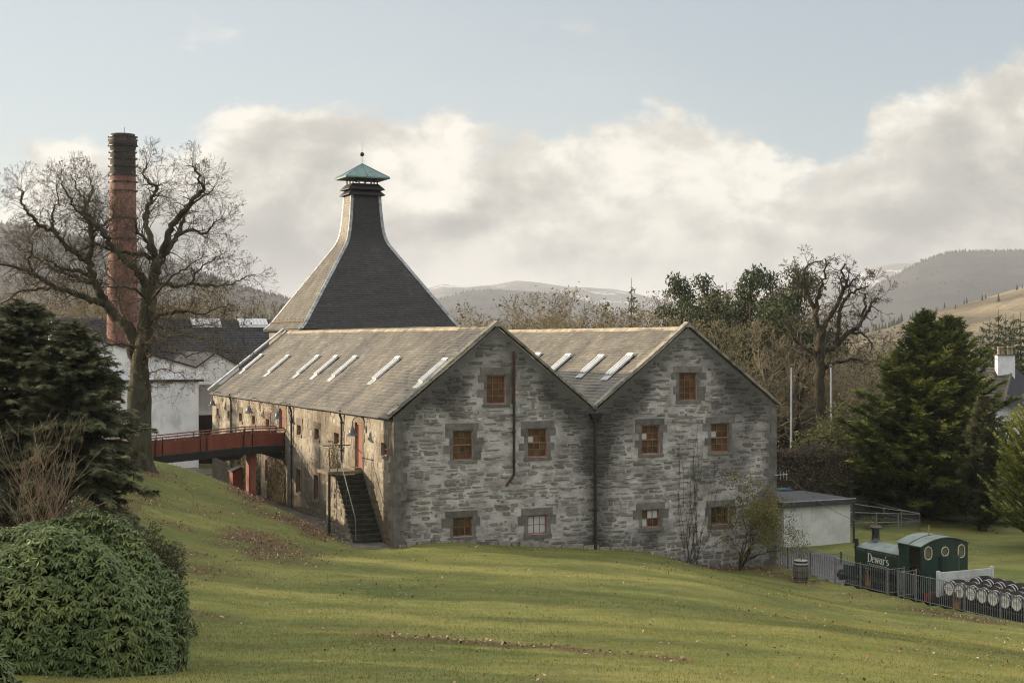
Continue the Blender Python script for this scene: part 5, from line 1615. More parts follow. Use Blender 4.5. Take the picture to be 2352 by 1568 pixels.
b = MB(); b.box(Lp(.05, -6.3, -.72), U * .35, Vv * .7, Zz * .6); b.build('toolbox', GREEN, lo)
b = MB(); b.box(Lp(.35, -8.1, -.62), U * 1.7, Vv * 5.2, Zz * .5); b.build('frame', IRON, lo)
for vv in (-7.5, -5.95, -4.4):
    for w_ in (.28, 2.05):
        wh_ = MB()
        ax = U
        wh_.lathe(Lp(w_, vv, RZ + .47), [(.47, 0), (.47, .11), (.38, .11), (.38, .04), (.12, .04), (.10, .14), (0, .14)], 24, axis=-U if w_ < 1 else U)
        for k in range(9):
            an = k * 2 * math.pi / 9
            d_ = Vv * math.cos(an) + Zz * math.sin(an)
            wh_.tube([Lp(w_, vv, RZ + .47) - U * .06, Lp(w_, vv, RZ + .47) - U * .06 + d_ * .4], .028, 5)
        wh_.build('wheel', IRON, lo)
b = MB(); b.box(Lp(.12, -7.6, RZ + .36), U * .05, Vv * 3.3, Zz * .09); b.build('coupling_rod', RAILM, lo)
# cylinders
b = MB(); b.lathe(Lp(.16, -4.0, -.42), [(0, 0), (.25, 0), (.25, .75), (0, .75)], 16, axis=Vv); b.build('cylinder', IRON, lo)
# cab: panels with a door opening on the side and three spectacle windows in the rear sheet
CV0, CV1 = -8.0, -6.65
CT = 1.79
def holed_panel(name, O, A, w, z0, topf, wins, m, nrm, parent, th=.03):
    """flat sheet with round or oblong holes, built as a fine grid and triangulated round each hole by bmesh"""
    import bmesh
    from mathutils.geometry import delaunay_2d_cdt
    outer = [(0, z0), (w, z0)] + [(w * (1 - k / 12), topf(w * (1 - k / 12))) for k in range(13)]
    loops = [outer] + wins
    verts, edges, faces = [], [], []
    for lp in loops:
        b0 = len(verts)
        verts += [Vector(p) for p in lp]
        edges += [(b0 + i, b0 + (i + 1) % len(lp)) for i in range(len(lp))]
    vo, eo, fo, *_ = delaunay_2d_cdt(verts, edges, [], 1, 1e-5)
    def inside(p, lp):
        c = False; n = len(lp); j = n - 1
        for i in range(n):
            if (lp[i][1] > p[1]) != (lp[j][1] > p[1]) and p[0] < (lp[j][0] - lp[i][0]) * (p[1] - lp[i][1]) / (lp[j][1] - lp[i][1]) + lp[i][0]: c = not c
            j = i
        return c
    tri = []
    for fce in fo:
        for k in range(1, len(fce) - 1):
            t_ = (fce[0], fce[k], fce[k + 1]); cx = sum((vo[i] for i in t_), Vector((0, 0))) / 3
            if inside(cx, outer) and not any(inside(cx, l_) for l_ in wins): tri.append(t_)
    V = np.array([O + A * p.x + Zz * p.y for p in vo]); n = len(V)
    V2 = np.vstack([V, V - nrm * th])
    T = tri + [(a + n, c + n, b_ + n) for a, b_, c in tri]
    return obj(name, V2, np.array(T), m, parent)
def oval(cx, cz, rx, rz, n=20):
    out = []
    for k in range(n):
        an = 2 * math.pi * k / n; c, s = math.cos(an), math.sin(an)
        out.append((cx + rx * c, cz + rx * s + (rz - rx) * (1 if s > 0 else -1)))
    return out
arc = lambda a, w=2.42: CT + .28 * (1 - ((a - w / 2) / (w / 2)) ** 2)
wins = []
wspec = []
for (cx_, cy_, ww, wh2) in ((620, 364, 105, 190), (877, 336, 105, 124), (1127, 330, 98, 192)):
    px, py = 2600 + cx_ / 5.2275, 1550 + cy_ / 5.2275
    p = ray(px, py, W(0, CV0), Vv); u, v, z = uvz(p)
    rx = ww / 2 / 5.2275 / (F_ * .78 / 57.3); rz = wh2 / 2 / 5.2275 / (F_ / 57.3)
    wspec.append((u - LU, z, rx, max(rz, rx))); wins.append(oval(u - LU, z, rx, max(rz, rx)))
holed_panel('cab_rear_sheet', Lp(0, CV0, 0), U, 2.42, -.05, arc, wins, GREEN, -Vv, lo)
for (cx_, cz_, rx, rz) in wspec:
    o_ = oval(cx_, cz_, rx + .008, rz + .008, 28)
    pts = [Lp(a, CV0 - .02, z) for a, z in o_]; pts.append(pts[0]); pts.append(pts[1])
    b = MB().tube(pts, .022, 5, caps=False); fo_ = b.build('window_rim', CREAM, lo)
    b = MB(); b.prism([Lp(a, CV0 + .01, z) for a, z in oval(cx_, cz_, rx, rz)], Vv * .006); b.build('pane', mat('dusty_cab_glass', [(0.10, 0.095, 0.07), (0.16, 0.155, 0.12)], rough=.25, ns=5, spec=.5), fo_)
# bunker box on the rear sheet
u_b, v_b, z_b = uvz(ray(2600 + 985 / 5.2275, 1550 + 520 / 5.2275, W(0, CV0 - .2), Vv))
b = MB(); b.prism([Lp(u_b - LU + a, CV0 - d_, z_b - .33) for a, d_ in ((-.5, 0), (-.46, .16), (-.3, .24), (.3, .24), (.46, .16), (.5, 0))], Zz * .62); b.build('bunker', GREEN, lo)
# front sheet and sides
b = MB(); b.prism([Lp(0, CV1, -.05), Lp(2.42, CV1, -.05)] + [Lp(2.42 * (1 - k / 10), CV1, arc(2.42 * (1 - k / 10))) for k in range(11)], -Vv * .03); b.build('cab_front_sheet', INCR, lo)
dv0, dv1 = -7.93, -7.30
for w_ in (0, 2.39):
    b = MB(); b.box(Lp(w_, dv1, -.05), U * .03, Vv * (CV1 - dv1), Zz * (CT + .05)); b.build('cab_side_sheet', GREEN, lo)
    b = MB(); b.box(Lp(w_, CV0, -.05), U * .03, Vv * (dv0 - CV0), Zz * (CT + .05)); b.build('cab_side_sheet', GREEN, lo)
    b = MB(); b.box(Lp(w_, dv0, CT - .10), U * .03, Vv * (dv1 - dv0), Zz * .10); b.build('cab_side_sheet', GREEN, lo)
b = MB(); b.box(Lp(.04, CV0 + .04, -.04), U * 2.34, Vv * 1.27, Zz * .03); b.build('cab_floor', IRON, lo)
b = MB(); b.tube([Lp(-.02, -7.22, .95), Lp(-.02, -6.8, .95)], .02, 5); b.build('hand_bar', IRON, lo)
b = MB(); b.box(Lp(.5, -7.4, 0), U * 1.2, Vv * .7, Zz * .75); b.build('backhead', IRON, lo)
b = MB(); b.tube([Lp(.25, -7.5, .3), Lp(.3, -7.0, .95)], .018, 5); b.tube([Lp(.35, -7.7, .3), Lp(.42, -7.25, .95)], .018, 5); b.build('lever', mat('copper_red', [(0.35, 0.12, 0.05), (0.4, 0.16, 0.07)], rough=.4, metal=.5), lo)
# roof
b = MB()
for (va, vb, lft) in ((CV0 - .06, -7.34, 0), (-7.34, CV1 + .08, .004)):
    for k in range(16):
        a0, a1 = -.07 + 2.56 * k / 16, -.07 + 2.56 * (k + 1) / 16
        z0, z1 = arc(a0) + .01 + lft, arc(a1) + .01 + lft
        b.box(Lp(a0, va, z0), Lp(a1, va, z1) - Lp(a0, va, z0), Vv * (vb - va), Zz * .03)
b.build('cab_roof', GREENT, lo)
b = MB(); b.tube([Lp(1.1, -7.2, 2.03), Lp(1.1, -7.2, 2.50)], .03, 6); b.build('whistle', BRASS, lo)
b = MB(); b.tube([Lp(.9, -6.45, 1.9), Lp(1.3, -6.45, 1.9)], .06, 6); b.tube([Lp(1.0, -6.45, 1.7), Lp(1.0, -6.45, 2.0)], .03, 6); b.build('safety_valve', IRON, lo)
b = MB()
k_ = 0
ar = [Lp(a, -7.34, arc(a) + .05) for a in np.linspace(-.07, 2.49, 17)]
b.tube(ar, .014, 4); b.build('roof_seam', IRON, lo)

# lettering as strokes -------------------------------------------------
def stroke(mb, P, pts, w, n, th=.006):
    pts = [np.array(p, float) for p in pts]
    w = [w] * len(pts) if np.isscalar(w) else w
    L, Rr = [], []
    for i, p in enumerate(pts):
        a = pts[max(0, i - 1)]; c = pts[min(len(pts) - 1, i + 1)]
        d = (c - a) / (np.linalg.norm(c - a) + 1e-9); nn = np.array([-d[1], d[0]])
        L.append(p + nn * w[i] / 2); Rr.append(p - nn * w[i] / 2)
    for i in range(len(pts) - 1):
        q = [P(*L[i]), P(*L[i + 1]), P(*Rr[i + 1]), P(*Rr[i])]
        q = [np.asarray(x) for x in q]
        mb.add(q + [x + n * th for x in q], [(0, 1, 2, 3), (7, 6, 5, 4), (0, 4, 5, 1), (1, 5, 6, 2), (2, 6, 7, 3), (3, 7, 4, 0)])
def curve(cx, cy, rx, ry, a0, a1, n=12):
    return [(cx + rx * math.cos(R(a0 + (a1 - a0) * k / n)), cy + ry * math.sin(R(a0 + (a1 - a0) * k / n))) for k in range(n + 1)]
T = .13; t_ = .055
LET = []
# D
LET.append(([(.14, 0), (.14, 1.0)], T)); LET.append(([(0, .975), (.3, .975)], t_)); LET.append(([(0, .025), (.3, .025)], t_))
LET.append(([(.14, .975), (.30, .97)] + curve(.30, .5, .26, .47, 90, -90) + [(.14, .03)], [t_, t_] + [t_ + (T - t_) * math.sin(math.pi * k / 12) for k in range(13)] + [t_]))
# e
LET.append((curve(.83, .32, .17, .30, 10, 330, 18), [t_ + (T - .03 - t_) * (0.5 - 0.5 * math.cos(2 * math.pi * max(0, (k - 2)) / 16)) for k in range(19)])); LET.append(([(.68, .36), (1.0, .40)], t_))
# w
LET.append(([(1.08, .60), (1.20, .03)], T * .85)); LET.append(([(1.20, .03), (1.34, .58)], t_)); LET.append(([(1.32, .60), (1.44, .03)], T * .85)); LET.append(([(1.44, .03), (1.60, .60)], t_))
LET.append(([(1.0, .60), (1.2, .60)], t_ * .8)); LET.append(([(1.5, .60), (1.68, .60)], t_ * .8)); LET.append(([(1.25, .60), (1.4, .60)], t_ * .8))
# a
LET.append((curve(1.86, .30, .14, .27, 60, 300, 14), [t_ + (T - t_) * math.sin(math.pi * k / 14) for k in range(15)])); LET.append(([(2.0, .60), (2.0, .06), (2.1, .02)], T * .85)); LET.append(([(1.82, .58), (2.0, .55)], t_))
# r
LET.append(([(2.22, .60), (2.22, .02)], T * .85)); LET.append(([(2.12, .02), (2.34, .02)], t_ * .8)); LET.append(([(2.12, .59), (2.24, .59)], t_ * .8)); LET.append(([(2.26, .44), (2.34, .56), (2.44, .60), (2.50, .56)], [t_, t_, T * .7, T * .7]))
# apostrophe
LET.append(([(2.55, .98), (2.57, .90), (2.50, .76)], [T * .9, T * .8, .02]))
# s
LET.append((curve(2.76, .45, .12, .14, 30, 250, 10) + curve(2.78, .17, .13, .15, 80, -150, 10), [t_ + .03] * 5 + [T * .8] * 11 + [t_ + .03] * 6))
yl = []
def tank_text():
    # letter box corners from the photograph on the tank side plane
    PL = W(LU + TW0 - .006, 0)
    a = uvz(ray(2300 + 1420 / 5.88, 1500 + 855 / 5.88, PL, U)); c = uvz(ray(2300 + 1780 / 5.88, 1500 + 930 / 5.88, PL, U))
    vs, ve = a[1], c[1]; zb_ = (a[2] + c[2]) / 2 + .02
    Lx = abs(ve - vs); sx = Lx / 2.9
    a2 = uvz(ray(2300 + 1420 / 5.88, 1500 + 700 / 5.88, PL, U)); sz = a2[2] - a[2]
    P = lambda x, y: W(LU + TW0 - .006, vs - x * sx, zb_ + y * sz)
    mb = MB()
    for pts, w in LET:
        # scale strokes in letter space
        stroke(mb, P, pts, w, -U)
    mb.build('painted_name', TXT, lo, label='white lettering reading Dewar\'s')
    return vs, ve, zb_, sz
vs_, ve_, zb_, sz_ = tank_text()
def text_mesh(txt, size, m, parent, origin, ax, ay, name, spacing=1.0, align='CENTER'):
    cu = bpy.data.curves.new('t', 'FONT'); cu.body = txt; cu.size = 1.0; cu.extrude = 0.0; cu.align_x = align; cu.resolution_u = 2; cu.space_character = spacing
    ob = bpy.data.objects.new('t', cu); COL.objects.link(ob)
    dg = bpy.context.evaluated_depsgraph_get(); me = bpy.data.meshes.new_from_object(ob.evaluated_get(dg))
    bpy.data.objects.remove(ob); bpy.data.curves.remove(cu)
    V = np.array([v.co[:] for v in me.vertices]); F = []
    me.calc_loop_triangles()
    F = np.array([t.vertices[:] for t in me.loop_triangles])
    bpy.data.meshes.remove(me)
    W3 = np.asarray(origin)[None] + V[:, :1] * size * np.asarray(ax) + V[:, 1:2] * size * np.asarray(ay)
    return W3, F
V3, F3 = text_mesh('TRUE SCOTCH SINCE 1846', .10, TXT, lo, W(LU + TW0 - .008, (vs_ + ve_) / 2, zb_ - .12), -Vv, Zz, 'x')
obj('painted_line', V3, F3, TXT, lo, label='small white line of lettering under the name')
b = MB(); 
for s in (-1, 1):
    c = (vs_ + ve_) / 2 + s * (abs(ve_ - vs_) / 2 - .0)
    b.box(W(LU + TW0 - .012, c - .04, zb_ - .09), U * .004, Vv * .08, Zz * .012)
b.build('painted_dash', TXT, lo)

# ------------------------------------------------------------------ wagon and barrels
PLK = mat('white_painted_planks', [(0.42, 0.44, 0.43), (0.52, 0.54, 0.53), (0.60, 0.61, 0.60)], rough=.7, ns=2, bump=.2, bs=12, bd=.01, stain2=(0.30, 0.31, 0.29))
BLKW = mat('black_wagon_timber', [(0.012, 0.012, 0.012), (0.026, 0.024, 0.023)], rough=.8, ns=2)
wg = empty('flat_wagon', Lp(1.2, -12.6, RZ), 'low black rail wagon with white plank headboard carrying barrels', 'wagon')
VW0, VW1 = -17.0, -9.0
for k in range(3):
    b = MB(); b.box(Lp(-.02, VW1 - .08, -.02 + k * .31), U * 2.72, Vv * .07, Zz * .302, tint=.5); b.build('headboard_plank', PLK, wg)
for w_ in (-.1, 2.66):
    b = MB(); b.box(Lp(w_, VW1 - .12, -.05), U * .09, Vv * .15, Zz * 1.02); b.build('headboard_post', PLK, wg)
b = MB(); b.box(Lp(-.05, VW0, -.14), U * 2.75, Vv * (VW1 - VW0), Zz * .12); b.build('wagon_floor', BLKW, wg)
for w_ in (.0, 2.55):
    b = MB(); b.box(Lp(w_, VW0, -.42), U * .1, Vv * (VW1 - VW0), Zz * .27); b.build('solebar', BLKW, wg)
for vv in (-10.6, -15.0):
    for w_ in (.22, 2.25):
        b = MB(); b.lathe(Lp(w_, vv, RZ + .4), [(.40, 0), (.40, .1), (.33, .1), (.3, .03), (.1, .03), (.09, .1), (0, .1)], 22, axis=-U if w_ < 1 else U); b.build('wheel', IRON, wg)
for w_ in (.6, 1.9):
    b = MB(); b.lathe(Lp(w_, VW1 + .0, -.2), [(.1, 0), (.1, .2), (.05, .22), (.18, .27), (0, .29)], 16, axis=Vv); b.build('buffer', IRON, wg)
for i, w_ in enumerate((.48, 1.9)):
    b = MB(); b.box(Lp(w_, -19, RZ - .02), U * .07, Vv * 20.5, Zz * .11); b.build('rail', RUST, None, kind='structure', label='rusty rail')
OAKD = mat('dark_barrel_oak', [(0.018, 0.013, 0.012), (0.034, 0.025, 0.022), (0.055, 0.04, 0.034)], rough=.9, ns=5, nmix=.5, tint=True, bump=.2, bs=30, bd=.01, spec=.08)
HOOP = mat('pale_hoop', [(0.30, 0.34, 0.38), (0.42, 0.46, 0.50)], rough=.45, ns=8, spec=.5)
HEADW = mat('white_barrel_head', [(0.72, 0.70, 0.62), (0.80, 0.78, 0.70)], rough=.6, ns=3)
HEADB = mat('bare_barrel_head', [(0.08, 0.065, 0.055), (0.12, 0.10, 0.085)], rough=.75, ns=4, stretch=(1, 1, 8))
INK = mat('black_lettering', [(0.01, 0.01, 0.01), (0.02, 0.02, 0.02)], rough=.6)
def make_barrel(white, R0=.275, R1=.335, L=.92):
    """lying barrel, axis +x from its head at the origin; bottom at z=0 under the bulge"""
    root = empty('barrel', (0, 0, 0))
    rr = lambda s: R0 + (R1 - R0) * math.sin(math.pi * s) ** .8
    n = 20
    ax, cz = np.array([1.0, 0, 0]), R1
    for k in range(n):
        a0, a1 = 2 * math.pi * k / n + .012, 2 * math.pi * (k + 1) / n - .012
        V = []
        ss = np.linspace(0, 1, 7)
        for s in ss:
            for a in (a0, a1):
                V.append((s * L, rr(s) * math.cos(a), cz + rr(s) * math.sin(a)))
        F = [(2 * i, 2 * i + 1, 2 * i + 3, 2 * i + 2) for i in range(6)]
        obj('stave', np.array(V), np.array(F), OAKD, root, tint=np.full(len(V), rnd.random()))
    b = MB().lathe((0, 0, cz), [(rr(s) - .012, s * L) for s in np.linspace(0, 1, 7)], 20, axis=ax); b.build('inner_shell', OAKD, root)
    for s in (.03, .17, .83, .97):
        b = MB(); w_ = .032
        b.lathe((0, 0, cz), [(rr(s) - .01, s * L - w_ / 2 - .005), (rr(max(0, s - .02)) + .006, s * L - w_ / 2), (rr(min(1, s + .02)) + .006, s * L + w_ / 2), (rr(s) - .01, s * L + w_ / 2 + .005)], 24, axis=ax); b.build('hoop', HOOP, root)
    b = MB().lathe((0.025, 0, cz), [(0, 0), (R0 - .015, 0), (R0 - .015, .03), (0, .03)], 28, axis=ax); hd = b.build('barrel_head', HEADW if white else HEADB, root)
    b = MB().lathe((L - .055, 0, cz), [(0, 0), (R0 - .015, 0), (R0 - .015, .03), (0, .03)], 28, axis=ax); b.build('barrel_head', HEADB, root)
    if white:
        # lettering: an arc of capitals over two straight lines; seen looking along +x so the reading direction is -y
        rd = np.array([0, -1.0, 0]); Vs, Fs, off = [], [], 0
        txt = 'JOHN DEWAR & SONS'
        for i, c_ in enumerate(txt):
            if c_ == ' ': continue
            an = R(158 - (158 - 22) * i / (len(txt) - 1))
            cpos = np.array([0.022, 0, cz]) + rd * math.cos(an) * .192 + Zz * math.sin(an) * .192
            ax_ = rd * math.sin(an) - Zz * math.cos(an); ay_ = rd * math.cos(an) + Zz * math.sin(an)
            V, F = text_mesh(c_, .072, INK, None, cpos, ax_, ay_, 'x')
            Vs.append(V); Fs.append(F + off); off += len(V)
        for line, zz_ in (('ABERFELDY', .01), ('DISTILLERY', -.065)):
            V, F = text_mesh(line, .066, INK, None, np.array([0.022, 0, cz + zz_]), rd, Zz, 'x')
            Vs.append(V); Fs.append(F + off); off += len(V)
        obj('head_lettering', np.concatenate(Vs), np.concatenate(Fs), INK, hd, label='black stencilled lettering on the barrel head')
    return root
bw, bd_ = make_barrel(True), make_barrel(False)
rotU = math.atan2(U[1], U[0])
ordw = ['nearest the headboard', 'second from the headboard, behind the still-shaped plate', 'third from the headboard', 'fourth from the headboard', 'fifth from the headboard', 'sixth from the headboard', 'seventh from the headboard', 'cut by the right edge of the photo']
first = True
vv = -9.42
for k in range(8):
    o = bw if k == 0 else copy_tree(bw)
    o.location = Lp(.12 + rnd.uniform(-.02, .02), vv, -.02); o.rotation_euler = (0, 0, rotU)
    o['label'] = 'white headed barrel lying on the wagon, ' + ordw[k]; o['category'] = 'barrel'; o['group'] = 'barrels with white lettered heads'
    vv -= .592 if k != 99 else 0
ordb = ['first', 'second', 'third', 'fourth', 'fifth', 'sixth']
vv = -9.42
for k in range(7):
    o = bd_ if k == 0 else copy_tree(bd_)
    o.location = Lp(1.45 + rnd.uniform(-.03, .03), vv, .03); o.rotation_euler = (0, 0, rotU)
    o['label'] = 'dark headed barrel in the back row, ' + (ordb[k] + ' from the headboard' if k < 6 else 'last one at the picture edge'); o['category'] = 'barrel'; o['group'] = 'barrels in the back row on the wagon'
    vv -= .63
# upright weathered barrel on the lawn
GOAK = mat('grey_weathered_oak', [(0.07, 0.066, 0.06), (0.12, 0.115, 0.10), (0.17, 0.16, 0.145)], rough=.85, ns=4, nmix=.5, tint=True, bump=.3, bs=25, bd=.01, stretch=(3, 3, .5))
PBp = at(2346, 1702, 59.6)
PBp[2] = gz(PBp[0], PBp[1]) - .01
ub = empty('barrel', PBp, 'weathered grey barrel standing upright on the grass before the railing', 'barrel')
Hb = .88
rr = lambda s: .265 + .065 * math.sin(math.pi * s) ** .8
for k in range(20):
    a0, a1 = 2 * math.pi * k / 20 + .015, 2 * math.pi * (k + 1) / 20 - .015
    V = [PBp + np.array([rr(s) * math.cos(a), rr(s) * math.sin(a), s * Hb]) for s in np.linspace(0, 1, 7) for a in (a0, a1)]
    obj('stave', np.array(V), np.array([(2 * i, 2 * i + 1, 2 * i + 3, 2 * i + 2) for i in range(6)]), GOAK, ub, tint=np.full(14, rnd.random()))
MB().lathe(PBp, [(rr(s) - .014, s * Hb) for s in np.linspace(0, 1, 7)], 20).build('inner_shell', OAKD, ub)
for s, mm in ((.06, GALV), (.22, RUST), (.5, RUST), (.80, IRON), (.88, HOOP), (.975, IRON)):
    w_ = .045 if s > .85 else .03
    MB().lathe(PBp, [(rr(s) - .01, s * Hb - w_ / 2), (rr(s) + .007, s * Hb - w_ / 2), (rr(s) + .007, s * Hb + w_ / 2), (rr(s) - .01, s * Hb + w_ / 2)], 24).build('hoop', mm, ub)
MB().lathe(PBp, [(.27, Hb), (.29, Hb + .01), (.29, Hb + .03), (.25, Hb + .03), (0, Hb + .035)], 24).build('barrel_head', mat('pale_barrel_top', [(0.25, 0.23, 0.18), (0.4, 0.37, 0.3)], rough=.7, ns=4), ub)
pts = [PBp + np.array([.02, 0, Hb + .02]), PBp + np.array([.02, 0, Hb + .16])] + [PBp + np.array([-.03 + .05 * math.cos(a), 0, Hb + .17 + .05 * math.sin(a)]) for a in np.linspace(0, 3.6, 7)]
MB().tube(pts, .022, 6).build('pump_spout', RUST, ub)
# cables swinging across the yard
for (a, c, sag, lab) in ((at(2310, 1395, 66), at(2695, 1520, 76), 1.1, 'thin cable sagging from the barn corner to the compound'),):
    pts = [a + (c - a) * t + Zz * (-4 * sag * t * (1 - t)) for t in np.linspace(0, 1, 16)]
    MB().tube(pts, .012, 4, caps=False).build('cable', RAILM, None, label=lab, cat='cable')
# ------------------------------------------------------------------ vegetation generators
def frust(segs, k=5):
    """segs rows: x0 y0 z0 x1 y1 z1 r0 r1 -> joined frustums"""
    S = np.asarray(segs, float)
    p, q, r0, r1 = S[:, 0:3], S[:, 3:6], S[:, 6], S[:, 7]
    d = q - p; d /= np.linalg.norm(d, axis=1)[:, None] + 1e-9
    up = np.where(np.abs(d[:, 2:3]) < .9, np.array([[0, 0, 1.0]]), np.array([[1.0, 0, 0]]))
    a = np.cross(d, up); a /= np.linalg.norm(a, axis=1)[:, None]
    b = np.cross(d, a)
    an = np.arange(k) * 2 * math.pi / k
    ring = np.cos(an)[None, :, None] * a[:, None] + np.sin(an)[None, :, None] * b[:, None]
    V = np.concatenate([p[:, None] + ring * r0[:, None, None], q[:, None] + ring * r1[:, None, None]], 1)
    n = len(S)
    j = np.arange(k); j2 = (j + 1) % k
    f = np.stack([j, j2, k + j2, k + j], 1)
    F = (f[None] + (2 * k) * np.arange(n)[:, None, None]).reshape(-1, 4)
    return V.reshape(-1, 3), F

def rand_dirs(n, g=rng):
    v = g.normal(size=(n, 3)); return v / np.linalg.norm(v, axis=1)[:, None]

def cards(P, size, g=rng, aspect=.5, nrm=None, jitter=1.0, fold=0.0, droop=None):
    """small diamond leaves at P; returns V,F (quads)"""
    n = len(P)
    size = np.broadcast_to(size, (n,))
    a = rand_dirs(n, g)
    if droop is not None: a = a + np.asarray(droop)[None]; a /= np.linalg.norm(a, axis=1)[:, None]
    b = rand_dirs(n, g)
    if nrm is not None:
        b = nrm + b * jitter * .6
    c = np.cross(a, b); c /= np.linalg.norm(c, axis=1)[:, None] + 1e-9
    s = size[:, None]
    V = np.stack([P, P + a * s * .5 + c * s * aspect * .5, P + a * s, P + a * s * .5 - c * s * aspect * .5], 1)
    F = (np.arange(4)[None] + 4 * np.arange(n)[:, None])
    return V.reshape(-1, 3), F

def leafobj(name, P, size, m, parent, aspect=.5, tint=None, **kw):
    V, F = cards(P, size, aspect=aspect, **{k: v for k, v in kw.items() if k in ('nrm', 'jitter', 'droop')})
    t = rng.random(len(P)) if tint is None else tint
    return obj(name, V, F, m, parent, tint=np.repeat(t, 4), origin=kw.get('origin'), kind=kw.get('kind'), label=kw.get('label'))

def grow(segs, tips, p, d, r, L, lev, g, P):
    """P: dict step, wig, up, kids, ratio, minr, spread"""
    n = max(2, int(L / P['step']))
    st = L / n
    r0 = r
    for i in range(n):
        d = d + Vector((g.gauss(0, P['wig']), g.gauss(0, P['wig']), g.gauss(0, P['wig']) + P['up']))
        d.normalize()
        q = p + d * st
        r1 = r * (1 - (i + 1) / n * P.get('taper', .55))
        segs.append((p.x, p.y, p.z, q.x, q.y, q.z, r0, r1))
        if lev > 0 and (i > 0 or n < 3) and g.random() < P['kids'] * (1.15 if i > n * .4 else .8):
            ax = d.orthogonal().normalized(); ax.rotate(Matrix.Rotation(g.uniform(0, 2 * math.pi), 3, d))
            dd = (d * math.cos(P['spread']) + ax * math.sin(P['spread']) * g.uniform(.7, 1.25)).normalized()
            grow(segs, tips, q, dd, r1 * g.uniform(.5, .75), L * g.uniform(P['ratio'] * .75, P['ratio'] * 1.15), lev - 1, g, P)
        p, r0 = q, r1
    if lev > 0:
        for _ in range(2):
            ax = d.orthogonal().normalized(); ax.rotate(Matrix.Rotation(g.uniform(0, 2 * math.pi), 3, d))
            dd = (d * math.cos(.5) + ax * math.sin(.5)).normalized()
            grow(segs, tips, p, dd, r1 * .8, L * P['ratio'], lev - 1, g, P)
    else:
        tips.append((p.x, p.y, p.z))

BARK = mat('dark_bark', [(0.018, 0.015, 0.010), (0.038, 0.032, 0.022), (0.062, 0.052, 0.034), (0.045, 0.048, 0.018)], rough=.95, ns=2.2, bump=.8, bs=14, bd=.04, stretch=(1, 1, .5))
TWIG = mat('brown_twigs', [(0.0485, 0.0391, 0.0263), (0.0749, 0.0606, 0.0411), (0.106, 0.086, 0.0586)], rough=.9, ns=.6)
TWIGG = mat('far_twigs', [(0.155, 0.136, 0.0924), (0.218, 0.192, 0.132), (0.283, 0.251, 0.176)], rough=.95, ns=.25)
BLEAF = mat('withered_oak_leaves', [(0.0837, 0.0642, 0.0347), (0.129, 0.104, 0.0562), (0.184, 0.148, 0.0802), (0.28, 0.175, 0.0735)], rough=.8, ns=2, nmix=.3, tint=True, transl=.35)
CONA = mat('dark_cypress_sprays', [(0.0412, 0.051, 0.0328), (0.0825, 0.0983, 0.0573), (0.137, 0.143, 0.0791), (0.227, 0.21, 0.104)], rough=.75, ns=1.3, nmix=.4, tint=True, transl=.15, spec=.15)
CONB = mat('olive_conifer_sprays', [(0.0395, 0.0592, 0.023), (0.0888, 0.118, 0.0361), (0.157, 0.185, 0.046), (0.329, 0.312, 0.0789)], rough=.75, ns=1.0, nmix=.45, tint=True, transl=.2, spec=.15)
CONC2 = mat('golden_green_sprays', [(0.0761, 0.109, 0.0174), (0.152, 0.191, 0.0283), (0.261, 0.283, 0.0479), (0.392, 0.37, 0.0761)], rough=.7, ns=1.2, nmix=.4, tint=True, transl=.25)
PINEL = mat('pine_needles', [(0.0248, 0.0386, 0.0177), (0.0496, 0.0675, 0.0289), (0.0849, 0.0998, 0.0418)], rough=.8, ns=.4, nmix=.5, tint=True, transl=.1)
RHOD = mat('rhododendron_leaf', [(0.0484, 0.074, 0.0226), (0.0833, 0.123, 0.0376), (0.133, 0.174, 0.0562), (0.231, 0.246, 0.0749)], rough=.5, ns=.9, nmix=.5, tint=True, transl=.15, spec=.3)
SHRUBL = mat('small_dark_leaves', [(0.0181, 0.0285, 0.013), (0.0363, 0.0518, 0.0207), (0.0648, 0.0806, 0.0285), (0.207, 0.149, 0.0454)], rough=.6, ns=1.0, nmix=.5, tint=True, transl=.15, spec=.3)
YLEAF = mat('yellowing_leaves', [(0.063, 0.0728, 0.021), (0.126, 0.129, 0.0364), (0.238, 0.203, 0.056), (0.098, 0.091, 0.028)], rough=.6, ns=2, nmix=.3, tint=True, transl=.3)
OLIVE = mat('olive_bush_leaves', [(0.0964, 0.105, 0.044), (0.18, 0.181, 0.0716), (0.275, 0.262, 0.11), (0.428, 0.373, 0.165)], rough=.75, ns=.8, nmix=.5, tint=True, transl=.25)
STRAW = mat('pale_twigs', [(0.178, 0.127, 0.0884), (0.273, 0.199, 0.138)], rough=.8, ns=3)
REDHED = mat('russet_beech_leaves', [(0.07, 0.028, 0.018), (0.12, 0.05, 0.03)], rough=.8, ns=1, nmix=.5, tint=True, transl=.2)

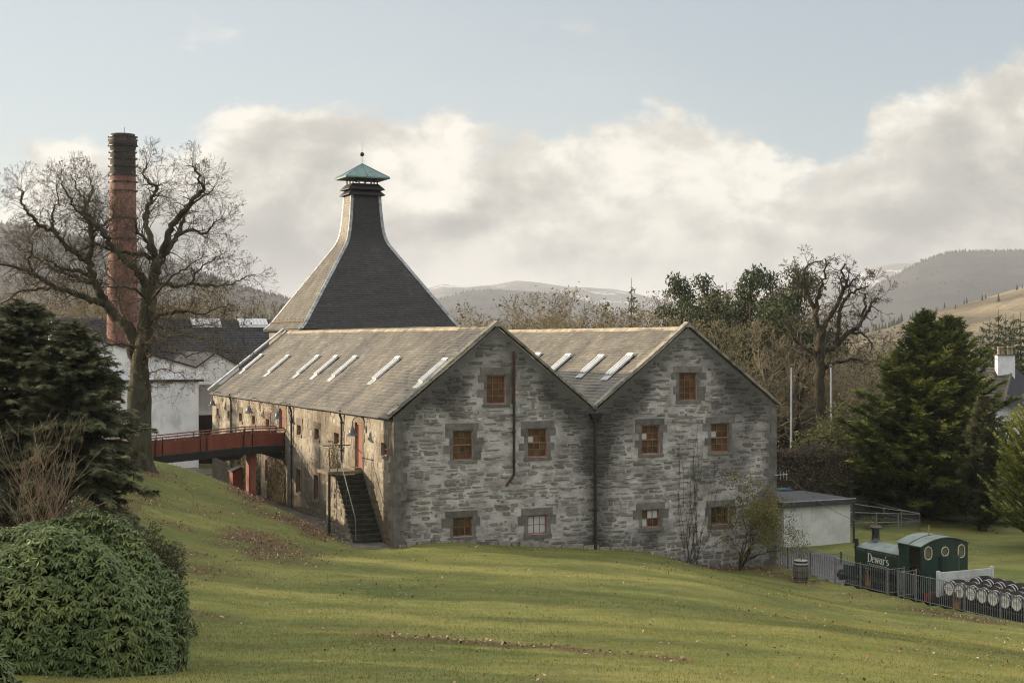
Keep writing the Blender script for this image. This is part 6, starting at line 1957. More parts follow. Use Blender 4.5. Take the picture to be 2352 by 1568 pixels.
# ------------------------------------------------------------------ the great bare oak (limbs laid from the photograph, in depth)
YO = 60.0
oak_g = random.Random(5)
ob = at(405, 1378, YO)
oak = empty('bare_oak', (ob[0], ob[1], ob[2]), 'great spreading bare oak with mossy trunk standing on the bank by the footbridge', 'tree')
def PX(cx, cy, dy=0.0):
    """point of the crop grid -> photograph -> place, dy metres nearer (-) or farther (+)"""
    return Vector([float(a) for a in at(cx / 2.24, 300 + cy / 2.24, YO + dy)])
mpp = YO / F_
def limb(pts, r0, r1, sub=5):
    P_ = [PX(*p) for p in pts]
    # Catmull-Rom
    out = []
    for i in range(len(P_) - 1):
        a, b_, c, d = P_[max(0, i - 1)], P_[i], P_[i + 1], P_[min(len(P_) - 1, i + 2)]
        for k in range(sub):
            t = k / sub
            out.append(.5 * ((2 * b_) + (-a + c) * t + (2 * a - 5 * b_ + 4 * c - d) * t * t + (-a + 3 * b_ - 3 * c + d) * t ** 3))
    out.append(P_[-1])
    for i in range(1, len(out) - 1):
        out[i] = out[i] + Vector((oak_g.gauss(0, .035), oak_g.gauss(0, .05), oak_g.gauss(0, .035)))
    n = len(out)
    return out, [r0 + (r1 - r0) * (i / (n - 1)) ** .8 for i in range(n)]
K = 1 / 2.24
def w(px): return px / 2 * mpp          # photo px diameter -> radius
LIMBS = [
    ([(912, 1950, 0), (905, 1850, 0), (908, 1800, 0)], w(84), w(74)),
    ([(912, 1830, 0), (935, 1660, .0), (955, 1480, .1), (975, 1330, .1), (985, 1230, 0)], w(52), w(40)),
    ([(905, 1840, 0), (885, 1640, .2), (850, 1490, .3), (760, 1410, .4), (700, 1330, .5), (650, 1240, .6)], w(46), w(26)),
    # right stem forks
    ([(985, 1240, 0), (1010, 1150, 0), (1035, 1060, -.2), (1085, 930, -.5), (1130, 810, -.8), (1220, 700, -1.0), (1290, 620, -1.2), (1340, 570, -1.2), (1318, 535, -1.2), (1285, 450, -1.1), (1250, 418, -1)], w(33), w(3)),
    ([(1040, 1060, 0), (1110, 960, .4), (1160, 880, .8), (1200, 780, 1.1), (1225, 690, 1.3), (1330, 620, 1.6), (1400, 560, 1.8)], w(22), w(3)),
    ([(1160, 880, .8), (1250, 835, 1.2), (1330, 858, 1.6), (1375, 830, 1.8), (1405, 780, 1.9), (1480, 765, 2.0)], w(12), w(2)),
    ([(1010, 1150, 0), (1015, 1020, .4), (985, 900, .8), (955, 790, 1.2), (960, 700, 1.3), (1000, 620, 1.4), (1025, 555, 1.4), (985, 530, 1.4), (940, 470, 1.3), (965, 410, 1.2)], w(26), w(3)),
    ([(1015, 1020, .4), (960, 900, -.2), (900, 850, -.6), (890, 780, -1)], w(14), w(4)),
    # long limb up to the left through the chimney
    ([(985, 1240, 0), (930, 1150, -.3), (870, 1075, -.6), (790, 1010, -.9), (730, 940, -1.0), (690, 870, -1.0), (620, 790, -1.2), (555, 740, -1.3), (500, 700, -1.4), (440, 600, -1.4), (400, 510, -1.4)], w(28), w(3)),
    ([(995, 1030, .3), (930, 995, .4), (850, 992, .5), (740, 965, .6), (660, 940, .6), (600, 935, .6), (545, 960, .6)], w(15), w(5)),
    ([(600, 935, .6), (600, 860, .8), (650, 830, .9), (730, 760, 1.0), (745, 690, 1)], w(13), w(3)),
    ([(690, 870, -1.0), (640, 800, -.6), (560, 720, -.4), (550, 640, -.2), (500, 560, 0), (470, 480, .1)], w(14), w(2.5)),
    # left stem
    ([(650, 1240, .6), (605, 1150, .6), (590, 1050, .6), (600, 950, .8), (605, 870, 1.0), (590, 790, 1.2), (560, 700, 1.3), (600, 600, 1.4), (590, 500, 1.4)], w(24), w(3)),
    ([(592, 1060, .6), (520, 1000, .3), (440, 955, .1), (400, 900, 0), (340, 840, -.2), (260, 810, -.4), (220, 760, -.5), (170, 700, -.6), (140, 640, -.7), (150, 590, -.7), (115, 560, -.7)], w(20), w(3)),
    ([(340, 840, -.2), (350, 780, 0), (340, 735, .1), (380, 640, .2), (370, 560, .3)], w(10), w(2.5)),
    ([(605, 1180, .6), (520, 1160, .9), (450, 1130, 1.2), (360, 1100, 1.5), (300, 1060, 1.7), (210, 1000, 1.9), (120, 960, 2)], w(16), w(3)),
    ([(600, 1150, .6), (500, 1100, -.3), (380, 1080, -.8), (330, 1040, -1.0), (240, 1050, -1.2)], w(14), w(4)),
    ([(700, 1330, .5), (600, 1300, 0), (480, 1250, -.8), (370, 1210, -1.4), (280, 1160, -1.8), (220, 1120, -2.0), (120, 1085, -2.2), (0, 1060, -2.4)], w(22), w(6)),
    ([(220, 1120, -2.0), (190, 1050, -2.0), (210, 960, -2.0), (180, 880, -1.9)], w(9), w(2)),
    ([(370, 1210, -1.4), (260, 1225, -1.0), (130, 1240, -.8), (0, 1330, -.5)], w(11), w(4)),
    # lower right spread
    ([(980, 1240, 0), (1050, 1190, .5), (1150, 1210, 1.2), (1260, 1190, 1.8), (1330, 1205, 2.2), (1420, 1200, 2.6), (1520, 1190, 3.0), (1600, 1150, 3.2), (1670, 1130, 3.4)], w(15), w(2)),
    ([(1260, 1190, 1.8), (1290, 1110, 2.0), (1370, 1050, 2.2), (1470, 990, 2.4)], w(8), w(2)),
    ([(955, 1440, .1), (1050, 1400, -1), (1180, 1370, -1.8), (1310, 1390, -2.4), (1430, 1350, -2.8), (1530, 1330, -3.0)], w(13), w(2)),
    ([(940, 1600, 0), (1040, 1540, -.8), (1200, 1520, -1.6), (1330, 1560, -2.2), (1440, 1620, -2.6), (1540, 1640, -2.8)], w(12), w(2)),
    ([(945, 1560, 0), (1020, 1480, 1.0), (1160, 1480, 1.8), (1290, 1470, 2.6), (1420, 1440, 3.0)], w(12), w(2)),
    ([(930, 1690, 0), (1020, 1640, -1.0), (1120, 1640, -1.8), (1240, 1660, -2.4), (1380, 1620, -3)], w(9), w(2)),
    ([(925, 1800, 0), (1000, 1770, -.5), (1100, 1750, -1.1), (1200, 1790, -1.6)], w(5), w(1.5)),
    ([(890, 1600, 0), (800, 1580, -1), (700, 1590, -1.6), (640, 1540, -2)], w(9), w(2)),
    ([(985, 1330, 0), (900, 1240, -1.6), (820, 1210, -2.2), (720, 1205, -2.4), (640, 1160, -2.6)], w(11), w(2.5)),
    ([(975, 1330, 0), (1040, 1240, -1.6), (1130, 1140, -2.6), (1230, 1080, -3.0), (1330, 1010, -3.2)], w(10), w(2)),
    ([(850, 1490, .3), (780, 1330, 1.6), (760, 1200, 2.2), (700, 1120, 2.6), (680, 1020, 2.8)], w(11), w(2)),
]
tw, tips = [], []
LB = MB()
PO = dict(step=.15, wig=.20, up=.035, kids=.47, ratio=.62, spread=.85, taper=.7)
for li, (pts, r0, r1) in enumerate(LIMBS):
    out, rs = limb(pts, r0, r1)
    if li: LB.tube([tuple(q) for q in out], rs, 9)
    for i in range(len(out) - 1):
        pass
        if li < 3 and i < 14 and li != 0:
            if oak_g.random() > .12: continue
        if li == 0: continue
        d = (out[i + 1] - out[i]).normalized()
        nk = 1 if rs[i] > .12 else (2 if oak_g.random() < .6 else 1)
        if oak_g.random() < (.62 if rs[i] > .1 else .9):
            for _ in range(nk):
                ax = d.orthogonal().normalized(); ax.rotate(Matrix.Rotation(oak_g.uniform(0, 6.28), 3, d))
                ax.z += .15
                dd = (d * .55 + ax * .9).normalized()
                L = oak_g.uniform(.42, .92) * (1 if i < len(out) * .7 else .8)
                grow(tw, tips, out[i + 1], dd, min(.035, max(.014, rs[i] * .45)), L, 3, oak_g, PO)
    d = (out[-1] - out[-2]).normalized()
    for _ in range(3):
        grow(tw, tips, out[-1], (d + Vector((oak_g.gauss(0, .4), oak_g.gauss(0, .4), oak_g.gauss(0, .4)))).normalized(), max(.012, r1 * .7), .40, 3, oak_g, PO)
tw = [t for t in tw]
tw = np.array(tw); tw[:, 6:] = np.maximum(tw[:, 6:] * .85, .0042)
print('oak twigs', len(tw))
# trunk: one tapered flared skin with the lower stems; limbs as overlapping rounded lengths
tb = MB()
base = ob.copy()
flare = [(0.95, -.55), (.80, -.25), (.66, .02), (.585, .35), (.54, .8), (.52, 1.5), (.50, 2.3), (.50, 3.0), (.46, 3.5), (.38, 3.9)]
kk = 28
Vt = []
for i, (r_, h_) in enumerate(flare):
    for j in range(kk):
        an = 2 * math.pi * j / kk
        lob = 1 + (.16 * math.sin(5 * an + 1) + .10 * math.sin(3 * an)) * math.exp(-max(0, h_ + .3) / .5) + .05 * math.sin(3 * an + h_ * .8) + .03 * math.sin(7 * an + h_ * 2)
        Vt.append(base + np.array([math.cos(an) * r_ * lob + .02 * h_ - .02, math.sin(an) * r_ * lob, h_]))
tb.add(Vt, [(i * kk + j, i * kk + (j + 1) % kk, (i + 1) * kk + (j + 1) % kk, (i + 1) * kk + j) for i in range(len(flare) - 1) for j in range(kk)])
TRUNKM = mat('mossy_oak_bark', [(0.022, 0.019, 0.012), (0.05, 0.043, 0.03), (0.085, 0.078, 0.058), (0.045, 0.052, 0.015)], rough=.95, ns=1.6, bump=1.0, bs=7, bd=.09, stretch=(1, 1, .35))
tb.build('trunk', TRUNKM, oak, smoothf=True)
LB.build('limbs', TRUNKM, oak, smoothf=True)
Vb, Fb = frust(tw, 3); obj('crown', Vb, Fb, TWIG, oak)
tp = np.array(tips)
sel = tp[rng.random(len(tp)) < .13]
sel = np.vstack([sel, tp[(tp[:, 2] < ob[2] + 7.5) & (rng.random(len(tp)) < .22)]])
leafobj('leaves', sel + rng.normal(0, .05, sel.shape), rng.uniform(.06, .11, len(sel)), BLEAF, oak, aspect=.6)

# ------------------------------------------------------------------ background bare trees (four kinds, copied)
def bare_tree(seed, H, r, P, leafy=0.0, name='broadleaf_tree', trunkh=.28, lmat=BLEAF, lsize=(.18, .32), twm=TWIGG, thick=.012, spreadtop=1.0, first=8, lev=4):
    g = random.Random(seed)
    root = empty(name, (0, 0, 0))
    segs, tips_ = [], []
    p = Vector((0, 0, -.5)); d = Vector((g.gauss(0, .04), g.gauss(0, .04), 1)).normalized()
    nT = 7; rr0 = r
    trunk = []
    for i in range(nT):
        q = p + d * (H * .62 / nT); r1 = r * (1 - .62 * (i + 1) / nT)
        trunk.append((*p, *q, rr0, r1))
        if (i + 1) / nT > trunkh / .62:
            for _ in range(first // 3):
                an = g.uniform(0, 6.28); el = g.uniform(.25, .95)
                dd = Vector((math.cos(an) * math.cos(el) * spreadtop, math.sin(an) * math.cos(el) * spreadtop, math.sin(el))).normalized()
                grow(segs, tips_, q, dd, r1 * .5, H * g.uniform(.20, .32), lev, g, P)
        d = (d + Vector((g.gauss(0, .07), g.gauss(0, .07), .05))).normalized()
        p, rr0 = q, r1
    grow(segs, tips_, p, d, rr0, H * .3, lev, g, P)
    S = np.array(segs); S[:, 6:] = np.maximum(S[:, 6:], thick)
    hz = max(S[:, 5].max(), 1); S[:, :6] *= H / hz; T = np.array(trunk); T[:, :6] *= H / hz; T[:, 6:] *= 1
    V, F = frust(T, 8); obj('trunk', V, F, BARK, root, smoothf=True, origin=(0, 0, 0))
    V, F = frust(S, 3); obj('crown', V, F, twm, root, origin=(0, 0, 0))
    tp_ = np.array(tips_) * H / hz
    if leafy:
        n = int(len(tp_) * leafy)
        Q = tp_[rng.integers(0, len(tp_), n)] + rng.normal(0, .25, (n, 3))
        leafobj('leaves', Q, rng.uniform(*lsize, n), lmat, root, aspect=.7, origin=(0, 0, 0))
    return root, len(S)
PT = dict(step=.9, wig=.16, up=.03, kids=.72, ratio=.60, spread=.8, taper=.6)
kinds = {}
kinds['a'] = bare_tree(1, 13, .34, PT, leafy=.8, lsize=(.12, .22))
kinds['b'] = bare_tree(2, 14, .36, PT, leafy=1.5, lsize=(.12, .24))
kinds['c'] = bare_tree(3, 12, .30, PT, leafy=.3)
kinds['d'] = bare_tree(6, 14, .30, dict(PT, wig=.22, up=.0, spread=.95), leafy=.15, first=9)
kinds['e'] = bare_tree(8, 11, .14, dict(step=.8, wig=.08, up=.10, kids=.75, ratio=.55, spread=.45, taper=.6), leafy=0, name='birch_tree', trunkh=.12)
print({k: v[1] for k, v in kinds.items()})

def clumps_tree(seed, H, m, name, clumps, lean=0.0, n_leaf=5200, size=(.28, .5), trunk_r=.25, parent_label=None):
    """pine-like: bare trunk, limbs, flattened clumps of needles"""
    g = np.random.default_rng(seed)
    root = empty(name, (0, 0, 0))
    tr = [(0, 0, -.5, lean * .5, 0, H * .5, trunk_r, trunk_r * .75), (lean * .5, 0, H * .5, lean, .1, H * .93, trunk_r * .75, trunk_r * .2)]
    P = []
    for cx, cy, cz, rx, rz in clumps:
        c = np.array([cx, cy, cz]) * H
        k = int(n_leaf * rx * rx / sum(a[3] ** 2 for a in clumps))
        d = rand_dirs(k, g) * (g.random(k) ** .45)[:, None]
        P.append(c + d * np.array([rx, rx, rz]) * H)
        s = np.array([lean * cz, 0, H * (cz - .12)])
        tr.append((*s, *c, trunk_r * .3, .04))
    P = np.concatenate(P)
    V, F = frust(tr, 7); obj('trunk', V, F, BARK, root, origin=(0, 0, 0), smoothf=True)
    leafobj('crown', P, g.uniform(size[0], size[1], len(P)), m, root, aspect=.35, origin=(0, 0, 0))
    return root
def rc(seed, n, z0, z1, w0, w1, rr_=(.09, .17)):
    g = random.Random(seed); out = []
    for i in range(n):
        f = i / (n - 1); z = z0 + (z1 - z0) * f
        wd = w0 + (w1 - w0) * f; an = g.uniform(0, 6.28); rad = g.uniform(.2, 1) * wd
        r_ = g.uniform(*rr_) * (1 - .35 * f)
        out.append((math.cos(an) * rad, math.sin(an) * rad, z, r_, r_ * .5))
    return out
pine1 = clumps_tree(11, 16, PINEL, 'scots_pine', rc(11, 12, .62, .97, .26, .06))
pine2 = clumps_tree(12, 17, PINEL, 'scots_pine', rc(12, 14, .55, .96, .22, .05), lean=.6)
def spruce(seed, H, R0, m, name='spruce_tree', tiers=17, per=9, droop=-.25, spray=14, ss=(.3, .5), irr=.35, trunk_r=.16, pw=1.0, asp=.35):
    g = random.Random(seed); gn = np.random.default_rng(seed)
    root = empty(name, (0, 0, 0))
    tr = [(0, 0, -.5, 0, 0, H, trunk_r, .02)]; P = []
    for i in range(tiers):
        f = i / tiers; z = H * (.08 + .90 * f); rad = R0 * (1 - f) ** pw
        for k in range(per):
            if g.random() < .18: continue
            an = g.uniform(0, 6.28); L = rad * g.uniform(1 - irr, 1 + irr * .4)
            e = np.array([math.cos(an) * L, math.sin(an) * L, z + L * droop + g.uniform(-.2, .2)])
            s = np.array([0, 0, z]); tr.append((*s, *e, .035, .012))
            n = max(3, int(spray * L / R0 * 3))
            t_ = gn.random(n) ** .6
            q = s + (e - s) * t_[:, None] + gn.normal(0, .16 + .05 * L, (n, 3)) * np.array([1, 1, .5]); P.append(q)
    P = np.concatenate(P)
    V, F = frust(tr, 4); obj('trunk', V, F, BARK, root, origin=(0, 0, 0))
    leafobj('crown', P, gn.uniform(ss[0], ss[1], len(P)), m, root, aspect=asp, origin=(0, 0, 0), droop=(0, 0, -.3))
    return root
sp1 = spruce(21, 15, 2.6, PINEL)
sp2 = spruce(22, 13, 3.0, PINEL, irr=.5)

used = set()
def plant(proto, px, Y, top, label, group, cat='tree', rot=None, wid=1.0, base=None, H=None):
    """stand a copy where the sight line through photo column px meets distance Y; its height reaches photo row `top`"""
    x = (px - 1500) / F_ * Y
    z = gz(x, Y) if base is None else base
    zt_ = 10 - (top - 1000) / F_ * Y
    h0 = H
    s = max(.25, (zt_ - z) / h0)
    o = proto if id(proto) not in used else copy_tree(proto)
    used.add(id(proto))
    o.location = (x, Y, z); o.rotation_euler = (0, 0, rnd.uniform(0, 6.28) if rot is None else rot); o.scale = (s * wid, s * wid, s)
    o['label'] = label; o['category'] = cat; o['group'] = group
    return o
A_, B_, C_, D_, E_ = (kinds[k][0] for k in 'abcde')
HH = {id(A_): 13, id(B_): 14, id(C_): 12, id(D_): 14, id(E_): 11, id(pine1): 15.9, id(pine2): 17, id(sp1): 15, id(sp2): 13}
ORD = ['first', 'second', 'third', 'fourth', 'fifth', 'sixth', 'seventh', 'eighth', 'ninth', 'tenth', 'eleventh', 'twelfth', 'thirteenth', 'fourteenth', 'fifteenth', 'sixteenth', 'seventeenth', 'eighteenth', 'nineteenth', 'twentieth']
def place_row(rows, label, group, wf):
    # rows in the wood: by distance, then counted from the left
    zone = lambda px, Y: ('front' if Y < 109 else 'middle' if Y < 121 else 'rear') if 'barn' in group else ('front' if Y < 141 else 'rear')
    cnt = {}
    for (px, Y, top, k, wd) in sorted(rows, key=lambda r: r[0]):
        z = zone(px, Y); cnt[z] = cnt.get(z, 0) + 1
        plant(k, px, Y, top, label % (ORD[cnt[z] - 1], z), group, wid=wd * wf, H=HH[id(k)])
G1 = 'bare brown trees of the wood behind the barn roofs'
L1 = 'bare brown oak, %s from left in the %s row behind the barn'
ROW1 = [(1250, 128, 905, C_, 1.0), (1330, 150, 925, A_, 1), (1395, 120, 915, C_, 1), (1450, 118, 880, D_, 1), (1500, 132, 858, A_, 1), (1560, 122, 852, A_, 1.0), (1610, 116, 845, D_, 1), (1650, 124, 848, C_, 1), (1690, 118, 838, A_, .9),
                       (1730, 126, 885, B_, 1), (1770, 132, 905, C_, 1), (1810, 120, 905, A_, 1), (1870, 128, 905, C_, 1), (1900, 124, 900, B_, .9), (1940, 132, 900, C_, .8), (1965, 120, 880, B_, 1), (2010, 114, 862, B_, 1.1), (2070, 110, 850, B_, 1.1),
                       (2130, 116, 845, A_, 1.1), (2180, 108, 862, B_, 1.1), (2235, 112, 850, B_, 1.1), (2290, 108, 862, B_, 1), (2330, 118, 875, A_, 1), (2450, 112, 935, C_, 1), (2395, 106, 910, B_, 1), (2500, 118, 960, C_, 1), (2560, 125, 985, A_, .9),
                       (1350, 110, 930, A_, .9), (1420, 108, 935, B_, .9), (1530, 106, 930, B_, 1), (1640, 104, 925, B_, 1), (1750, 108, 940, B_, 1), (1850, 106, 945, A_, 1), (1930, 104, 950, B_, 1), (2050, 98, 930, B_, 1), (2150, 97, 935, B_, 1), (2250, 98, 940, B_, 1),
                       (2330, 98, 990, B_, .9), (2420, 100, 1010, B_, .9), (2500, 105, 1040, C_, .9), (2600, 118, 1010, C_, .9), (2630, 130, 1020, B_, .9)]
place_row(ROW1, L1, G1, 1.15)
plant(D_, 2330, 99, 790, 'tall bare oak behind the gnarled one above the wood at right', 'gnarled oak', H=14, wid=.8, rot=1.2)
GN = empty('gnarled_oak', at(2385, 1430, 92), 'tall gnarled bare oak with dead crooked limbs reaching toward the hills', 'tree', 'gnarled oak')
def P4(x_, y_, dy=0): return Vector([float(a) for a in at(2200 + x_ / 1.96, 650 + y_ / 1.96, 92 + dy)])
gg = random.Random(77); gt, gtip = [], []; GB = MB()
PG = dict(step=.22, wig=.26, up=.02, kids=.6, ratio=.6, spread=.9, taper=.6)
for pts, ra_0, ra_1 in [([(395, 1500), (395, 1100), (388, 900), (395, 760), (405, 640)], .5, .36), ([(405, 640), (370, 540), (330, 430), (300, 370), (262, 330), (250, 270)], .26, .05), ([(370, 540), (390, 450), (400, 380), (430, 300), (425, 210)], .2, .04),
                       ([(405, 640), (440, 560), (500, 470), (540, 400), (545, 340), (520, 290), (540, 240)], .24, .05), ([(400, 760), (470, 720), (560, 640), (620, 585), (665, 520), (690, 460), (735, 445)], .26, .05), ([(635, 570), (648, 500), (655, 412)], .14, .06),
                       ([(500, 690), (505, 560), (520, 480), (570, 410), (625, 380), (670, 375)], .2, .04), ([(330, 430), (300, 300), (330, 240), (410, 225)], .12, .04), ([(540, 400), (580, 330), (630, 310)], .1, .03), ([(560, 640), (640, 640), (700, 700), (690, 760)], .12, .03), ([(395, 800), (300, 720), (230, 640), (180, 560)], .2, .04), ([(395, 850), (500, 800), (600, 790), (680, 800)], .18, .03)]:
    q = []
    for a_, b_2 in zip(pts[:-1], pts[1:]):
        for k in range(4): q.append(P4(*a_).lerp(P4(*b_2), k / 4) + Vector((gg.gauss(0, .06), gg.gauss(0, .1), gg.gauss(0, .06))))
    q.append(P4(*pts[-1])); n = len(q)
    GB.tube([tuple(a_) for a_ in q], [(ra_0 + (ra_1 - ra_0) * i / n) * .8 for i in range(n)], 8)
    for i in range(n - 1):
        r0_, r1_ = ra_0 + (ra_1 - ra_0) * i / n, ra_0 + (ra_1 - ra_0) * (i + 1) / n
        if r1_ < .26 and gg.random() < .8:
            d = (q[i + 1] - q[i]).normalized(); ax = d.orthogonal().normalized(); ax.rotate(Matrix.Rotation(gg.uniform(0, 6.28), 3, d))
            grow(gt, gtip, q[i + 1], (d * .5 + ax).normalized(), min(.06, r1_ * .5), gg.uniform(.4, .8), 3, gg, PG)
gt = np.array(gt); gt[:, 6:] = np.maximum(gt[:, 6:], .011)
GB.build('trunk', BARK, GN, smoothf=True)
V, F = frust(gt, 3); obj('crown', V, F, TWIG, GN)
G2 = 'bare trees of the wooded rise at the left'
L2 = 'bare dark tree, %s from left in the %s row behind the chimney'
ROW2 = [(-60, 150, 770, B_, 1), (20, 165, 800, A_, 1), (90, 150, 805, B_, 1.1), (160, 170, 810, C_, 1), (220, 150, 830, B_, 1.1), (285, 165, 830, A_, 1), (345, 150, 820, B_, 1), (410, 160, 812, A_, 1), (470, 150, 808, B_, 1.1), (530, 160, 818, A_, 1),
                       (585, 150, 830, B_, 1), (635, 160, 845, C_, .9), (-20, 130, 870, B_, 1.1), (60, 135, 880, A_, 1.1), (140, 130, 890, B_, 1.1), (230, 135, 885, B_, 1.1), (320, 132, 880, B_, 1), (420, 135, 880, A_, 1.1), (500, 132, 885, B_, 1), (580, 135, 890, B_, 1), (650, 140, 895, A_, .9), (690, 150, 900, C_, .9)]
place_row(ROW2, L2, G2, 1.1)
for (px, Y, top, lab) in [(722, 150, 872, 'slender bare birch showing left of the kiln roof, leftmost of the row'), (748, 155, 880, 'slender bare birch left of the kiln, second of the row'), (785, 150, 868, 'tallest slender bare birch close to the kiln roof edge'), (803, 155, 880, 'slender bare birch half hidden by the kiln roof edge'), (700, 155, 890, 'small bare birch beside the white ridge rooflight')]:
    plant(E_, px, Y, top, lab, 'birches left of the kiln', H=11, wid=1.3)
for (px, Y, top, k, lab) in [(1995, 122, 815, pine1, 'dark pine above the wood, leftmost of the pine tops'), (2068, 126, 808, pine2, 'dark pine second from the left over the wood'), (2128, 124, 835, sp2, 'small dark conifer between the pine tops'), (2200, 118, 793, pine1, 'broad dark pine in the middle of the pine tops'), (2262, 122, 800, pine2, 'dark pine behind the broad one over the wood'), (2335, 116, 795, pine1, 'dark pine directly left of the gnarled bare oak'),
                              (1850, 132, 822, sp1, 'lone pointed spruce standing high over the bare wood'), (1775, 138, 872, sp2, 'thin topped conifer left of the lone spruce')]:
    plant(k, px, Y - (16 if top < 840 and k in (pine1, pine2) else 0), top - 8, lab, 'evergreens over the wood', H=HH[id(k)], wid=.78)
for n_, (px, Y, top, k) in enumerate([(2900, 150, 925, sp1), (2925, 155, 905, sp2), (2945, 150, 915, sp1), (2968, 158, 918, sp2), (2990, 150, 912, sp1), (2880, 152, 940, sp2), (3010, 155, 915, sp2), (2915, 145, 950, sp1), (2960, 145, 945, sp2)]):
    plant(k, px, Y, top, ['dark spruce second from left in the clump above the white chimney', 'tall dark spruce third from left above the white chimney', 'dark spruce directly above the white chimney pots', 'tall dark spruce just right of the white chimney pots', 'dark spruce near the right edge above the house roof', 'short dark spruce leftmost in the clump above the white chimney', 'dark spruce cut by the right edge above the house roof', 'low front spruce left of the white chimney pots', 'low front spruce right of the white chimney pots'][n_], 'spruces above the white chimney', H=HH[id(k)], wid=1.1)
# ------------------------------------------------------------------ foreground and middle-ground evergreens
def frond_tree(name, loc, H, Rf, label, m, seed, nbr, droop0, droop1, spr, leaders=None, dens=1.0, trunk_r=.28, lift=.0, z0=.02, wsp=.34, up=0.25, stiff=1.0):
    """conifer: branches in every direction, each fringed with flat fern-like sprays"""
    g = random.Random(seed); gn = np.random.default_rng(seed)
    root = empty(name, loc, label, 'tree')
    loc = np.asarray(loc, float)
    leaders = leaders or [(0, 0, H, 1.0)]
    tr, Pp, Dd, Sz, Tt = [], [], [], [], []
    for (lx, ly, lh, share) in leaders:
        tr.append((*loc, loc[0] + lx * .8, loc[1] + ly * .8, loc[2] + lh * .55, trunk_r, trunk_r * .5)); tr.append((loc[0] + lx * .8, loc[1] + ly * .8, loc[2] + lh * .55, loc[0] + lx, loc[1] + ly, loc[2] + lh, trunk_r * .5, .015))
        nb = int(nbr * share)
        for i in range(nb):
            f = (i + g.random()) / nb
            f = f ** .95
            z = lh * (z0 + (1 - z0 - .015) * f)
            an = g.uniform(0, 6.283)
            L = Rf(f) * (g.uniform(.55, 1.1) if g.random() < .85 else g.uniform(1.0, 1.25))
            dr = droop0 + (droop1 - droop0) * f + g.uniform(-.3, .3)
            k = 9
            p = loc + np.array([lx * min(1, z / lh / .55) * 1.0, ly * min(1, z / lh / .55), z])
            dirh = np.array([math.cos(an), math.sin(an), 0])
            pts = [p]
            for j in range(k):
                t = (j + 1) / k
                d = dirh + Zz * (dr * (1 - t) + (dr + up) * t) + gn.normal(0, .05, 3)
                d /= np.linalg.norm(d)
                pts.append(pts[-1] + d * L / k)
            for j in range(k):
                tr.append((*pts[j], *pts[j + 1], .035 * (1 - j / k) + .008, .035 * (1 - (j + 1) / k) + .006))
            n = int(spr * L * dens) + 4
            tt = gn.random(n) ** .62
            ix = np.minimum((tt * k).astype(int), k - 1)
            PT_ = np.array(pts); base = PT_[ix] + (PT_[ix + 1] - PT_[ix]) * (tt * k - ix)[:, None]
            dd = PT_[ix + 1] - PT_[ix]; dd /= np.linalg.norm(dd, axis=1)[:, None]
            side = np.cross(dd, [0, 0, 1.0]); side /= np.linalg.norm(side, axis=1)[:, None] + 1e-9
            sg = gn.choice([-1, 1], n)[:, None]
            w_ = (dd * gn.uniform(.4, 1.0, n)[:, None] + side * sg * gn.uniform(.2, 1.0, n)[:, None] + np.array([0, 0, 1]) * gn.normal(-.12 if up < .2 else .05, .25, n)[:, None] * stiff)
            w_ /= np.linalg.norm(w_, axis=1)[:, None]
            Pp.append(base); Dd.append(w_); Tt.append(tt); Sz.append(gn.uniform(.6, 1.1, n) * wsp * (1.05 - .35 * f))
    P = np.concatenate(Pp); D = np.concatenate(Dd); S = np.concatenate(Sz)
    # each spray: a spine of 3 lance-shaped leaflets pairs (7 quads)
    n = len(P)
    up_ = rand_dirs(n, gn) * .45 + np.array([0, 0, 1.0]); sd = np.cross(D, up_); sd /= np.linalg.norm(sd, axis=1)[:, None]
    nn = np.cross(sd, D)
    tmpl = []
    def leafq(o, a, l, w_):
        d = np.array([math.cos(a), math.sin(a)]); q = np.array([-d[1], d[0]]); o = np.array(o)
        return [o, o + d * l * .45 + q * w_, o + d * l, o + d * l * .45 - q * w_]
    for a in [leafq((0, 0), 0, 1.0, .07), leafq((.15, 0), .75, .48, .085), leafq((.15, 0), -.75, .48, .085), leafq((.48, 0), .65, .40, .075), leafq((.48, 0), -.65, .40, .075)]:
        tmpl += a
    T = np.array(tmpl)
    curl = -.18 * T[:, 0] ** 2
    V = P[:, None] + S[:, None, None] * (T[None, :, 0:1] * D[:, None] + T[None, :, 1:2] * sd[:, None] + curl[None, :, None] * nn[:, None] * np.array([1, 1, 1]))
    F = (np.arange(len(T)).reshape(-1, 4)[None] + len(T) * np.arange(n)[:, None, None]).reshape(-1, 4)
    V3_, F3_ = frust(tr, 5); obj('trunk', V3_, F3_, BARK, root, smoothf=True)
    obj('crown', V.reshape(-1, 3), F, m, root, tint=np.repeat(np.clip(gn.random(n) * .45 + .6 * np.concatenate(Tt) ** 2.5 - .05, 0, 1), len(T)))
    print(name, n * 10, 'tris')
    return root
# two dark cypresses at the left
x, y = at(60, 1000, 46)[:2]
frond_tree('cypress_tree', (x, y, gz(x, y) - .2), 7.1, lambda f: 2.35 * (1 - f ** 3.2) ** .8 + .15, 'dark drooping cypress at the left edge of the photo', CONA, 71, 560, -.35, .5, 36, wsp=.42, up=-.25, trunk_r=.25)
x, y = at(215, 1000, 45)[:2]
frond_tree('cypress_tree', (x, y, gz(x, y) - .2), 6.9, lambda f: 1.95 * (1 - f ** 3.2) ** .8 + .15, 'dark drooping cypress between the left edge and the oak trunk', CONA, 72, 560, -.35, .5, 36, wsp=.42, up=-.25, trunk_r=.25)
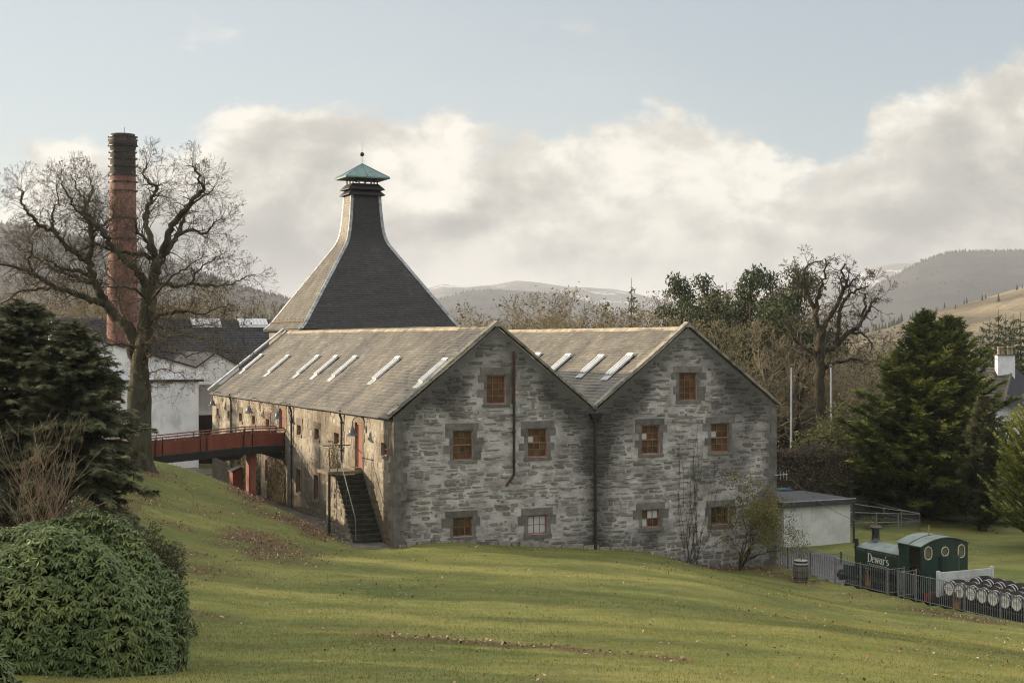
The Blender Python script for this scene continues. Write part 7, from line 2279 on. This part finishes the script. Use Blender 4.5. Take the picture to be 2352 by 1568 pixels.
# big olive conifer at the right with two leaders
x, y = at(2690, 1000, 82)[:2]
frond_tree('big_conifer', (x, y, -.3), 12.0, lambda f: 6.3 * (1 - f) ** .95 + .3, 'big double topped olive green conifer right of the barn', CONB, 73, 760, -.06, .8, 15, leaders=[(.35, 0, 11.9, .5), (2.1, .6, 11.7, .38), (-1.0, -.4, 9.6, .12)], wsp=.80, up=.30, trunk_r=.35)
# dark narrow cypress and golden one at the right edge
x, y = at(2880, 1000, 76)[:2]
frond_tree('narrow_cypress', (x, y, -.2), 7.2, lambda f: 1.9 * (1 - f) ** .6 * (.6 + .4 * min(1, f * 5)) + .1, 'narrow dark cypress between the big conifer and the golden one', CONA, 74, 320, .7, 1.6, 22, wsp=.46, up=.3)
x, y = at(3062, 1000, 69)[:2]
frond_tree('golden_cypress', (x, y, -.2), 8.0, lambda f: 3.7 * (1 - f ** 1.6) ** .8 * (.8 + .2 * min(1, f * 5)) + .08, 'dense golden green conical cypress cut by the right edge', CONC2, 75, 700, .6, 1.7, 20, wsp=.26, up=.25)

def bush(name, loc, rx, ry, rz, label, m, n, size, seed, lumps=7, cat='bush', stems=True, aspect=.5, shell=.35, nparts=0, tintf=None):
    g = np.random.default_rng(seed)
    root = empty(name, loc, label, cat)
    loc = np.asarray(loc, float)
    d = rand_dirs(n, g); d[:, 2] = np.abs(d[:, 2]) * 1.0 - .12
    ph = g.uniform(0, 6.28, (lumps, 3)); 
    r_ = 1.0
    for k in range(lumps):
        r_ = r_ + .06 * np.sin(d @ (rand_dirs(1, g)[0] * (3 + k * 1.3)) + ph[k, 0])
    rad = r_ * (1 - shell * g.random(n) ** 1.6)
    P = loc + d * rad[:, None] * np.array([rx, ry, rz]) 
    P[:, 2] = np.maximum(P[:, 2], loc[2] - .1)
    leafobj('foliage', P, g.uniform(*size, n), m, root, aspect=aspect, nrm=d, jitter=1.0)
    if stems:
        segs = []
        for k in range(60):
            e = loc + rand_dirs(1, g)[0] * np.array([rx, ry, rz]) * .8; e[2] = loc[2] + abs(e[2] - loc[2])
            segs.append((*(loc + g.normal(0, .15, 3) * np.array([1, 1, 0])), *e, .03, .008))
        V, F = frust(segs, 4); obj('stems', V, F, BARK, root)
    return root
# dark bush behind the rhododendron
x, y = at(455, 1500, 31)[:2]
p = at(420, 1600, 31); 
bush('dark_bush', (p[0], p[1], gz(p[0], p[1]) - .1), 1.05, 1.0, 3.0, 'rounded dark small-leaved bush behind the rhododendron', SHRUBL, 30000, (.045, .085), 81, lumps=9)
p = at(300, 1600, 33)
bush('bronze_bush', (p[0], p[1], gz(p[0], p[1]) - .1), 1.25, 1.0, 2.75, 'bronze tinged low bush between the cypress and the dark rounded bush', SHRUBL, 22000, (.045, .085), 82, lumps=9)
# olive bush and hedges right of the barn
p = at(2440, 1500, 84)
bush('olive_bush', (p[0], p[1], -.2), 3.3, 2.6, 6.3, 'tall loose olive bush behind the second flagpole, left of the big conifer', OLIVE, 22000, (.14, .28), 83, lumps=10, shell=.5)
p = at(2540, 1500, 88)
bush('olive_bush', (p[0], p[1], -.2), 3.0, 2.6, 5.6, 'olive green bush pressed against the big conifer', OLIVE, 12000, (.14, .28), 84, lumps=10, shell=.5)
def hedge(name, c, w_, d_, h, rot, label, m, n, size, seed):
    g = np.random.default_rng(seed)
    root = empty(name, c, label, 'hedge')
    c = np.asarray(c, float)
    f = g.random((n, 3))
    fc = g.integers(0, 4, n)
    f[fc == 0, 1] = 0 + g.random((fc == 0).sum()) * .12; f[fc == 1, 2] = 1 - g.random((fc == 1).sum()) * .06; f[fc == 2, 0] = g.random((fc == 2).sum()) * .06
    q = (f - [.5, .5, 0]) * [w_, d_, h]
    q[:, 2] += .12 * np.sin(q[:, 0] * 1.7) * f[:, 2]
    q += g.normal(0, .05, q.shape)
    ca, sa = math.cos(rot), math.sin(rot)
    P = c + np.stack([q[:, 0] * ca - q[:, 1] * sa, q[:, 0] * sa + q[:, 1] * ca, q[:, 2]], 1)
    leafobj('foliage', P, g.uniform(*size, n), m, root, aspect=.5)
    b = MB(); e1 = np.array([ca, sa, 0]); e2 = np.array([-sa, ca, 0])
    b.box(c - e1 * w_ * .47 - e2 * d_ * .4, e1 * w_ * .94, e2 * d_ * .8, Zz * h * .9); b.build('inner_growth', BARK, root)
    return root
HEDG = mat('brown_hedge', [(0.0675, 0.054, 0.039), (0.112, 0.09, 0.063), (0.165, 0.132, 0.09)], rough=.9, ns=1, nmix=.5, tint=True, transl=.1)
p = at(2350, 1440, 80)
hedge('brown_hedge', (p[0], p[1], -.1), 5.2, 2.2, 4.1, .15, 'brown clipped leafless hedge in front of the first flagpole', HEDG, 16000, (.08, .2), 85)
p = at(2330, 1290, 118)
p2 = at(2955, 1300, 92)
bush('laurel_bush', (p2[0], p2[1], -.2), 3.4, 2.4, 5.2, 'dark evergreen mass hiding the foot of the white chimney house', SHRUBL, 16000, (.14, .3), 88, lumps=9)
hedge('beech_hedge', (p[0], p[1], 0), 7, 1.5, 4.0, .1, 'russet beech hedge far behind the flagpoles', REDHED, 7000, (.1, .25), 86)
p = at(2350, 1475, 77)
b = MB(); b.box((p[0] - 2.5, p[1], -.4), (5.5, .9, 0), (-.05, .3, 0), (0, 0, 1.6)); b.build('brick_garden_wall', CONC, None, label='low dark garden wall under the brown hedge', cat='wall')

# shrub on the gable corner
p = W(15.75, -.75); gzz = gz(p[0], p[1])
sr_ = empty('wall_shrub', (p[0], p[1], gzz), 'open leafy shrub with yellowing leaves against the right corner of the gable', 'shrub')
g_ = random.Random(91); segs, tips_ = [], []
PS = dict(step=.22, wig=.16, up=.05, kids=.55, ratio=.62, spread=.7, taper=.6)
for k in range(8):
    an = g_.uniform(0, 6.28); dd = Vector((math.cos(an) * .75, math.sin(an) * .3 - .1, 1)).normalized()
    grow(segs, tips_, Vector((p[0], p[1], gzz + .3 * g_.random())), dd, .035, g_.uniform(1.1, 2.0), 3, g_, PS)
segs = [s for s in segs if (np.dot(np.array(s[3:6]) - C0, Vv) < -.08 or np.dot(np.array(s[3:6]) - C0, U) > UW2 + .1)]
tips_ = [s for s in tips_ if (np.dot(np.array(s) - C0, Vv) < -.1 or np.dot(np.array(s) - C0, U) > UW2 + .1)]
V, F = frust([(p[0], p[1], gzz - .2, p[0], p[1], gzz + .7, .07, .05)] + segs, 4); obj('stems', V, F, BARK, sr_)
tp_ = np.array(tips_); n = 9500
Q = tp_[rng.integers(0, len(tp_), n)] + rng.normal(0, .13, (n, 3))
Q = Q[((Q - C0) @ Vv < -.08) | ((Q - C0) @ U > UW2 + .1)]
leafobj('leaves', Q, rng.uniform(.05, .10, len(Q)), YLEAF, sr_, aspect=.55)
# climbing stems on the gable
cl = empty('climbing_stems', W(13.9, -.1, .3), 'thin leafless climber stems spreading up the right gable wall', 'climber')
g_ = random.Random(92); b = []
for k in range(15):
    u, z = 13.7 + g_.uniform(-.4, .5), .3
    tu = 13.5 + g_.uniform(-.8, 1.9); zt_ = g_.uniform(3.6, 7.4); n = 26
    pu = u
    for i in range(n):
        f = (i + 1) / n; nu = u + (tu - u) * f ** .6 + .09 * math.sin(f * 9 + k) + g_.gauss(0, .018); nz = .3 + (zt_ - .3) * f
        a, c = W(pu, -.055, z), W(nu, -.055, nz)
        b.append((*a, *c, .007 * (1 - f) + .004, .007 * (1 - f) + .003)); pu, z = nu, nz
V, F = frust(b, 4); obj('stems', V, F, BARK, cl)
# creeper on the long wall
for (v0_, v1_, zt_, lab, sd, nn_) in ((6.3, 8.2, 5.6, 'gnarled bare creeper on the long wall left of the stair', 93, 60), (15.2, 18.4, 4.4, 'bare creeper on the long wall under the footbridge end', 94, 60), (20, 26, 4.6, 'matted creeper covering the foot of the long wall at the far end', 95, 90)):
    cr = empty('wall_creeper', W(-.1, (v0_ + v1_) / 2, 2), lab, 'climber', 'creepers on the long wall')
    g_ = random.Random(sd); b = []
    vm = (v0_ + v1_) / 2
    for k in range(nn_):
        v, z = vm + g_.uniform(-.25, .25) if sd == 93 else g_.uniform(v0_, v1_), 2.0
        tv = g_.uniform(v0_, v1_) if sd == 93 else v + g_.uniform(-.5, .5); zt2 = 2 + (zt_ - 2) * g_.uniform(.5, 1.05); n = 16; pv = v
        for i in range(n):
            f = (i + 1) / n; nv = v + (tv - v) * f ** .8 + .06 * math.sin(f * 8 + k) + g_.gauss(0, .03); nz = 2.0 + (zt2 - 2) * f
            a, c = W(-.06 - .03 * g_.random(), pv, z), W(-.06, nv, nz); r_ = .02 * (1 - f) + .006
            b.append((*a, *c, r_, r_ * .9)); pv, z = nv, nz
    V, F = frust(b, 4); obj('stems', V, F, BARK, cr)
    n = 1400 if sd != 93 else 300
    Q = np.array([W(-.08 - .06 * g_.random(), g_.uniform(v0_, v1_), 2 + (zt_ - 1.8) * g_.random() ** 1.1) for _ in range(n)])
    leafobj('leaves', Q, rng.uniform(.05, .11, n), YLEAF if sd == 95 else BLEAF, cr, aspect=.7)
# hanging leafy garlands near the upper door
gl = empty('leaf_garland', W(-.1, 17.8, 5.8), 'thin garlands of yellow and red leaves hanging from the eaves beside the upper door', 'climber')
Q = []
for v in (17.4, 18.0, 18.3, 19.0, 19.6, 21.2, 21.8):
    for i in range(60): Q.append(W(-.07 - .05 * rnd.random(), v + rnd.gauss(0, .05), rnd.uniform(5.0, 6.9)))
leafobj('leaves', np.array(Q), rng.uniform(.04, .08, len(Q)), mat('garland_leaves', [(0.35, 0.30, 0.08), (0.45, 0.12, 0.06), (0.3, 0.28, 0.12)], rough=.7, tint=True, nmix=.1, transl=.2), gl, aspect=.8)

# pale bare twigs rising behind the rhododendron
p = at(112, 1640, 30); tws = empty('bare_twig_shrub', (p[0], p[1], gz(p[0], p[1])), 'pale leafless twiggy shrub rising between rhododendron and cypress', 'shrub')
g_ = random.Random(96); segs, tips_ = [], []
PW = dict(step=.16, wig=.045, up=.02, kids=.42, ratio=.42, spread=.38, taper=.7)
z_ = gz(p[0], p[1])
for k in range(15):
    an = g_.uniform(-.9, 1.0); dd = Vector((math.sin(an) * .26 + .05, g_.gauss(0, .15), 1)).normalized()
    grow(segs, tips_, Vector((p[0] + g_.gauss(0, .18), p[1] + g_.gauss(0, .2), z_)), dd, .011, g_.uniform(1.9, 3.2) * (1 - .25 * abs(an)), 2, g_, PW)
S = np.array(segs); S[:, 6:] = np.maximum(S[:, 6:] * .7, .0032)
V, F = frust(S, 3); obj('twigs', V, F, STRAW, tws)

# ------------------------------------------------------------------ rhododendron: whorls of drooping lance leaves
def leaf_tmpl(L=1.0, w_=.26):
    # folded along the midrib, tip bent down: 8 verts, 6 quads-ish
    xs = [0, .3, .7, 1.0]; ws = [.03, .23, .24, .0]
    V = []
    for x, ww in zip(xs, ws):
        zc = -.16 * x * x
        V += [(x, 0, zc - .01), (x, ww * w_ / .26 / 1.0 * .5, zc + .03 * (ww > .1)), (x, -ww * w_ / .26 * .5, zc + .03 * (ww > .1))]
    F = []
    for i in range(3):
        a, b_ = 3 * i, 3 * i + 3
        F += [(a, b_, b_ + 1, a + 1), (a, a + 2, b_ + 2, b_)]
    return np.array(V), np.array(F)
LT, LF = leaf_tmpl()
def rhodo(name, loc, rx, ry, rz, label, nwh, leafL, seed, nparts, lumps=8, mask=None, pitch=(-.5, .25)):
    g = np.random.default_rng(seed); root = empty(name, loc, label, 'bush'); loc = np.asarray(loc, float)
    n = nwh
    i = np.arange(n) + .5; ph = np.arccos(1 - 1.15 * i / n * .98); th_ = math.pi * (1 + 5 ** .5) * i
    d = np.stack([np.cos(th_) * np.sin(ph), np.sin(th_) * np.sin(ph), np.cos(ph)], 1); d += g.normal(0, .018, d.shape); d /= np.linalg.norm(d, axis=1)[:, None]
    r_ = np.ones(n)
    for k in range(lumps):
        r_ += .028 * np.sin(d @ (rand_dirs(1, g)[0] * (3 + k * 1.5)) + g.uniform(0, 6.28))
    r_ = r_ * (1 + .10 * np.sin(np.clip(np.abs(d[:, 2]), 0, 1) * math.pi) ** 2)
    P = loc + d * r_[:, None] * np.array([rx, ry, rz]) * (1 - .05 * g.random(n))[:, None]
    inner = loc + d * r_[:, None] * np.array([rx, ry, rz]) * g.uniform(.80, .93, n)[:, None]
    keep = P[:, 2] > loc[2] - .15
    P, d, inner = P[keep], d[keep], inner[keep]
    Vs, ts, cen = [], [], []
    for src, cnt in ((P, 9), (inner, 3)):
        ax = d * .75 + np.array([0, 0, .55]) + g.normal(0, .18, d.shape); ax /= np.linalg.norm(ax, axis=1)[:, None]
        a = np.cross(ax, rand_dirs(len(ax), g)); a /= np.linalg.norm(a, axis=1)[:, None]; b_ = np.cross(ax, a)
        base_t = g.random(len(src))
        for k in range(cnt):
            an = 2 * math.pi * k / cnt + g.uniform(-.25, .25, len(src)); pt = g.uniform(pitch[0], pitch[1], len(src)) + (.55 if k % 4 == 3 else 0)
            rad = np.cos(an)[:, None] * a + np.sin(an)[:, None] * b_
            dx = rad * np.cos(pt)[:, None] + ax * np.sin(pt)[:, None] - np.array([0, 0, .38]); dx /= np.linalg.norm(dx, axis=1)[:, None]
            dy = np.cross(ax, dx); dy /= np.linalg.norm(dy, axis=1)[:, None] + 1e-9; dz = np.cross(dx, dy)
            s = leafL * g.uniform(.75, 1.15, len(src))
            V = src[:, None] + s[:, None, None] * (LT[None, :, 0:1] * dx[:, None] + LT[None, :, 1:2] * dy[:, None] + LT[None, :, 2:3] * dz[:, None])
            Vs.append(V); ts.append(np.clip(base_t * .6 + g.random(len(src)) * .4, 0, 1))
    V = np.concatenate(Vs); T_ = np.concatenate(ts)
    dist = np.linalg.norm(V[:, 0] - np.array([0, 0, 10.0]), axis=1)
    first_n = len(P) * 9
    order = np.argsort(np.where(np.arange(len(V)) < first_n, dist, 1e9))
    for i_ in order[:nparts]:
        obj('leaf', V[i_], LF, RHOD, root, tint=np.full(len(LT), T_[i_]), smoothf=True)
    r2 = order[nparts:]
    VV = V[r2].reshape(-1, 3); FF = (LF[None] + len(LT) * np.arange(len(r2))[:, None, None]).reshape(-1, 4)
    obj('foliage', VV, FF, RHOD, root, tint=np.repeat(T_[r2], len(LT)), smoothf=True, kind='stuff')
    # dark branching core
    segs = []
    for k in range(160):
        j = int(g.integers(0, len(P))); segs.append((*(loc + g.normal(0, .3, 3) * [1, 1, 0]), *(loc + (P[j] - loc) * .92), .03, .01))
    Vc, Fc = frust(segs, 4); obj('branches', Vc, Fc, BARK, root)
    # inner leafy shade so the far side does not show through
    m_ = 2600; dq = rand_dirs(m_, g); dq[:, 2] = np.abs(dq[:, 2])
    leafobj('inner_foliage', loc + dq * np.array([rx, ry, rz]) * g.uniform(.45, .8, m_)[:, None], g.uniform(.25, .4, m_), SHRUBL, root, aspect=.6)
    print(name, len(V), 'leaves')
p = at(175, 1900, 26.4); 
rhodo('rhododendron', (p[0] - .25, p[1] + .2, gz(p[0], p[1]) - .15), 2.68, 1.95, 2.85, 'large rounded rhododendron with glossy drooping leaves in the left corner', 4100, .148, 101, 280)
p = at(-60, 1900, 17.5); 
rhodo('rhododendron', (p[0] - .25, p[1], 10 - .285 * 17.5), .78, .7, 1.28, 'rhododendron sprays poking into the bottom left corner nearest the camera', 300, .19, 102, 40, pitch=(-.2, .4))

# off to the left, outside the picture: the trees whose shade lies across the lawn
for k, (x, y, s) in enumerate([(-31, 20, .46), (-33, 24, .50), (-30, 28, .48), (-34, 31.5, .54), (-31, 35, .52), (-35, 38.5, .56), (-31, 42, .54), (-33, 45.5, .55), (-32, 53, .56), (-35, 56.5, .58), (-31, 60, .5), (-45, 73, .74), (-43, 76, .76), (-46, 79, .80), (-43, 82, .80), (-46, 85, .82), (-43, 88, .82), (-46, 92, .82)]):
    o = copy_tree(sp2 if k % 2 else sp1)
    o.location = (x, y, gz(x, y)); o.scale = (s * 2.0, s * 2.0, s); o.rotation_euler = (0, 0, k)
    o['label'] = 'spruce of the belt outside the left edge, ' + ORD[k] + ' counted along the belt'; o['group'] = 'evergreen belt left of the lawn'; o['category'] = 'tree'

# ------------------------------------------------------------------ fallen leaves, tufts
def scatter_ground(n, xr, yr, dens):
    x = rng.uniform(*xr, n); y = rng.uniform(*yr, n)
    k = rng.random(n) < dens(x, y)
    x, y = x[k], y[k]
    z = np.concatenate([ground(x[i:i + 4000], y[i:i + 4000]) for i in range(0, len(x), 4000)])
    return np.stack([x, y, z], 1)
def usev(x, y):
    q = np.stack([x, y], 1) - C0[:2]; return q @ U[:2], q @ Vv[:2]
def undul(x, y):
    return (fbm(x, y, 3.0, 5, 3) - .5) * .14 + (fbm(x, y, .9, 9, 2) - .5) * .05
def dleaf(x, y):
    u, v = usev(x, y)
    inb = (u > 0) & (v > 0) & (u < UW2)
    m = litter_mask(x, y) * 1.0 + .012 + .09 * sstep(fbm(x, y, 3, 44, 4), .55, .72)
    return np.where(inb | (z_cam(x, y)), 0, m)
def z_cam(x, y): return (np.abs(x) > y * .40)
P = scatter_ground(260000, (-20, 24), (22, 78), dleaf)
u, v = usev(P[:, 0], P[:, 1])
pth = ((u > -2.4) & (u < 1) & (v > -1) & (v < 46)) | ((u > 18.2) & (v > -18) & (v < 3))
P[:, 2] += np.where(pth, .03, undul(P[:, 0], P[:, 1]) + .012)
FALL = mat('fallen_leaves', [(0.075, 0.039, 0.0255), (0.15, 0.072, 0.042), (0.24, 0.128, 0.075), (0.39, 0.255, 0.165), (0.6, 0.495, 0.39)], rough=.75, ns=1, nmix=.12, tint=True)
nrm = np.tile([0, 0, 1.0], (len(P), 1))
V, F = cards(P, rng.uniform(.04, .10, len(P)), aspect=.7, nrm=nrm, jitter=.9)
obj('fallen_leaves', V, F, FALL, None, tint=np.repeat(rng.random(len(P)) ** 1.2, 4), kind='stuff', label='brown fallen leaves drifted over lawn and path')
print('fallen leaves', len(P))
def dgrass(x, y):
    u, v = usev(x, y)
    ok = ~((u > -2.3) & (v > -.2) & (u < UW2)) & ~((u > 18.0) & (v < 3) & (u < 23.7)) & (np.abs(x) < y * .385)
    return ok * np.clip((34 / y) ** 2.4, .05, 1) * (1 - .7 * litter_mask(x, y))
P = scatter_ground(260000, (-16, 20), (23.5, 62), dgrass)
P[:, 2] += undul(P[:, 0], P[:, 1]) - .012
n = len(P); a = rng.uniform(0, 6.28, n); h = rng.uniform(.03, .075, n)
d = np.stack([np.cos(a), np.sin(a), np.zeros(n)], 1)
V = np.stack([P - d * .008, P + d * .008, P + d * rng.uniform(-.04, .04, n)[:, None] + Zz * h[:, None]], 1).reshape(-1, 3)
GRM = mat('grass_blades', [(0.0763, 0.09, 0.0182), (0.153, 0.155, 0.0272), (0.237, 0.21, 0.0454), (0.339, 0.256, 0.0907)], rough=.8, ns=.5, nmix=.45, tint=True, transl=.3)
obj('grass', V, np.arange(3 * n).reshape(-1, 3), GRM, None, tint=np.repeat(rng.random(n), 3), kind='stuff', label='short moss and grass blades of the lawn')
print('blades', n)
# ------------------------------------------------------------------ hills and haze
def hillmat(name, cols, bs=.06, bd=4, snow=False, patch=None):
    m = bpy.data.materials.new(name); m.use_nodes = True; t = m.node_tree; b = t.nodes['Principled BSDF']
    g = N(t, 'ShaderNodeNewGeometry').outputs['Position']
    n1 = smooth(t, noise(t, vscale(t, g, (1, 1, 2.0)), .006, 6, .6), .38, .62)
    c = ramp(t, n1, [(i / (len(cols) - 1), cc) for i, cc in enumerate(cols)])
    n2 = noise(t, vscale(t, g, (1, 1, .25)), bs, 4, .7)
    c = mixc(t, mth(t, 'MULTIPLY', smooth(t, n2, .35, .65), .45), c, cols[0])
    if snow:
        sp = N(t, 'ShaderNodeSeparateXYZ'); t.links.new(g, sp.inputs[0])
        s = smooth(t, noise(t, vscale(t, g, (1.4, 1, 3.5)), .0042, 7, .68), .52, .60)
        c = mixc(t, s, c, (.42, .44, .47))
    t.links.new(c, b.inputs['Base Color']); b.inputs['Roughness'].default_value = .95; b.inputs['Specular IOR Level'].default_value = .1
    bn = N(t, 'ShaderNodeBump'); bn.inputs['Distance'].default_value = bd; bn.inputs['Strength'].default_value = .8; t.links.new(n2, bn.inputs['Height']); t.links.new(bn.outputs[0], b.inputs['Normal'])
    return m
def hill(name, Y, pts, m, seed, depth, label, rough=.02, front=.55, trees=0, th=6, tm=None):
    """pts: silhouette as (photo x, photo y) at distance Y; the slope comes towards us and falls away behind"""
    px = np.linspace(pts[0][0], pts[-1][0], 150)
    py = np.interp(px, [a for a, b in pts], [b for a, b in pts])
    xs = (px - 1500) / F_ * Y
    ht = 10 - (py - 1000) / F_ * Y
    ts = np.linspace(-1, 1, 46)
    X, T_ = np.meshgrid(xs, ts)
    Hh = np.tile(ht, (46, 1))
    YY = Y + T_ * depth * np.where(T_ < 0, front, .6)
    prof = np.where(T_ < 0, np.cos(T_ * math.pi / 2) ** .85, np.cos(T_ * math.pi / 2) ** 1.2)
    nz = (fbm(X.ravel(), YY.ravel(), depth * .35, seed, 5).reshape(X.shape) - .5)
    Z_ = -2 + (Hh + 2) * prof + nz * Hh.max() * .28 * np.minimum(1, np.abs(T_) * 2.5) * np.cos(T_ * math.pi / 2)
    X = X * (YY / Y)     # valley widens away from the viewer
    r, c = X.shape; ix = np.arange(r * c).reshape(r, c)
    Fq = np.stack([ix[:-1, :-1], ix[:-1, 1:], ix[1:, 1:], ix[1:, :-1]], -1).reshape(-1, 4)
    V = np.stack([X, YY, Z_], -1).reshape(-1, 3)
    obj(name, V, Fq, m, smoothf=True, kind='structure', label=label)
    if trees:
        i = rng.integers(0, r - 1, trees); j = rng.integers(0, c - 1, trees)
        i = np.where(rng.random(trees) < .5, np.clip((rng.normal(r * .47, 1.2, trees)).astype(int), 0, r - 1), i)
        P = np.stack([X[i, j], YY[i, j], Z_[i, j]], 1) + rng.normal(0, 1, (trees, 3)) * [abs(xs[1] - xs[0]) * .6, depth * .012, 0]
        keep = fbm(P[:, 0], P[:, 1], depth * .2, seed + 9, 3) > .44
        P = P[keep]; n = len(P)
        h_ = rng.uniform(.6, 1.2, n) * th; w_ = h_ * .26
        k = 5; an = np.arange(k) * 2 * math.pi / k
        ring = np.stack([np.cos(an), np.sin(an), np.zeros(k)], 1)
        base = P[:, None] + ring[None] * w_[:, None, None] - Zz * 1.5
        V = np.concatenate([base, (P + Zz * h_[:, None])[:, None]], 1).reshape(-1, 3)
        f = np.array([(q, (q + 1) % k, k) for q in range(k)])
        obj('forest', V, (f[None] + (k + 1) * np.arange(n)[:, None, None]).reshape(-1, 3), tm, None, tint=np.repeat(rng.random(n), k + 1), kind='stuff', label='conifer plantation on ' + label)
FORM = mat('hill_conifers', [(0.018, 0.026, 0.016), (0.032, 0.040, 0.024), (0.05, 0.052, 0.034)], rough=.95, ns=.01, nmix=.5, tint=True)
FORB = mat('hill_birches', [(0.075, 0.055, 0.042), (0.11, 0.085, 0.062)], rough=.95, ns=.01, nmix=.5, tint=True)
H1 = hillmat('moor_and_forest', [(0.018, 0.019, 0.021), (0.028, 0.028, 0.030), (0.046, 0.043, 0.043)])
H1L = hillmat('hazy_brown_birch_hill', [(0.050, 0.045, 0.042), (0.072, 0.063, 0.056), (0.10, 0.088, 0.075)])  # birch browns lightened to put part of the distance haze into the colour
H2 = hillmat('pale_pasture_slope', [(0.07, 0.06, 0.042), (0.17, 0.14, 0.09), (0.26, 0.215, 0.14)])
H3 = hillmat('snow_streaked_mountain', [(0.09, 0.085, 0.085), (0.13, 0.125, 0.12), (0.16, 0.15, 0.14)], snow=True, bs=.01, bd=10)
hill('hill_left', 2600, [(-500, 600), (-200, 660), (0, 676), (90, 678), (200, 705), (330, 735), (470, 770), (560, 800), (640, 826), (720, 852), (800, 870), (900, 905), (1100, 960), (1300, 1005)], H1L, 1, 1300, 'the wooded hill at the left', trees=5000, th=9, tm=FORB)
hill('hill_middle', 4200, [(900, 990), (1100, 940), (1250, 895), (1330, 868), (1380, 853), (1440, 848), (1500, 851), (1560, 855), (1620, 862), (1700, 885), (1800, 930), (1950, 990), (2100, 1010)], H1, 2, 1300, 'the wooded hill seen between kiln and trees', trees=3000, th=8, tm=FORM)
hill('hill_right', 3600, [(2150, 1010), (2300, 975), (2400, 925), (2480, 888), (2560, 842), (2640, 805), (2700, 770), (2760, 748), (2800, 740), (2880, 738), (3000, 737), (3200, 745), (3500, 770), (3900, 850)], H1, 3, 1800, 'the big dark hill at the right', trees=5000, th=6, tm=FORM)
hill('slope_right', 1100, [(2350, 1010), (2500, 985), (2600, 960), (2700, 925), (2760, 905), (2850, 885), (2930, 862), (3000, 842), (3150, 800), (3500, 760)], H2, 4, 620, 'the pale pasture slope at the right', trees=500, th=5, tm=FORM)
hill('mountain_far', 5600, [(900, 960), (1200, 868), (1300, 842), (1370, 850), (1450, 845), (1510, 832), (1580, 838), (1660, 848), (1720, 846), (1800, 849), (1860, 860), (1950, 882), (2050, 895), (2150, 880), (2300, 830), (2400, 800), (2460, 795), (2520, 803), (2560, 788), (2620, 778), (2700, 772), (2900, 800), (3200, 850)], H3, 5, 2200, 'the faint snowy mountains')
# thin mast on the middle hill
pm = at(1453, 851, 4200)
b = MB(); b.tube([pm - Zz * 6, pm + Zz * 12], [1.2, .8], 4); b.build('mast', IRON, None, label='tiny radio mast on the middle hill top', cat='mast')
pm = at(737, 858, 2600)
py_ = empty('pylon', pm - Zz * 3, 'tiny lattice power pylon on the hill left of the kiln', 'pylon')
b = MB()
for s in (-1, 1):
    b.tube([pm + np.array([s * 2.4, 0, -4]), pm + np.array([s * .4, 0, 13])], .28, 4)
b.build('legs', GALV, py_)
b = MB()
for z in (5.5, 8.6, 11.5): b.tube([pm + np.array([-3.4, 0, z]), pm + np.array([3.4, 0, z])], .22, 4)
b.build('cross_arm', GALV, py_)
# the air itself
hz = MB().box((-9000, -450, -60), (18000, 0, 0), (0, 10500, 0), (0, 0, 385)).build('haze', None, None, kind='stuff', label='pale winter haze filling the valley')
hm = bpy.data.materials.new('haze_air'); hm.use_nodes = True; t = hm.node_tree
t.nodes.remove(t.nodes['Principled BSDF'])
pv = N(t, 'ShaderNodeVolumePrincipled'); pv.inputs['Color'].default_value = (.80, .85, .94, 1); pv.inputs['Density'].default_value = HAZE; pv.inputs['Anisotropy'].default_value = 0.0
t.links.new(pv.outputs[0], t.nodes['Material Output'].inputs['Volume'])
hz.data.materials.append(hm)
